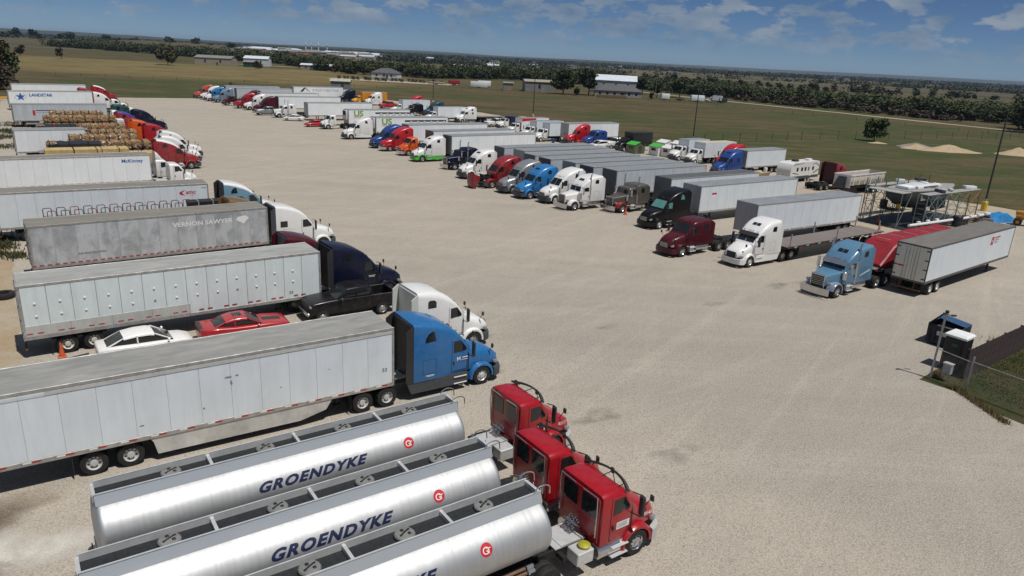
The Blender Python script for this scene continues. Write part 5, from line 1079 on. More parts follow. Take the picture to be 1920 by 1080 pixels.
for f, l, ln, lab, tarp, ri in rows:
    t = flatbed(lab, Lv(f, l), YL, max(ln, 12.0), GL, tape=False); nb = int(ln / 1.17)
    for i in range(nb):
        x = f - .8 - i * 1.17
        for z in (0, 1.06):
            for j in (0, 1):
                if tarp and i * 1.17 > ln - tarp - 1.2 and not (i > nb - 2) and (j == 0 or z > 1): continue
                px, py = LP(x, l + .68 + j * 1.22); o = link('paper_bale', bale_mesh(random.randrange(3), M_BALE), None, (px, py, 2.05 + z), YL + random.choice((0, pi)) + random.uniform(-.05, .05))
                tag(o, 'bundled brown ' + GB[ri].replace('bales', 'bale', 1), 'bale', GB[ri])
    if tarp:
        x1 = -(ln - tarp - .3) if ri == 0 else -(ln - tarp - 1.5); q = MB(); n = 12; rings = []
        for i in range(n + 1):
            x = -ln + .6 + (tarp - .4) * i / n; rings.append([(x, -1.3, 1.6), (x, -1.32 + random.uniform(-.03, .03), 2.6), (x, -1.25, 3.45 + random.uniform(-.08, .05)), (x, -.6, 3.62 + random.uniform(-.06, .06)), (x, .6, 3.62 + random.uniform(-.06, .06)), (x, 1.25, 3.45), (x, 1.3, 1.6)])
        q.loft(rings); part('black_tarp', q, M_TARPB, t)
    for i in range(6):
        x = -1.2 - i * (ln - 2) / 5; q = MB(); q.b2(x - .035, x + .035, -1.36, -1.34, 1.5, 3.68); q.b2(x - .035, x + .035, -1.36, 1.36, 3.68, 3.70); part('strap', q, [M_DARK, M_REDP, M_GREYPR][i % 3] if ri == 3 else M_DARK, t)
van('short white trailer standing among the paper bale loads', Lv(-6.4, 73.2), .66, 8.3, skin=S_CLEAN, roofm=R_SILV, n=6, group=GL)
q = thing('debris_heap', 'blue and rusty frame scrap on the ground behind the short white trailer', 'scrap', (*LP(-14.4, 67.2), 0), YL)
m = MB(); m.box((-1.2, 0, .7), (.5, 1.6, 1.3), .05, (0, .1, .2)); part('blue_bin', m, PGB, q)
m = MB()
for k in range(5): m.tube([(-.6 + k * .7, -.7, .1), (.1 + k * .7, .5, 1.5 - .2 * k)], .06, 5)
part('rusty_frame', m, plain('rust', (.16, .07, .04), .8), q)
q = thing('wooden_crate', 'tall grey wooden crate left of the scrap behind the short trailer', 'crate', (*LP(-17.2, 68.5), 0), YL)
m = MB(); m.b2(-.6, .6, -.6, .6, 0, 2.0, .02); part('crate_body', m, M_WOOD, q)
for y in (-.55, 0, .55): m = MB(); m.b2(-.62, .62, y - .05, y + .05, 2.0, 2.04); part('slat', m, M_RAIL, q)
tr = lambda lab, f, l, kind, b, **kw: tractor('semi_truck', lab, Lt(f, l), YL, kind, b, group=GL, **kw)
tr('dark red sleeper truck with white roof beside the blue-lettered trailer', 4.5, 60.6, 'aero', PDKR, roof=PW, tank='tank')
tr('white sleeper truck just behind the red and white sleeper', 5.6, 65.2, 'columbia', PW, bumper=M_GREYP)
tr('white high-roof sleeper, second behind the red and white sleeper', 6.9, 70.4, 'aero', PW, bumper=M_GREYP)
tr('red sleeper truck right of the orange sleeper', 6.4, 80.5, 'aero', PRED)
tr('orange sleeper truck in the far left row', 5.4, 87.0, 'aero', PORG)
tr('red sleeper truck left of the dark blue sleeper in the far left row', 5.1, 101.5, 'aero', PDKR, roof=P_('paint_violet_blue', (.03, .03, .28)))
tr('dark blue sleeper truck standing proud of the far left row', 8.4, 106.0, 'aero', PNAVY)
t = thing('headboard', 'white headache rack standing behind the orange sleeper', 'headboard', (*LP(-.5, 89.5), 0), YL)
m = MB(); m.b2(-.1, .9, -1.2, 1.2, 1.5, 3.9, .05); part('headboard_panel', m, PW, t)
for k in range(5): m = MB(); m.b2(.2, .8, -1.215, -1.2, 1.8 + k * .42, 1.86 + k * .42); part('rib', m, M_RAIL, t)
for s in (-1, 1): m = MB(); m.b2(0, .15, s * .9, s * 1.1, 0, 1.5); part('post', m, M_DARK, t)
LG = van('grey trailer with a navy stripe and red bar behind the bale loads', Lv(1.0, 116), .66, 15, skin=S_GREY, roofm=R_SILV, n=10, group=GL)
flat_side(LG, [(-12.0, 2.1), (-11.6, 2.1), (-11.6, 3.0), (-12.0, 3.0)], M_REDP, -1.308); flat_side(LG, [(-11.5, 2.92), (-8.6, 2.92), (-8.6, 3.05), (-11.5, 3.05)], M_NAVY, -1.308); flat_side(LG, [(-11.5, 2.60), (-8.8, 2.60), (-8.8, 2.66), (-11.5, 2.66)], M_GREYPR, -1.308)
tr('white day cab pulling the grey striped trailer', 3.6, 116.2, 'day', PW, tandem=(-3.9, -5.15))
tr('dark green flat-roofed truck beyond the grey striped trailer', 7.2, 127.0, 'flat', PDG)
tr('white day cab with dark rack near the far left corner', 8.0, 138.0, 'medium', PW, tandem=(-4.6,))
tr('white day cab behind the white sleeper of the starred trailer', 7.0, 145.0, 'day', PW, tandem=(-3.9, -5.15))
LSv = van('white trailer with a big blue star and blue lettering', Lv(2.1, 152), .68, 16.15, skin=S_CLEAN, roofm=R_SILV, n=12, group=GL)
print_side(LSv, 'LANDSTAR', M_BLUEP, -12.3, 2.95, .85, -1.306, -1, width=4.4, bold=.06)
sp = []
for k in range(10):
    a = pi / 2 + pi * k / 5; r = .95 if k % 2 == 0 else .38; sp.append((-13.9 + r * cos(a), 2.85 + r * sin(a)))
flat_side(LSv, sp, M_BLUEP, -1.307, 'star')
q = MB()
for k in range(24):
    a0, a1 = 2 * pi * k / 24, 2 * pi * (k + 1) / 24
    q.add([(-13.9 + c * cos(a) * 1.15, -1.3065, 2.85 + c * sin(a) * .62 + .2 * cos(a)) for c, a in ((1, a0), (1, a1), (.93, a1), (.93, a0))], [(0, 1, 2, 3)])
part('star_ring', q, M_GREYPR, LSv, smooth=0)
tr('white sleeper truck of the starred trailer', 6.4, 152.2, 'aero', PW, rearm=PDKR)
van('plain white trailer in the far left corner behind the starred trailer', Lv(3.2, 178), .68, 16.15, skin=S_CLEAN, roofm=R_SILV, n=6, group=GL)
tr('red and white sleeper truck at the far left corner', 9.0, 178.4, 'aero', PRED, roof=PW)
tr('dark red truck behind the starred trailer', 5.0, 168, 'aero', PDKR)
q = thing('yellow_barrier', 'yellow pipe barrier on the left beyond the starred trailer', 'barrier', (*LP(-13.9, 179), 0), YL + .35)
m = MB(); m.tube([(-6, 0, .7), (6, 0, .7)], .22, 8); part('pipe', m, PYEL, q)
for x in (-5.5, 0, 5.5): m = MB(); m.tube([(x, 0, 0), (x, 0, .75)], .15, 8); part('post', m, PYEL, q)

# ------------------------------------------------------------------ the right row
GR = 'trucks and trailers parked in the right row'
rt = lambda lab, f, l, kind, b, **kw: tractor('semi_truck', lab, Rt(f, l), kw.pop('yaw', YR), kind, b, group=GR, **kw)
rv = lambda lab, f, l, **kw: van(lab, Rv(f, l), kw.pop('yaw', YR), side=1, group=GR, **{'L': 16.15, **kw})
# dark-roofed trailer parked the other way round near the fence
C_ = van('white trailer with a brown roof and dirty rear doors facing the yard', (45.0, 65.78), .672, 17.3, skin=S_WHITE, roofm=R_BROWN, n=14, side=-1, group=GR, gear=True, landing_only=True, bogie=(-15.6, -14.3), zb=1.18, rearskin=siding('door_dirty', (.80, .77, .66), .35, (.42, .32, .18)), railm=plain('rail_dark', (.12, .115, .11), .6, .2), wheelm=M_WHITEW)
flat_side(C_, [(-5.3, 2.9), (-4.75, 2.9), (-4.65, 3.62), (-5.2, 3.62)], M_REDP, -1.307); print_side(C_, 'N', M_WHITE, -5.1, 3.13, .36, -1.309, -1, bold=.01)
for k in range(3): flat_side(C_, [(-4.5, 3.45 - k * .22), (-3.3 - .25 * k, 3.45 - k * .22), (-3.3 - .25 * k, 3.57 - k * .22), (-4.5, 3.57 - k * .22)], M_REDP if k < 1 else M_GREYPR, -1.307, 'small_print')
q = MB(); q.add([(-17.345, .95, 2.2), (-17.345, .45, 2.2), (-17.345, .45, 2.32), (-17.345, .95, 2.32)], [(0, 1, 2, 3)]); part('small_print', q, M_REDP, C_, smooth=0)
D_ = van('white panelled trailer standing behind the maroon and white sleepers', (22.7, 69.8), 3.724, 17.2, skin=S_WHITE, roofm=R_SILV, n=12, side=1, group=GR, tape=8, front=siding('skin_front_grey', (.34, .33, .36), .3))
t = rt('steel blue classic sleeper truck with chrome bumper and tall exhaust stacks', -7.5, -57.3, 'classic', PSTEELB, stacks=True, visor=M_CHROME, tank='tank', window='round', fender=PGB, tandem=(-5.6, -6.9))
for s in (-1, 1): flat_side(t, [(-4.0, 1.75), (-2.6, 1.45), (-2.6, 1.52), (-4.0, 1.92)], M_FADE, s * 1.232, 'stripe')
t = flatbed('flatbed trailer under a red tarp behind the steel blue sleeper', Rv(-1.9, -57.0), YR, 15, GR, side=1)
M_TARPR = plain('tarp_red', (.26, .012, .022), .5, 0, .3, 1.2, .35)
q = MB(); rings = []
for i in range(17):
    x = -.9 - 13.4 * i / 16; zt_ = 1.75 + min(1, max(0, (i - .2) / 2.2)) * 1.75 + .04 * sin(i * 2.1); e = .03 * sin(i * 1.7)
    rings.append([(x, -1.31, 1.52), (x, -1.31 - e, (zt_ + 1.5) / 2), (x, -1.27, zt_ - .10), (x, -1.15, zt_), (x, 0, zt_ + .04 * cos(i * 1.3)), (x, 1.15, zt_), (x, 1.27, zt_ - .10), (x, 1.31 + e, (zt_ + 1.5) / 2), (x, 1.31, 1.52)])
q.loft(rings); part('red_tarp', q, M_TARPR, t, smooth=22)
for k in range(6):
    x = -2.9 - k * 2.2; q = MB(); q.b2(x - .03, x + .03, -.62, .62, 3.54, 3.56); part('strap', q, plain('strap_yellow', (.5, .36, .2), .6), t)
rt('white rounded sleeper truck with dark visor and a bare flatbed', -6.7, -48.5, 'columbia', PW, window='round', visor=M_BLACKP, low=PW, grillem=M_BLACKP, bumper=PW, wheelm=M_ALU, tandem=(-4.6, -5.9))
t = flatbed('bare wooden flatbed trailer with side stakes behind the white rounded sleeper', Rv(-2.4, -49.1), YR, 16.2, GR, side=1, stakes=3)
rt('maroon mid-roof sleeper truck without trailer', -9.7, -43.4, 'mid', PMAR, tank='tank', wheelm=M_CHROME, grillem=M_CHROME, bumper=PMAR, tandem=(-5.0, -6.3))
rt('black high-roof sleeper truck with green sun shades', -3.4, -34.4, 'aero', PBLACK, grillem=M_CHROME, glassm=glass('sunshade', (.10, .26, .25), .25), wheelm=M_ALU, bumper=PBLACK)
T4 = rv('white panelled trailer behind the black sleeper truck', 3.1, -33.9, yaw=3.76, L=17.6, n=12, roofm=R_SILV, front=S_SHADE); flat_side(T4, [(-1.9, 3.05), (-2.7, 3.05), (-2.7, 3.25), (-1.9, 3.25)], M_REDP, 1.307, 'small_print')
rv('white trailer with a half dark roof, left of the black sleeper truck', 3.6, -29.0, n=10, roofm=R_DARK, front=siding('front_dark', (.13, .135, .14), .2))
rt('brown grey flat-top classic truck with exhaust stacks', -1.4, -26.6, 'flat', PBRN, stacks=True, tank='tank', fender=PDKR)
cone('orange cone beside the brown grey classic truck', RP(-1.6, -27.4)); cone('orange cone between the black and maroon sleepers', RP(-3.0, -35.4)); cone('red striped cone at the edge of the boat yard', (42.9, 83.6)); cone('small red cone beyond the bare flatbed', (40.6, 78.6))
rt('white classic sleeper truck with tall exhaust and chrome bumper', -5.9, -23.4, 'classic', PW, stacks=True, tank='tank', window='round')
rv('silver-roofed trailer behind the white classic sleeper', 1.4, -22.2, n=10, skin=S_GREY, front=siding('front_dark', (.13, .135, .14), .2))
rt('white aero sleeper truck left of the white classic', -5.6, -19.4, 'aero', PW, bumper=M_GREYP, wheelm=M_ALU)
rv('silver-roofed trailer behind the white aero sleeper', .4, -19.0, n=8, skin=S_GREY, front=siding('front_dark', (.13, .135, .14), .2))
rt('bright blue sleeper truck in the right row', -6.8, -15.9, 'columbia', PBRI, window='round', low=M_GREYP)
rv('silver-roofed trailer behind the bright blue sleeper', .4, -15.5, n=8, skin=S_GREY)
rt('silver sleeper truck left of the bright blue one', -6.8, -12.2, 'aero', PSILV, bumper=M_GREYP)
rv('silver-roofed trailer behind the silver sleeper', -.8, -11.9, n=8, skin=S_GREY, front=siding('front_dark', (.13, .135, .14), .2))
rt('dark red sleeper truck with its hood tipped open', -7.2, -8.0, 'aero', PDKR, hoodup=True, tank='tank')
rv('silver-roofed trailer behind the truck with the open hood', -.6, -8.2, n=8, skin=S_GREY, front=siding('front_dark', (.13, .135, .14), .2))
rv('silver-roofed trailer, second left of the open-hood truck', .6, -4.0, n=8, skin=S_GREY)
rt('white rounded sleeper truck left of the open-hood truck', -6.1, -1.0, 'columbia', PW, window='round', bumper=M_GREYP)
rv('silver trailer behind the white rounded sleeper in the right row', -.2, -.2, n=10, L=17, skin=S_GREY, front=siding('front_dark', (.13, .135, .14), .2))
rt('dark navy classic truck without trailer, stack exhausts', -4.2, 6.8, 'flat', PNAVY, stacks=True, tank='tank')
rv('big white trailer behind the white and green sleeper', -.5, 14.4, n=10, L=17.2, yaw=3.8, skin=S_CLEAN, front=siding('front_dark', (.13, .135, .14), .2))
rt('white and green sleeper truck', -5.1, 15.4, 'columbia', PW, low=PGRN, fender=PGRN, window='round', bumper=PGRN)
rv('white trailer behind the orange day cab', -.1, 21.2, n=10, L=17.2, yaw=3.8, skin=S_CLEAN, front=siding('front_brown', (.16, .12, .11), .2))
rt('orange day cab in the right row', -4.1, 22.2, 'day', PORG, tandem=(-3.9, -5.15), bumper=M_CHROME)
rt('red high-roof sleeper truck with chrome bumper', -4.7, 28, 'aero', PRED2, bumper=M_CHROME)
rt('blue sleeper with a white roof stripe beside the red high-roof sleeper', -4.7, 32.0, 'aero', PROY)
rv('white trailer behind the blue striped sleeper', .5, 31.4, n=10, L=17.2, yaw=3.8, skin=S_CLEAN)
def us(t):
    print_side(t, 'US', M_GREENP, -1.2, 2.75, 1.6, 1.307, 1, width=2.2, bold=.09); print_side(t, 'FOODS', M_REDP, -1.2, 2.35, .5, 1.307, 1, width=1.7, bold=.01)
    flat_side(t, [(-6.2, 3.2), (-15.6, 3.2), (-15.6, 3.55), (-6.2, 3.55)], M_BLACKPR, 1.306, 'picture_band')
    for k in range(6):
        x = -7 - k * 1.5; flat_side(t, [(x, 2.75), (x - 1.2, 2.75), (x - .9, 3.25), (x - .6, 3.42), (x - .3, 3.25)], M_FADE, 1.309, 'picture')
t = rv('white refrigerated trailer with green lettering, nearer of the two', .5, 45.2, n=8, L=16, skin=S_CLEAN, reefer=True); us(t)
rt('white high-roof sleeper pulling the nearer green-lettered trailer', -4.6, 45.2, 'aero', PW, bumper=M_GREYP)
t = rv('white refrigerated trailer with green lettering, farther of the two', 2.0, 62.5, n=6, L=14.6, skin=S_CLEAN, reefer=True); us(t)
rt('white day cab pulling the farther green-lettered trailer', -2.4, 62.8, 'day', PW, tandem=(-3.9, -5.15), bumper=M_GREYP)
car('small red car left of the farther green-lettered trailer', RP(-3.2, 68.5), YR, PRED2, 'sedan')
rv('white trailer on bare landing legs behind the white sedan', -.3, 81.1, n=6, L=16.15, skin=S_CLEAN, landing_only=True)
car('white sedan parked broadside at the far end of the yard', (-52.4, 168.2), .12 + pi, PW, 'sedan')
rt('white long-nose classic truck behind the white sedan', -4.7, 88.4, 'flat', PW, stacks=True, tank='tank')
pickup('silver pickup beside the white long-nose classic', RP(-5.4, 95.5), YR, PSILV)
rt('maroon high-roof sleeper in the far right row', -5.5, 101.5, 'aero', PMAR)
rv('white trailer behind the far maroon sleeper', -1.0, 100.5, n=6, L=16.5, skin=S_CLEAN, front=siding('front_dark', (.13, .135, .14), .2))
rt('white sleeper left of the far maroon sleeper', -5.8, 109.0, 'aero', PW, bumper=M_GREYP)
rt('red sleeper at the far end of the right row', -7.0, 114.0, 'aero', PRED, bumper=M_CHROME)
rv('white trailer behind the far red sleeper', -1.5, 114.5, n=6, L=16.15, skin=S_CLEAN)
rt('maroon low truck with a flat deck in the far right row', -7.8, 123.5, 'medium', PMAR, tandem=(-4.6,))
rt('dark maroon sleeper behind the low flat-deck truck', -2.0, 127.0, 'aero', PMAR)
rt('grey blue truck near the far end of the right row', -7.9, 133.6, 'aero', PGB, tank='tank')
rv('silver trailer behind the grey blue truck', -2.6, 133.6, n=6, skin=S_GREY)
rt('blue sleeper with white hood near the far end', -8.9, 138.4, 'aero', PBRI, hoodm=PW)
rt('white sleeper second from the far end of the right row', -9.0, 143.5, 'aero', PW)
rt('red orange truck last in the right row', -9.6, 149, 'aero', P_('paint_brick', (.45, .07, .03)))
rv('silver trailer last in the right row', -3.0, 144, n=4, skin=S_GREY)
t = rv('white trailer with long grey lettering and a roof-peak emblem, far behind', 16.0, 140, n=4, L=16.15, zt=4.5, skin=S_CLEAN); print_side(t, 'STRUCTURETONE', M_GREYPR, -6.0, 3.2, .85, 1.307, 1, width=8.6, bold=.02)
flat_side(t, [(-2.0, 3.0), (-3.4, 4.25), (-4.0, 4.25), (-2.9, 3.0)], M_NAVY, 1.307, 'peak'); flat_side(t, [(-3.9, 4.25), (-5.3, 3.0), (-4.9, 3.0), (-3.6, 4.05)], M_GREYPR, 1.308, 'peak')

# ------------------------------------------------------------------ second row against the pasture
G2 = 'vehicles in the second right row'
bt = lambda lab, f, l, **kw: box_truck(lab, RP(f, l + 1.0), YR, group=G2, **kw)
bt('white box truck far behind the lettered trailers', 26.5, 141, L=7)
bt('yellow box truck in the second row', 32.6, 131, body=PYEL, boxm=S_ORANGE, L=8.5)
tractor('semi_truck', 'white sleeper truck in front of the yellow box', Rt(35.5, 127), YR, 'columbia', PW, group=G2)
tractor('semi_truck', 'dark blue truck left of the yellow box truck', Rt(31, 138), YR, 'aero', PNAVY, group=G2)
pickup('red pickup right of the yellow box truck', RP(36.5, 116), YR, PRED2)
tractor('semi_truck', 'bright red sleeper behind the red pickup', Rt(41.5, 112), YR, 'aero', PRED2, group=G2)
t = bt('white box truck with a letter C on its side', 30.5, 98.5, L=8.5); print_side(t, 'C', M_BLACKPR, -4.6, 2.75, .75, 1.253, 1); print_side(t, 'MNZ', M_BLACKPR, -6.0, 2.8, .55, 1.253, 1)
tractor('semi_truck', 'black day cab truck beside the lettered box truck', Rt(31.4, 92.0), YR, 'flat', PBLACK, group=G2, tank='tank')
tractor('semi_truck', 'dark teal sleeper truck between the two white box trucks', Rt(36, 89.5), YR, 'aero', P_('paint_teal', (.01, .05, .09)), group=G2)
q = thing('forklift', 'small yellow forklift in front of the dark teal truck', 'forklift', (*RP(29.0, 80.0), 0), YR)
m = MB(); m.b2(-1.0, .7, -.55, .55, .35, 1.2, .12); part('body', m, PYEL, q); m = MB(); m.b2(-.7, .4, -.5, .5, 2.0, 2.08); part('roof', m, M_DARK, q)
for x, y in ((-.65, -.45), (-.65, .45), (.35, -.45), (.35, .45)): m = MB(); m.tube([(x, y, 1.1), (x, y, 2.0)], .04, 5); part('post', m, M_DARK, q)
for s in (-1, 1):
    for x in (-.7, .6): wheel(q, x, s * .5, s, R=.33, w=.22, ri=.18)
    m = MB(); m.b2(.75, .85, s * .25, s * .35, .1, 2.1); m.b2(.85, 1.8, s * .25, s * .35, .1, .16); part('mast', m, M_DARK, q)
bt('white box truck behind the white twin-window sleeper', 28.6, 75.2, L=8.2)
t = tractor('semi_truck', 'white tall sleeper with two stacked side windows', Rt(36.6, 73.0), YR, 'columbia', PW, group=G2, window='round', low=M_GREYP)
for s in (-1, 1):
    m = MB(); m.add([(-3.2, s * 1.234, 2.2), (-2.7, s * 1.234, 2.2), (-2.7, s * 1.234, 2.62), (-3.2, s * 1.234, 2.62)], [(0, 1, 2, 3)]); part('sleeper_window', m, M_GLASS, t, smooth=0)
flatbed('dark empty flatbed behind the white twin-window sleeper', Rv(41, 72.5), YR, 11, G2, tape=False)
pickup('white pickup left of the white dump truck', RP(40.4, 63.5), YR, PW)
t = tractor('dump_truck', 'white dump truck with a dark blue bed', RP(38.8, 59.0), YR, 'medium', PW, low=M_GREYP, tandem=(-4.3, -5.5), group=G2)
m = MB(); m.prism_y([(-2.1, 1.2), (-2.1, 2.9), (-1.2, 2.95), (-1.2, 3.05), (-2.2, 3.05), (-7.4, 2.75), (-7.2, 1.2)], -1.25, 1.25); part('dump_bed', m, P_('bed_blue', (.01, .012, .06)), t)
m = MB(); m.b2(-7.0, -2.4, -1.1, 1.1, 2.6, 2.86, .1); part('load', m, M_PILE, t)
t = bt('white box truck with a red panel and looped lettering', 33.5, 46.0, L=7.6, boxm=S_CLEAN)
flat_side(t, [(-2.1, 3.0), (-6.0, 3.3), (-6.0, 3.7), (-2.1, 3.7)], M_REDP, 1.253, 'red_panel'); print_side(t, 'ob', M_BLUEP, -3.2, 1.9, .9, 1.253, 1); print_side(t, 'e', M_REDP, -4.6, 2.0, .7, 1.253, 1)
m = MB(); m.add([(-1.995, -1.15, 1.3), (-1.995, 1.15, 1.3), (-1.995, 1.15, 2.7), (-1.995, -1.15, 2.7)], [(0, 1, 2, 3)]); part('red_front', m, M_REDP, t, smooth=0)
bt('white box truck left of the one standing foremost in the second row', 32.6, 39.2, L=7.4)
bt('white box truck standing foremost beside the blue barrel', 32.6, 34.6, L=6.8)
q = thing('barrel', 'small blue barrel beside the foremost white box truck', 'barrel', (*RP(34.4, 32.6), 0), 0); m = MB(); m.lathe_z([(.29, 0), (.3, .03), (.3, .87), (.28, .9), (.001, .9)], 14); part('drum', m, PROY, q); m = MB(); m.lathe_z([(.31, .3), (.31, .34)], 14); m.lathe_z([(.31, .6), (.31, .64)], 14); part('hoop', m, PROY, q)
van('white trailer behind the red and blue sleepers of the second row', Rv(36.5, 30.5), YR, 14, skin=S_CLEAN, n=8, side=1, group=G2)
tractor('semi_truck', 'red sleeper truck in the second row', Rt(37.0, 29.4), YR, 'aero', PRED2, group=G2)
tractor('semi_truck', 'blue flat-topped sleeper truck beside the red sleeper of the second row', Rt(38.4, 25.2), YR, 'mid', PROY, group=G2)
car('white car in front of the blue flat-topped sleeper', RP(38.0, 22.6), YR, PW, 'suv'); pickup('white pickup beside the black box truck', RP(42.4, 22.5), YR, PW)
box_truck('black box truck near the green-roofed sheds', RP(40.2, 18.6), YR, PBLACK, siding('skin_black', (.012, .012, .013), .1), 5.4, 3.6, G2, roofm=roofing('roof_black', (.03, .03, .035), (.02, .02, .024)))
# portable sheds
def shed(label, loc, roofm, wallm, w=2.4, d=2.6, h=1.7, rise=.45):
    t = thing('portable_shed', label, 'shed', (*loc, 0), YR, 'portable sheds')
    m = MB(); m.b2(-d / 2, d / 2, -w / 2, w / 2, 0, h); m.prism_y([(-d / 2, h), (d / 2, h), (0, h + rise)], -w / 2, w / 2); wl_ = part('wall', m, wallm, t, smooth=0)
    for s in (-1, 1):
        m = MB(); m.add([(s * (d / 2 + .15), -w / 2 - .12, h - .06), (s * (d / 2 + .15), w / 2 + .12, h - .06), (0, w / 2 + .12, h + rise + .03), (0, -w / 2 - .12, h + rise + .03)], [(0, 1, 2, 3)]); m.add([(x, y, z + .06) for x, y, z in m.v], [(0, 1, 2, 3)]); part('roof', m, roofm, t, smooth=0)
    m = MB(); m.b2(d / 2 + .003, d / 2 + .03, -.55, .55, .9, 1.45); part('window', m, M_GLASS, wl_)
    m = MB(); m.b2(-.4, .4, w / 2 + .003, w / 2 + .03, 0, 1.55); part('door', m, M_GREYP if roofm is PGRN else PW, wl_)
for i, (f, l, g, lab) in enumerate(((41, 15.2, 1, 'green-roofed shed nearest the black box truck'), (43.5, 11.6, 1, 'green-roofed shed right of the nearest one'), (44.2, 9.2, 0, 'white shed with a wide window, left of the pair'), (45.0, 6.6, 0, 'white shed with a wide window, right of the pair'), (50.5, 16.5, 0, 'white shed at the back left of the group'), (52, 14.0, 0, 'white shed at the back middle of the group'), (53.5, 11.6, 0, 'white shed at the back with a dark doorway'), (52, 8.6, 1, 'green-roofed shed at the back right of the group'))):
    shed(lab, RP(f, l), PGRN if g else PW, PW if (not g or i == 1) else P_('shed_olive', (.10, .13, .05)))
bt('white box truck with a dark windshield right of the sheds', 41.4, 4.4, L=5.6)
bt('white box truck left of the red and blue sleepers near the pasture', 40.8, 0.0, L=8.4, roofm=roofing('roof_cream', (.55, .52, .38), (.48, .46, .36)))
tractor('semi_truck', 'red sleeper half hidden behind the dark blue sleeper', Rt(42.6, -5.4), YR, 'aero', PRED2, group=G2)
tractor('semi_truck', 'dark blue sleeper pulling a short white trailer', Rt(35.4, -11.0), YR, 'columbia', PROY, group=G2)
van('short white trailer behind the dark blue sleeper', Rv(40.2, -11.2), YR, 10.5, skin=S_WHITE, n=6, side=1, group=G2, zt=3.9)
# ------------------------------------------------------------------ boat yard corner
rvt = thing('travel_trailer', 'white travel trailer with dark swoosh stripes by the pasture', 'caravan', (*RP(44.2, -18.2), 0), YR + .06)
m = MB(); pr = [(3.9, 1.0), (4.1, 1.5), (4.0, 2.3), (3.6, 2.9), (3.0, 3.1), (-4.0, 3.1), (-4.1, 3.0), (-4.1, .75), (3.6, .75)]
m.prism_y(pr, -1.22, 1.22); part('body', m, paint('rv_white', (.72, .72, .70)), rvt)
m = MB(); m.prism_y([(3.6, .7), (3.9, .98), (-4.11, .98), (-4.11, .55), (3.4, .55)], -1.235, 1.235); part('lower_skirt', m, M_GREYP, rvt)
for x, w in ((2.2, .5), (.9, .55), (-.1, .5), (-1.0, .3), (-2.3, .5)):
    m = MB(); m.b2(x - w / 2, x + w / 2, 1.223, 1.245, 1.75, 2.3, .01); part('window', m, M_GLASS, rvt)
m = MB(); m.b2(-1.9, -1.3, 1.223, 1.24, .9, 2.6, .01); part('door', m, PW, rvt)
for k, pts in enumerate(([(3.9, 1.6), (2.9, 1.35), (1.6, 1.2), (1.6, 1.28), (2.9, 1.5)], [(3.7, 2.6), (3.0, 2.85), (.5, 2.95), (.5, 2.9), (2.9, 2.75)], [(-1.2, 2.5), (-3.0, 2.75), (-4.0, 2.3), (-4.0, 2.45), (-3.0, 2.88)], [(-2.4, 1.3), (-4.0, 1.9), (-4.0, 1.7), (-2.6, 1.2)])): flat_side(rvt, pts, M_BLACKPR, 1.226, 'stripe')
for x in (1.2, -2.6): m = MB(); m.b2(x - .5, x + .5, -.4, .4, 3.1, 3.4, .08); part('roof_unit', m, M_BLACKP if x > 0 else PW, rvt)
for x in (-.7, -1.6): axle_pair(rvt, x, 1.0, False, M_WHITEW, .36)
m = MB(); m.tube([(3.6, -.7, .6), (5.0, 0, .55)], .06); m.tube([(3.6, .7, .6), (5.0, 0, .55)], .06); part('tow_frame', m, M_DARK, rvt)
q = thing('boat', 'small tan open boat on a cradle in front of the travel trailer', 'boat', (*RP(37.0, -16.2), 0), YR + .2)
m = MB(); m.loft([[(x, -w, z), (x, -w * .75, .55), (x, 0, .4), (x, w * .75, .55), (x, w, z), (x, w * .8, z + .02), (x, 0, z - .25), (x, -w * .8, z + .02)] for x, w, z in ((-2.4, .9, 1.35), (-1, 1.05, 1.35), (.8, 1.0, 1.4), (2.0, .6, 1.5), (2.7, .08, 1.6))]); part('hull', m, plain('hull_tan', (.42, .34, .22), .6), q)
m = MB(); m.b2(-2.6, -2.2, -.25, .25, .9, 1.9, .08); part('motor', m, M_WHITE, q)
for x in (-1.5, 1.2): m = MB(); m.b2(x - .08, x + .08, -.8, .8, 0, .55); part('cradle', m, M_WOOD, q)
tractor('semi_truck', 'dark red sleeper truck facing the pasture behind the tipper trailer', (50.0, 109.8), .5, 'aero', PDKR, rearm=PMAR, group=G2)
# white half-round tipper trailer
dt = thing('tipper_trailer', 'white half-round tipper trailer beside the boat yard', 'trailer', (*RP(38.6, -29.2), 0), YR + .04)
m = MB(); rings = []
for x in (-.0, -9.6):
    a = [(x, 1.22 * cos(t_), 2.35 - 1.15 * sin(t_)) for t_ in [pi * k / 12 for k in range(13)]]; inn = [(x, 1.12 * cos(t_), 2.40 - 1.05 * sin(t_)) for t_ in [pi * k / 12 for k in range(12, -1, -1)]]; rings.append([(x, 1.22, 2.9)] + a + [(x, -1.22, 2.9), (x, -1.12, 2.9)] + inn + [(x, 1.12, 2.9)])
m.loft(rings); part('tub', m, siding('tub_white', (.62, .59, .54), .35, (.3, .22, .14)), dt)
m = MB(); m.b2(-9.3, -.3, -1.1, 1.1, 2.3, 2.36); part('tub_floor', m, plain('rust', (.16, .07, .04), .8), dt)
for x in (-.02, -9.62): m = MB(); m.prism_y([(x, 1.2), (x, 3.0), (x + .06, 3.0), (x + .06, 1.2)], -1.25, 1.25); part('end_plate', m, PW, dt)
for k in range(6):
    x = -.8 - k * 1.6
    for s in (-1, 1): m = MB(); m.b2(x - .07, x + .07, s * 1.2, s * 1.28, 1.5, 2.92); part('rib', m, PW, dt)
for s in (-1, 1): m = MB(); m.b2(-9.7, .1, s * 1.18, s * 1.30, 2.88, 3.02); part('top_rail', m, PW, dt)
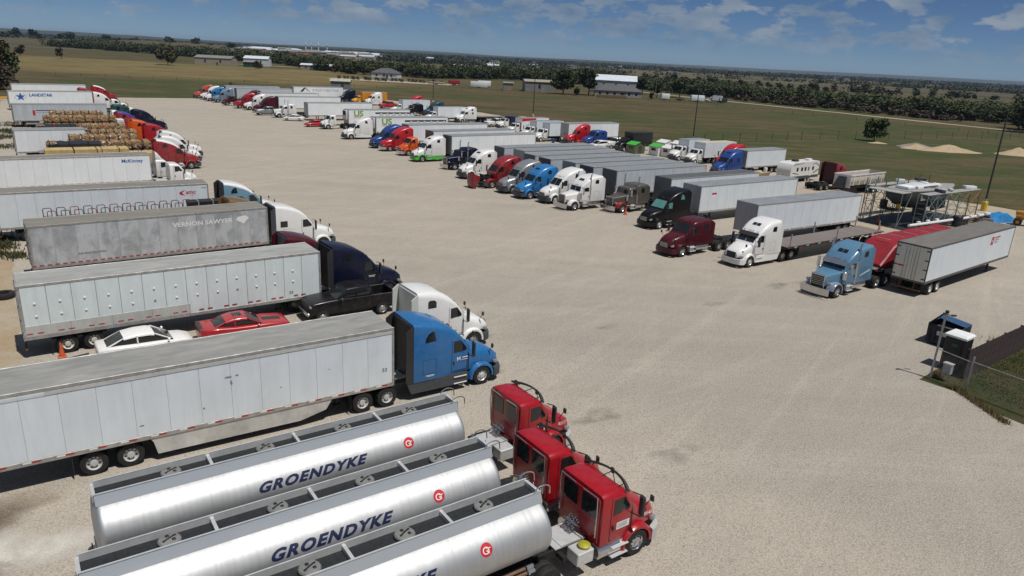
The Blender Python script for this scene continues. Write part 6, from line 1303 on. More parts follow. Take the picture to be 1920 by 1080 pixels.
m = MB(); m.b2(-9.2, .2, -.45, .45, .8, 1.2); m.prism_y([(.1, 1.2), (1.5, 1.2), (.1, 2.7)], -.6, .6); part('frame', m, M_DARK, dt)
for x in (-7.2, -8.5): axle_pair(dt, x, mat=M_STEEL)
m = MB(); m.lathe_x([(.2, -7.0), (.24, -6.9), (.24, -5.9), (.2, -5.8)], 12, (0, 1.1, 1.1)); part('air_tank', m, M_CHROME, dt)
# sailing yacht on stands inside scaffolding
BY = .60; BX = (49.3, 87.0)
by = thing('sailing_yacht', 'dark grey sailing yacht hull with white deck propped inside scaffolding', 'boat', (*BX, 0), BY)
m = MB(); st = [(-6.2, 1.3, 2.4), (-4.6, 1.75, 1.95), (-2, 2.1, 1.6), (0, 2.15, 1.5), (2, 2.0, 1.55), (4.2, 1.4, 1.9), (6.0, .6, 2.6), (7.0, .05, 3.3)]; rings = []
for x, w, zk in st:
    rings.append([(x, -w, 4.0), (x, -w * .95, 3.2), (x, -w * .65, zk + .45), (x, 0, zk), (x, w * .65, zk + .45), (x, w * .95, 3.2), (x, w, 4.0)])
m.loft(rings); hull = part('hull', m, plain('hull_grey', (.055, .058, .062), .45, 0, .3, 1.5), by, smooth=50)
m = MB(); m.prism_z([(x, -w) for x, w, _ in st] + [(x, w) for x, w, _ in reversed(st)], 4.0, 4.08); dk = part('deck', m, plain('deck_grey', (.30, .30, .29), .6), by)
m = MB(); m.loft([ring(-3.4, 1.0, 4.08, 4.4, .12), ring(-1, 1.05, 4.08, 4.55, .15), ring(1.5, .85, 4.08, 4.4, .15), ring(3.2, .5, 4.08, 4.2, .08)]); part('coachroof', m, PW, dk)
m = MB(); m.b2(-5.2, -3.6, -.8, .8, 4.1, 4.45, .1); part('cockpit', m, S_CLEAN, dk)
for hx, hz_ in ((2.6, 4.3), (-.2, 4.6)): m = MB(); m.box((hx, 0, hz_), (.65, .65, .11), .04); part('hatch', m, S_CLEAN, dk)
for s in (-1, 1):
    m = MB(); m.b2(-2.2, 1.0, s * 1.02, s * 1.06, 4.2, 4.36); part('cabin_window', m, M_GLASS, dk)
    m = MB(); m.b2(-3.9, -2.0, s * 1.72, s * 1.80, 2.9, 3.6); m.b2(2.4, 3.8, s * 1.5, s * 1.62, 3.0, 3.6); part('hull_patch', m, plain('primer', (.30, .28, .25), .7), hull)
m = MB(); m.loft([[(x0, -.22, z), (x1, -.16, z), (x1, .16, z), (x0, .22, z)] for x0, x1, z in ((-1.1, 1.3, 1.95), (-1.0, 1.0, .5))]); part('keel', m, P_('keel_blue', (.012, .025, .055), rough=.5), by)
sc = thing('scaffolding', 'steel tube scaffolding with platforms standing around the yacht', 'scaffold', (*BX, 0), BY)
tm = plain('scaffold_green', (.20, .25, .24), .5, .3); tm2 = plain('scaffold_rust', (.26, .14, .06), .7)
def tubep(a, b, r=.03, mm=None): m = MB(); m.tube([a, b], r * 1.35, 5); part('tube', m, mm or tm, sc)
for s, yy in ((-1, -2.6), (1, 2.6)):
    xs = (-6.2, -3.9, -1.4, 1.1, 3.6, 6.1)
    for i, x in enumerate(xs):
        mm = tm2 if i > 3 else tm
        for y in (yy, yy + s * 1.1): tubep((x, y, 0), (x, y, 4.9 if s > 0 else 4.0), .05, mm)
        for z in (.6, 1.2, 1.8, 2.4, 3.0, 3.6): tubep((x, yy, z), (x, yy + s * 1.1, z), .02, mm)
        if i < 5:
            x2 = xs[i + 1]; y = yy + s * 1.1
            tubep((x, y, .2), (x2, y, 2.0), .025, mm); tubep((x, y, 2.0), (x2, y, .2), .025, mm); tubep((x, y, 2.1), (x2, y, 3.9), .025, mm); tubep((x, y, 3.9), (x2, y, 2.1), .025, mm); tubep((x, y, 2.0), (x2, y, 2.0), .025, mm)
    for i in range(5):
        for k in range(3): m = MB(); m.b2(xs[i] + .02, xs[i + 1] - .02, yy + s * (.05 + .37 * k), yy + s * (.38 + .37 * k), 4.0, 4.06); part('platform_plank', m, plain('plank_grey', (.34, .34, .33), .7, 0, .3, 2), sc)
for y in (-1.9, -1.2, -.5, .2, .9, 1.6): m = MB(); m.b2(-8.4, -6.3, y, y + .62, 4.0, 4.05); part('platform_plank', m, plain('plank_grey', (.34, .34, .33), .7, 0, .3, 2), sc)
for y in (-1.9, 2.2): tubep((-8.3, y, 0), (-8.3, y, 4.0), .035, tm); tubep((-8.3, y, .2), (-6.3, y, 3.9), .025, tm)
for k in range(7):
    m = MB(); x = rng.uniform(-5, 5); y = rng.choice((-3.1, 3.1)); m.box((x, y, 4.25), (rng.uniform(.5, 1.6), rng.uniform(.3, .8), rng.uniform(.2, .5)), .06, (0, 0, rng.uniform(0, 3))); part('tool_chest', m, [PW, M_GREYP, M_FADE, M_ALU][k % 4], sc)
for s in (-1, 1): m = MB(); m.add([(-2.5, s * 2.0, 4.1), (1.2, s * 2.1, 4.1), (1.0, s * 2.35, 1.9), (-2.4, s * 2.35, 1.7)], [(0, 1, 2, 3)]); part('dust_sheet', m, M_GREYP, sc, smooth=0)
m = MB(); m.box((-7.2, -.4, 1.9), (1.6, 2.2, .12), .02); m.box((-7.3, .6, 2.4), (.8, .6, .9), .1); part('work_bench', m, M_DARK, sc)
m = MB(); m.box((-6.9, -.9, 2.3), (.45, .4, .6), .1); part('yellow_can', m, plain('can_yellow', (.6, .36, .02), .5), sc)
for i, (a, b) in enumerate((((-9.5, -3.9, .9), (-.5, -4.2, .9)), ((1.5, -4.3, .9), (9.0, -4.1, .9)))):
    q = thing('mast', ('white mast lying on trestles left of the dark drum' if i == 0 else 'white mast with fittings lying right of the dark drum'), 'mast', (*BX, 0), BY)
    m = MB(); m.tube([a, b], .15, 10); part('spar', m, PW, q)
    for x in (a[0] + 1, b[0] - 1): m = MB(); m.b2(x - .05, x + .05, a[1] - .4, a[1] + .4, 0, .75); part('trestle', m, M_WOOD, q)
    for k in range(3):
        m = MB(); m.box((a[0] + 2 + k * 2, a[1], 1.12), (.5, .3, .2), .05); part('fitting', m, PW, q)
q = thing('barrel', 'dark barrel between the two masts', 'barrel', (BX[0] + .55 * HX + 4.3 * HY, BX[1] + .55 * HY - 4.3 * HX, 0), 0); m = MB(); m.lathe_z([(.5, 0), (.55, .05), (.55, 1.25), (.5, 1.3), (.001, 1.3)], 16); part('drum', m, P_('drum_dark', (.012, .018, .03), rough=.5), q); m = MB(); m.lathe_z([(.57, .4), (.57, .46)], 16); m.lathe_z([(.57, .85), (.57, .91)], 16); part('hoop', m, M_DARK, q)
q = thing('ground_tarp', 'black tarpaulin spread on the ground under the yacht', 'tarp', (*BX, 0), BY); m = MB(); n = 14
vs_ = [(-8.5 + 16 * i / n + rng.uniform(-.1, .1), y + rng.uniform(-.2, .2) - (.0 if abs(y) < 3.4 else 0), .012 + abs(rng.normal()) * .03) for i in range(n + 1) for y in np.linspace(-3.4, 3.2, 7)]
m.add(vs_, [(i * 7 + j, (i + 1) * 7 + j, (i + 1) * 7 + j + 1, i * 7 + j + 1) for i in range(n) for j in range(6)]); part('tarp_sheet', m, M_TARPB, q)
q = thing('tarp_bundle', 'blue tarpaulin over a low heap beside the orange loader', 'tarp', (60.4, 89.0, 0), .3); m = MB(); rings = []
for i in range(9):
    x = -1.8 + 3.6 * i / 8; hh = .2 + .9 * math.sin(pi * (i + .5) / 9.5) ** .6; rings.append([(x, -1.0 - rng.uniform(0, .2), .0), (x, -.7, hh * .8 + rng.uniform(-.08, .08)), (x, 0, hh + rng.uniform(-.1, .1)), (x, .7, hh * .8), (x, 1.0, 0)])
m.loft(rings); part('tarp_cover', m, plain('tarp_blue', (.02, .20, .48), .45, 0, .3, 2, .4), q)
ld = thing('loader', 'yellow orange tractor with a black roll bar at the right edge', 'tractor', (62.6, 86.2, 0), 2.5)
m = MB(); m.b2(-1.6, 1.6, -.55, .55, .75, 1.25, .08); m.b2(.3, 1.7, -.45, .45, 1.2, 1.75, .12); part('body', m, P_('machine_orange', (.55, .24, .02)), ld)
m = MB(); m.b2(-.9, -.4, -.3, .3, 1.25, 1.4, .05); m.b2(-1.05, -.9, -.3, .3, 1.3, 1.9, .05); part('seat', m, M_BLACKP, ld)
m = MB()
for s in (-1, 1): m.tube([(-1.2, s * .6, 1.0), (-1.2, s * .6, 2.7), (-.2, s * .55, 2.7)], .06, 6)
m.tube([(-1.2, -.6, 2.7), (-1.2, .6, 2.7)], .06, 6); part('roll_bar', m, M_BLACKP, ld)
for s in (-1, 1): wheel(ld, -1.0, s * .85, s, R=.72, w=.42, ri=.38, mat=P_('machine_orange', (.55, .24, .02))); wheel(ld, 1.3, s * .75, s, R=.45, w=.3, ri=.24, mat=P_('machine_orange', (.55, .24, .02)))
m = MB(); m.b2(-3.4, -1.9, -1.0, 1.0, .35, .55, .05); m.b2(-3.0, -1.6, -.1, .1, .5, .9); part('mower_deck', m, P_('machine_orange', (.55, .24, .02)), ld)
m = MB()
for k in range(6): m.box((rng.uniform(-2.5, 2.5), rng.uniform(-1.2, 1.2), .25), (rng.uniform(.5, 1.4), rng.uniform(.3, .8), .5), .05, (0, 0, rng.uniform(0, 3)))
q = thing('timber_offcuts', 'loose boards and offcuts on the ground by the masts', 'timber', (58.2, 88.6, 0), .6); part('boards', m, M_WOOD, q)

# ------------------------------------------------------------------ light poles and fences
def light_pole(label, p, h=12.5, yellow=True):
    t = thing('light_pole', label, 'light pole', (*p, 0), .4, 'yard light poles')
    m = MB(); m.tube([(0, 0, .9), (.0, 0, h)], .13, 8, .09); part('pole', m, M_BLACKP, t)
    m = MB(); m.lathe_z([(.38, -.02), (.38, 1.2), (.33, 1.26), (.001, 1.26)], 16); part('base', m, P_('base_yellow', (.62, .42, .01)), t)
    m = MB(); m.b2(-.22, .22, -.22, .22, 1.26, 1.3); m.lathe_z([(.2, 1.3), (.15, 1.6)], 10); part('base_plate', m, M_STEEL, t)
    return t
light_pole('tall black light pole with yellow base by the yacht', (62.8, 95.8)); light_pole('black light pole behind the white box trucks', (38.6, 162.7)); light_pole('black light pole behind the box truck with the red panel', (3.4, 208)); light_pole('farthest black light pole behind the second row', (-29.6, 246))
def wire_fence(label, pts, step, h=1.7, mat=M_DARK, r=.04, wires=4):
    t = thing('wire_fence', label, 'fence', (0, 0, 0))
    for a, b in zip(pts, pts[1:]):
        d = math.hypot(b[0] - a[0], b[1] - a[1]); n = max(1, int(d / step)); pm = cached(('fpost', h, r), lambda: MB().tube([(0, 0, -.05), (0, 0, h)], r, 5).mesh('post', mat))
        for i in range(n + 1): link('post', pm, t, (a[0] + (b[0] - a[0]) * i / n, a[1] + (b[1] - a[1]) * i / n, 0))
        for k in range(wires): m = MB(); z = h * (k + 1) / wires - .05; m.tube([(*a, z), (*b, z)], .012, 4); part('wire', m, mat, t)
wire_fence('tall wire fence along the pasture behind the second row', [(20, 162), (36, 158.5), (72, 187), (108, 206), (150, 225)], 6.5, 2.3, M_DARK, .05, 5)
wire_fence('low wire fence crossing the pasture in front of the houses', [(-200, 300), (-95, 330), (0, 352), (70, 352), (110, 300), (160, 236)], 9, 1.3, M_DARK, .06, 3)
# chain link corner by the lawn
cf = thing('chain_link_fence', 'grey pipe fence frame along the lawn edge', 'fence', (0, 0, 0))
GP = plain('galvanised', (.30, .31, .32), .45, .6)
P0, P1, P2 = Vector((24.55, 38.35, 0)), Vector((25.55, 36.55, 0)), Vector((30.2, 29.3, 0))
for p, h in ((P1, 2.15), (P2, 2.15)): m = MB(); m.tube([p, p + Vector((0, 0, h))], .055, 8); part('post', m, GP, cf)
for a, b in ((P0, P1), (P1, P2)):
    for z in (1.85,): m = MB(); m.tube([a + Vector((0, 0, z)), b + Vector((0, 0, z - .05))], .03, 6); part('top_rail', m, GP, cf)
m = MB(); N_ = 26
for a, b in ((P0, P1), (P1, P2)):
    d = (b - a); L_ = d.length; n = int(L_ / .14)
    for i in range(-6, n):
        for sg in (1, -1):
            u0, u1 = i * .14, i * .14 + 1.8
            za, zb = (0.03, 1.83) if sg > 0 else (1.83, .03)
            c0, c1 = max(u0, 0), min(u1, L_)
            if c1 <= c0: continue
            f0, f1 = (c0 - u0) / 1.8, (c1 - u0) / 1.8
            m.tube([a + d * (c0 / L_) + Vector((0, 0, za + (zb - za) * f0)), a + d * (c1 / L_) + Vector((0, 0, za + (zb - za) * f1))], .0022, 3)
stuff(part('mesh', m, GP, cf))
cp = thing('camera_pole', 'tall grey pole with cameras at the lawn corner', 'pole', (P0.x, P0.y, 0)); m = MB(); m.tube([(0, 0, 0), (.02, 0, 4.0)], .06, 8); part('pole', m, GP, cp)
m = MB(); m.box((.05, 0, 4.08), (.2, .14, .2), .04); m.tube([(0, 0, 3.95), (.45, .1, 3.85)], .025, 5); m.box((.55, .12, 3.84), (.28, .1, .1), .02); m.box((-.12, -.08, 4.0), (.18, .1, .1), .02); part('camera_head', m, M_DARK, cp)
ub = thing('utility_box', 'small grey utility box standing beside the portable toilet', 'utility box', (25.25, 38.05, 0), .6); m = MB(); m.b2(-.16, .16, -.22, .22, .45, 1.05, .02); part('cabinet', m, plain('cabinet_grey', (.33, .36, .37), .5), ub)
for y in (-.15, .15): m = MB(); m.tube([(0, y, 0), (0, y, .5)], .03, 6); part('leg', m, GP, ub)
m = MB(); m.prism_y([(-.2, 1.05), (.2, 1.05), (.2, 1.09), (-.2, 1.12)], -.25, .25); part('lid', m, M_ALU, ub)
# wooden privacy fence
wf = thing('wooden_fence', 'dark brown board fence behind the portable toilet', 'fence', (26.45, 38.35, 0), .655)
WD = plain('fence_brown', (.052, .036, .032), .85, 0, .35, 2.5)
bd_ = cached('fboard', lambda: MB().b2(-.064, .064, -.012, .012, .02, 1.88, .004).mesh('board', WD, 0))
for i in range(110): link('board', bd_, wf, (.1 + i * .146, random.uniform(-.004, .004), random.uniform(-.02, .02)))
for z in (.4, 1.5): m = MB(); m.b2(0, 16.2, .014, .06, z - .05, z + .05); part('rail', m, WD, wf)
for i in range(7): m = MB(); m.b2(.1 + i * 2.6, .2 + i * 2.6, .06, .16, 0, 1.85); part('post', m, WD, wf)
# portable toilet
pt = thing('portable_toilet', 'dark portable toilet with a white roof at the fence end', 'toilet', (26.75, 39.95, 0), .64)
PTM = plain('toilet_grey', (.022, .021, .022), .6, 0, .2, 2)
m = MB(); m.b2(-.56, .56, -.56, .56, .12, 2.1, .04); bdy = part('cabin', m, PTM, pt); m = MB(); m.b2(-.62, .62, -.62, .62, 0, .12, .02); part('skid', m, M_DARK, pt)
m = MB(); m.loft([[(-.62, -.62, 2.08), (.62, -.62, 2.08), (.62, .62, 2.08), (-.62, .62, 2.08)], [(-.62, -.62, 2.2), (.62, -.62, 2.2), (.62, .62, 2.2), (-.62, .62, 2.2)], [(-.45, -.5, 2.32), (.45, -.5, 2.32), (.45, .5, 2.32), (-.45, .5, 2.32)]]); part('roof', m, paint('toilet_roof', (.78, .79, .78), coat=0), pt)
m = MB(); m.b2(-.585, -.562, -.42, .42, .2, 1.95, .01); dr = part('door', m, PTM, bdy); m = MB(); m.b2(-.6, -.585, -.22, .12, 1.55, 1.72); part('door_sign', m, plain('sign_green', (.02, .12, .03), .5), dr)
for k in range(5): m = MB(); m.b2(-.4 + k * .2 - .02, -.4 + k * .2 + .02, -.575, -.56, .25, 2.0); part('rib', m, PTM, bdy)
# dumpster
dp = thing('dumpster', 'dark blue dumpster with its lids thrown open behind the toilet', 'dumpster', (28.75, 44.2, 0), .70)
DM = P_('dumpster_blue', (.007, .013, .026), rough=.55, dust=.04)
m = MB()
for (a, b) in (((-1.1, -.9), (-.95, -.9)),): pass
m.prism_y([(-1.0, .15), (1.0, .15), (1.1, 1.35), (-1.1, 1.35)], -.92, -.86); m.prism_y([(-1.0, .15), (1.0, .15), (1.1, 1.35), (-1.1, 1.35)], .86, .92)
m.prism_y([(-1.0, .15), (-.94, .15), (-1.04, 1.35), (-1.1, 1.35)], -.86, .86); m.prism_y([(.94, .15), (1.0, .15), (1.1, 1.35), (1.04, 1.35)], -.86, .86); m.b2(-1, 1, -.9, .9, .12, .18); part('bin', m, DM, dp)
m = MB(); m.b2(-.9, .9, -.8, .8, .2, 1.1, .1); part('rubbish', m, plain('rubbish', (.10, .09, .08), .8, 0, .6, 5, .5), dp)
for k, (x, tilt) in enumerate(((-.55, -1.15), (.55, -.12))): m = MB(); m.box((0, .5 if k == 0 else .8, 0), (1.08, 1.1 if k == 0 else 1.75, .05), .015); o = part('lid', m, M_BLACKP if k == 0 else P_('lid_blue', (.02, .07, .16)), dp); o.location = (x, -.85 if k else .9, 1.38); o.rotation_euler = (0.12 if k else 2.25, 0, 0)
for s in (-1, 1): m = MB(); m.b2(-.6, .6, s * .92, s * 1.02, .7, .86); part('fork_pocket', m, DM, dp)
m = MB()
for k in range(6): m.b2(-1.12, -1.08, -.8 + k * .3, -.74 + k * .3, .2, 1.3)
part('rib', m, DM, dp)
m = MB(); m.b2(-1.16, -1.13, -.3, .3, .75, 1.0); part('sign', m, M_FADE, dp)

# ------------------------------------------------------------------ sand heaps, houses and far things
def heap(label, p, rx, ry, h, mat=M_PILE):
    n, k = 18, 6; vs = [(0, 0, h)]; fs = []
    for j in range(1, k + 1):
        for i in range(n):
            a = 2 * pi * i / n; u = j / k; vs.append((rx * u * cos(a) * rng.uniform(.92, 1.08), ry * u * sin(a) * rng.uniform(.92, 1.08), h * (1 - u) ** 1.15 * rng.uniform(.85, 1.1) - (.05 if j == k else 0)))
    fs += [(0, 1 + i, 1 + (i + 1) % n) for i in range(n)]
    for j in range(k - 1): fs += [(1 + j * n + i, 1 + (j + 1) * n + i, 1 + (j + 1) * n + (i + 1) % n, 1 + j * n + (i + 1) % n) for i in range(n)]
    m = MB(); m.add(vs, fs); o = link('sand_heap', m.mesh('sand_heap', mat, 60), None, (*p, 0)); return tag(o, label, 'heap')
heap('longest pale sand heap in the pasture', (104, 177), 8, 3.2, 1.6); heap('small sand heap at the left end of the long one', (97.5, 179.5), 4, 2.5, 1.1); heap('grey gravel heap behind the long sand heap', (99.5, 184), 5, 2.2, 1.1, M_STAIN); heap('conical pale sand heap at the right edge of the pasture', (121, 177), 5.5, 3.5, 1.8); heap('flat pale heap under the lone bush', (92.5, 189), 2.6, 1.5, .4)
def house(name, label, p, rz, L, W, h, rise, wallm, roofm, windows=0, cat='building', hip=False, door=True, doorm=None, group=None):
    t = thing(name, label, cat, (*p, 0), rz, group); m = MB(); m.b2(-L / 2, L / 2, -W / 2, W / 2, 0, h)
    if not hip: m.add([(-L / 2, -W / 2, h), (-L / 2, W / 2, h), (-L / 2, 0, h + rise), (L / 2, -W / 2, h), (L / 2, W / 2, h), (L / 2, 0, h + rise)], [(0, 1, 2), (3, 5, 4)])
    w = part('wall', m, wallm, t, smooth=0); e = .35; hp = W * .45 if hip else 0
    for s in (-1, 1):
        m = MB(); a = [(-L / 2 - e, s * (W / 2 + e), h - .12), (L / 2 + e, s * (W / 2 + e), h - .12), (L / 2 + e - hp, 0, h + rise + .04), (-L / 2 - e + hp, 0, h + rise + .04)]
        m.add(a, [(0, 1, 2, 3)]); m.add([(x, y, z + .1) for x, y, z in a], [(0, 1, 2, 3)]); part('roof', m, roofm, t, smooth=0)
        if hip: m = MB(); a = [(s * (L / 2 + e), -W / 2 - e, h - .12), (s * (L / 2 + e), W / 2 + e, h - .12), (s * (L / 2 + e - hp), 0, h + rise + .04)]; m.add(a, [(0, 1, 2)]); part('roof', m, roofm, t, smooth=0)
    for i in range(windows):
        x = -L / 2 + L * (i + .7) / (windows + .4); m = MB(); m.b2(x - .55, x + .55, -W / 2 - .04, -W / 2 - .005, h * .35, h * .75); part('window', m, M_GLASS, w)
    if door: m = MB(); x = L * .12; m.b2(x - .6, x + .6, -W / 2 - .05, -W / 2 - .005, 0, 2.1); part('door', m, doorm or M_GREYP, w)
    return t
TIN = plain('tin_grey', (.24, .24, .23), .55, .2, .2, .6); TINW = plain('tin_white', (.62, .66, .72), .45, .1, .15, .5); SHING = plain('shingle', (.095, .095, .10), .85, 0, .3, 1.2, .3); WALLW = plain('house_white', (.55, .57, .58), .7, 0, .15, .6); TAN = plain('tin_tan', (.33, .29, .22), .6, .1, .15, .5); STONE = plain('stone_wall', (.34, .33, .32), .8, 0, .3, .8)
house('barn', 'grey tan barn far left in the straw-coloured field', (-226, 548), .05, 26, 14, 5, 1.6, TAN, TIN, 2); house('barn', 'white-roofed building behind the grey tan barn', (-205, 575), .1, 18, 12, 5.5, 1.8, WALLW, TINW, 2)
house('long_shed', 'long low pale shed right of the grey tan barn', (-150, 548), 0, 26, 8, 3.4, 1, TAN, TINW, 4); house('barn', 'small dark green shed beside the grey tan barn', (-198, 540), 0, 8, 6, 3.5, 1.2, PDG, TIN, 1)
house('house', 'low house with a dark hipped roof under the trees', (-85, 463), -.1, 16, 11, 3.2, 2.6, WALLW, SHING, 3, 'house', True); house('open_shed', 'small lean-to shed with a pale roof beyond the yard', (-78, 318), .1, 8, 5, 3.0, .7, TIN, plain('roof_pale', (.42, .42, .33), .6, .1, .2, .6), 0)
house('barn', 'grey metal building left of the big trees', (8, 386), .15, 15, 10, 5, .9, TIN, TAN, 1, doorm=TAN); house('barn', 'tall blue grey barn with a white metal roof behind the house', (53.5, 428), -.12, 23, 14, 6.6, 2.8, plain('barn_blue_grey', (.36, .40, .45), .6, .05, .15, .5), TINW, 3)
house('house', 'long ranch house with a dark hipped roof in front of the tall barn', (48, 374), -.05, 23, 10, 3.0, 2.6, STONE, SHING, 6, 'house', True); house('small_shed', 'small shed with an orange front left of the metal building', (-7.5, 384), .1, 5, 4, 3.6, .5, TIN, TIN, 0, doorm=plain('door_orange', (.42, .20, .08), .7))
hb = cached('hay', lambda: MB().lathe_x([(.3, -.65), (.8, -.62), (.85, 0), (.8, .62), (.3, .65)], 14).mesh('hay_bale', plain('hay', (.22, .14, .08), .9, 0, .4, 3, .5)))
for i in range(10): o = link('hay_bale', hb, None, (36.5 + i * 1.45, 357 + random.uniform(-.2, .2), .82), 1.5); tag(o, 'round brown hay bale in the row before the ranch house', 'hay bale', 'hay bales before the house')
def cargo(label, p, rz, L, W, h, mat):
    t = thing('cargo_trailer', label, 'trailer', (*p, 0), rz); m = MB(); m.b2(-L / 2, L / 2, -W / 2, W / 2, .5, h, .06); part('box_body', m, mat, t)
    for s in (-1, 1): wheel(t, -.5, s * (W / 2 - .1), s, R=.38, w=.24, ri=.2); wheel(t, .4, s * (W / 2 - .1), s, R=.38, w=.24, ri=.2)
    m = MB(); m.tube([(L / 2, -.5, .5), (L / 2 + 1, 0, .5)], .06); m.tube([(L / 2, .5, .5), (L / 2 + 1, 0, .5)], .06); part('tow_frame', m, M_DARK, t); m = MB(); m.b2(-L / 2 - .03, -L / 2, -W / 2 + .1, W / 2 - .1, .6, h - .1); part('rear_door', m, mat, t); return t
cargo('white cargo trailer left of the others on the house drive', (70.5, 366), .2, 4.2, 2.2, 3.1, PW); cargo('larger pale cargo trailer beside the white truck on the drive', (86, 364), .1, 6.5, 2.4, 3.1, S_CLEAN); cargo('low dark utility trailer between the two pale cargo trailers', (78, 366), 0, 4, 2, .9, M_DARK)
box_truck('white truck with a dark body parked on the house drive', (92, 366), 1.2 + pi / 2, PW, S_CLEAN, 4.5, 3.4, 'far vehicles'); cargo('black container at the right end of the drive', (98.5, 364), 0, 4, 2.4, 2.4, M_BLACKP)
cargo('white caravan standing in the pasture left of the metal building', (-23, 392), .1, 9, 2.6, 3.3, PW); cargo('second pale caravan behind the one in the pasture', (-21, 408), .1, 7, 2.6, 3.2, S_CLEAN); cargo('red machine trailer left of the caravans', (-38, 412), .4, 6, 2.4, 2.6, PDKR); cargo('pale container left of the caravans', (-47, 404), .1, 9, 2.4, 1.6, TAN)
for i in range(26):
    x = -104 + i * 2.3; o = thing('timber_stack', 'dark stack of old timber in the long row before the wood', 'timber', (x, 418 + rng.uniform(-6, 6) + i * .2, 0), rng.uniform(0, 3), 'timber stacks before the wood'); m = MB()
    for k in range(4): m.box((rng.uniform(-.4, .4), rng.uniform(-.4, .4), .3 + k * .42), (rng.uniform(1.2, 2.6), rng.uniform(.5, 1.2), .36), .03, (0, 0, rng.uniform(-.4, .4)))
    part('logs', m, plain('old_timber', (.075, .06, .05), .9, 0, .4, 2), o)
sheet('bare_ground', [(-108, 408), (-40, 406), (-36, 424), (-108, 432)], -.011, M_TRACK, .8, 4)
for i, (x, y, lab) in enumerate(((66, 368, 'utility pole right of the ranch house'), (44, 470, 'utility pole behind the tall barn'), (20, 520, 'utility pole in the wood'), (170, 700, 'utility pole on the far green field'), (-60, 640, 'utility pole rising from the middle wood'), (84, 640, 'utility pole behind the belt of trees'))):
    t = thing('utility_pole', lab, 'utility pole', (x, y, 0), .3, 'utility poles'); m = MB(); m.tube([(0, 0, 0), (0, 0, 11)], .16, 6, .11); part('pole', m, M_WOOD, t); m = MB(); m.b2(-1.1, 1.1, -.06, .06, 10.2, 10.35); part('crossarm', m, M_WOOD, t)
M_FB = [plain('far_white', (.60, .60, .58), .6), plain('far_cream', (.50, .44, .34), .6), plain('far_grey', (.33, .34, .35), .6), plain('far_brick', (.30, .18, .13), .7)]
GF = ['white', 'cream', 'grey', 'brick red']
sheet('bare_ground', [(-400, 1080), (-230, 1060), (-260, 1330), (-400, 1700), (-640, 1700), (-480, 1300)], -.010, M_TRACK, 3, 30)
for i in range(84):
    y = rng.uniform(1020, 1750); x = -y * rng.uniform(.20, .37) ; k = int(rng.integers(4)); L_ = rng.uniform(14, 44)
    house('far_building', f'low {GF[k]} building in the distant industrial town on the left', (x, y), rng.uniform(-.2, .2), L_, rng.uniform(12, 22), rng.uniform(5, 9), rng.uniform(.8, 2), M_FB[k], TINW if k < 2 else TIN, 0, 'building', group=f'{GF[k]} buildings of the distant town', door=False)
for i in range(34):
    y = rng.uniform(800, 2600); x = y * rng.uniform(-.62, .74); k = int(rng.integers(3))
    if x < -.25 * y and y > 1300: continue
    house('far_house', f'tiny {GF[k]} farm building on the distant plain', (x, y), rng.uniform(-.5, .5), rng.uniform(10, 22), rng.uniform(8, 13), rng.uniform(3.5, 5), 2, M_FB[k], TINW if k == 0 else SHING, 0, 'building', group=f'{GF[k]} farm buildings on the plain', door=False)
for i, dx in enumerate((0, 9, 20, 34)):
    t = thing('silo_tower', 'slim grey plant tower on the town skyline', 'tower', (-512 + dx * 1.2, 1760 + dx, 0), 0, 'plant towers of the distant town'); m = MB(); m.lathe_z([(1.1, 0), (1.1, 24 - 2 * (i % 2)), (.3, 26)], 10); part('shaft', m, M_FB[0], t); m = MB(); m.lathe_z([(1.8, 18), (1.8, 19)], 10); part('platform', m, M_DARK, t)
house('barn', 'white low roof in front of the distant town', (-560, 1500), .05, 48, 20, 6, 1.5, M_FB[0], TINW, 0, door=False)
for i, (x, y, lab) in enumerate(((-140, 215, 0), )): pass
q = thing('farm_implement', 'rusty implement standing alone in the brown field', 'implement', (-118, 300, 0), .4); m = MB(); m.tube([(-1.5, 0, .5), (1.5, 0, .7)], .12); m.tube([(0, -1.4, .6), (0, 1.4, .6)], .12); m.box((0, 0, .9), (.9, .7, .7), .1); part('frame', m, plain('rust', (.16, .07, .04), .8), q)
for s in (-1, 1): wheel(q, -.5, s * 1.4, s, R=.5, w=.2, ri=.3, mat=plain('rust', (.16, .07, .04), .8))

# ------------------------------------------------------------------ ground marks and air
def _mark(name, c, amt, sc):
    m, nt, b = new_mat(name); at = nt.nodes.new('ShaderNodeAttribute'); at.attribute_name = 'fade'
    n1_ = noise(nt, sc, 6, .7); n2_ = noise(nt, 14, 4, .7)
    f = mathn(nt, 'MULTIPLY', mathn(nt, 'MULTIPLY', at.outputs['Fac'], ramp(nt, n1_, [(.35, 0.), (.65, 1.)])), mathn(nt, 'MULTIPLY', ramp(nt, n2_, [(.3, .5), (.6, 1.)]), amt), True)
    b.inputs['Base Color'].default_value = (*c, 1); b.inputs['Roughness'].default_value = .9; b.inputs['Specular IOR Level'].default_value = .2; nt.links.new(f, b.inputs['Alpha']); return m
M_TRK_L = _mark('track_light', (.56, .51, .43), .26, .4); M_OIL = _mark('oil_mark', (.075, .07, .065), .38, .9); M_PALE = _mark('pale_dust', (.66, .63, .57), 1.2, .25); M_SOIL = _mark('brown_soil', (.24, .185, .125), .7, .3)
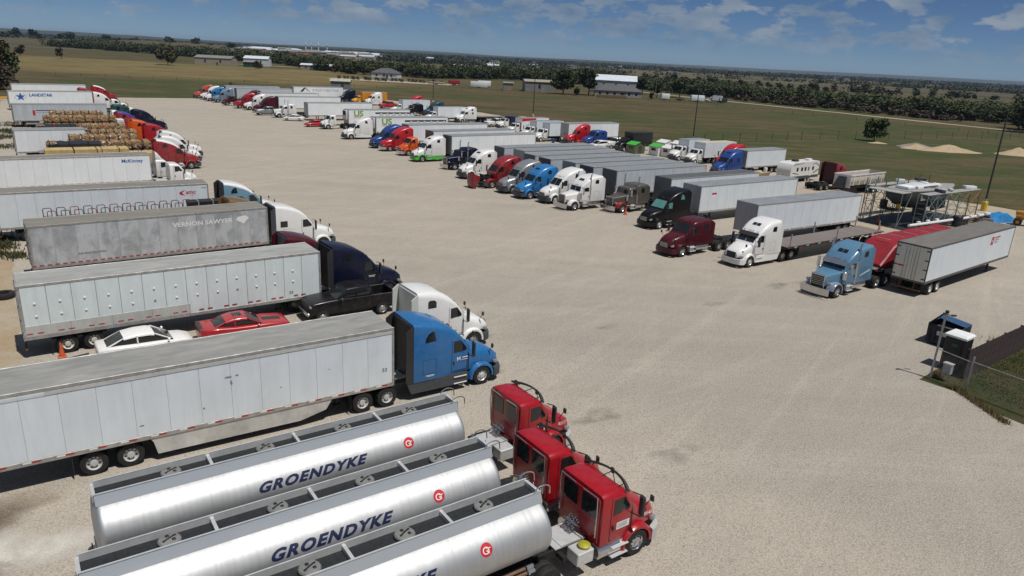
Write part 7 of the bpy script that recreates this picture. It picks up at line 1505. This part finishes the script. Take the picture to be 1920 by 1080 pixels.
def spot(x, y, rx, ry, rot, mat=None):
    V, A, n = [(x, y, 0)], [1.0], 22
    for q, a_ in ((.5, .9), (.8, .5), (1.0, 0.)):
        for i in range(n): t = 2 * pi * i / n; w = q * (1 + .22 * sin(3 * t + x) + .12 * sin(5 * t + y)); V.append((x + cos(rot) * rx * cos(t) * w - sin(rot) * ry * sin(t) * w, y + sin(rot) * rx * cos(t) * w + cos(rot) * ry * sin(t) * w, 0)); A.append(a_)
    F = [(0, 1 + i, 1 + (i + 1) % n) for i in range(n)] + [(1 + j * n + i, 1 + (j + 1) * n + i, 1 + (j + 1) * n + (i + 1) % n, 1 + j * n + (i + 1) % n) for j in range(2) for i in range(n)]
    me = bpy.data.meshes.new('oil_stain'); me.from_pydata(V, [], F); me.attributes.new('fade', 'FLOAT', 'POINT').data.foreach_set('value', A); me.materials.append(mat or M_OIL); structure('oil_stain', me, (0, 0, -.002))
for (f, l) in ((-5.5, -56), (-5, -47), (-8, -42.3), (-2, -33), (-4.5, -22), (-5.5, -11), (-6, -7), (-5, 0), (-3, 8), (-4, 29)): spot(*RP(f, l), 1.6, .8, .62)
spot(25.2, 57.2, 2.2, .9, .5); spot(21.5, 55.4, 1.5, .6, .9); spot(15, 50, 1.2, .5, .4); spot(6.5, 44, .9, .4, .7)
for (f, l) in ((4.5, -13), (6.5, -8.4), (6, 2), (6.5, 16), (5.5, 62), (6.5, -20), (7.2, -24.5)): spot(*LP(f, l), 1.5, .7, .62)
for (x, y, rx, ry, mm) in ((-16.5, 19.3, 3.6, 1.5, M_PALE), (-13.8, 15.2, 3.0, 1.3, M_PALE), (-18.5, 21.5, 2.6, 1.3, M_SOIL), (-15.5, 17.2, 1.8, .8, M_SOIL), (-13.4, 18.6, 1.6, .5, M_SOIL), (-20, 18, 5, 3, M_SOIL)): spot(x, y, rx, ry, .62, mm)
for i in range(9): spot(4 + (i % 3) * 7 + rng.uniform(-2, 2), 30 + (i // 3) * 14 + rng.uniform(-3, 3), rng.uniform(1, 3), rng.uniform(.6, 1.6), rng.uniform(0, 3), M_TRK_L)
hz = MB(); hz.b2(-12400, 12400, -12400, 12400, -4, 64); hm, nt, b = new_mat('haze'); nt.nodes.remove(b)
pv = nt.nodes.new('ShaderNodeVolumePrincipled'); pv.inputs['Color'].default_value = (.50, .68, .95, 1); pv.inputs['Density'].default_value = 0.00006; pv.inputs['Anisotropy'].default_value = 0.2
nt.links.new(pv.outputs[0], nt.nodes['Material Output'].inputs['Volume'])
hz_o = stuff(link('haze', hz.mesh('haze', hm, 0)))
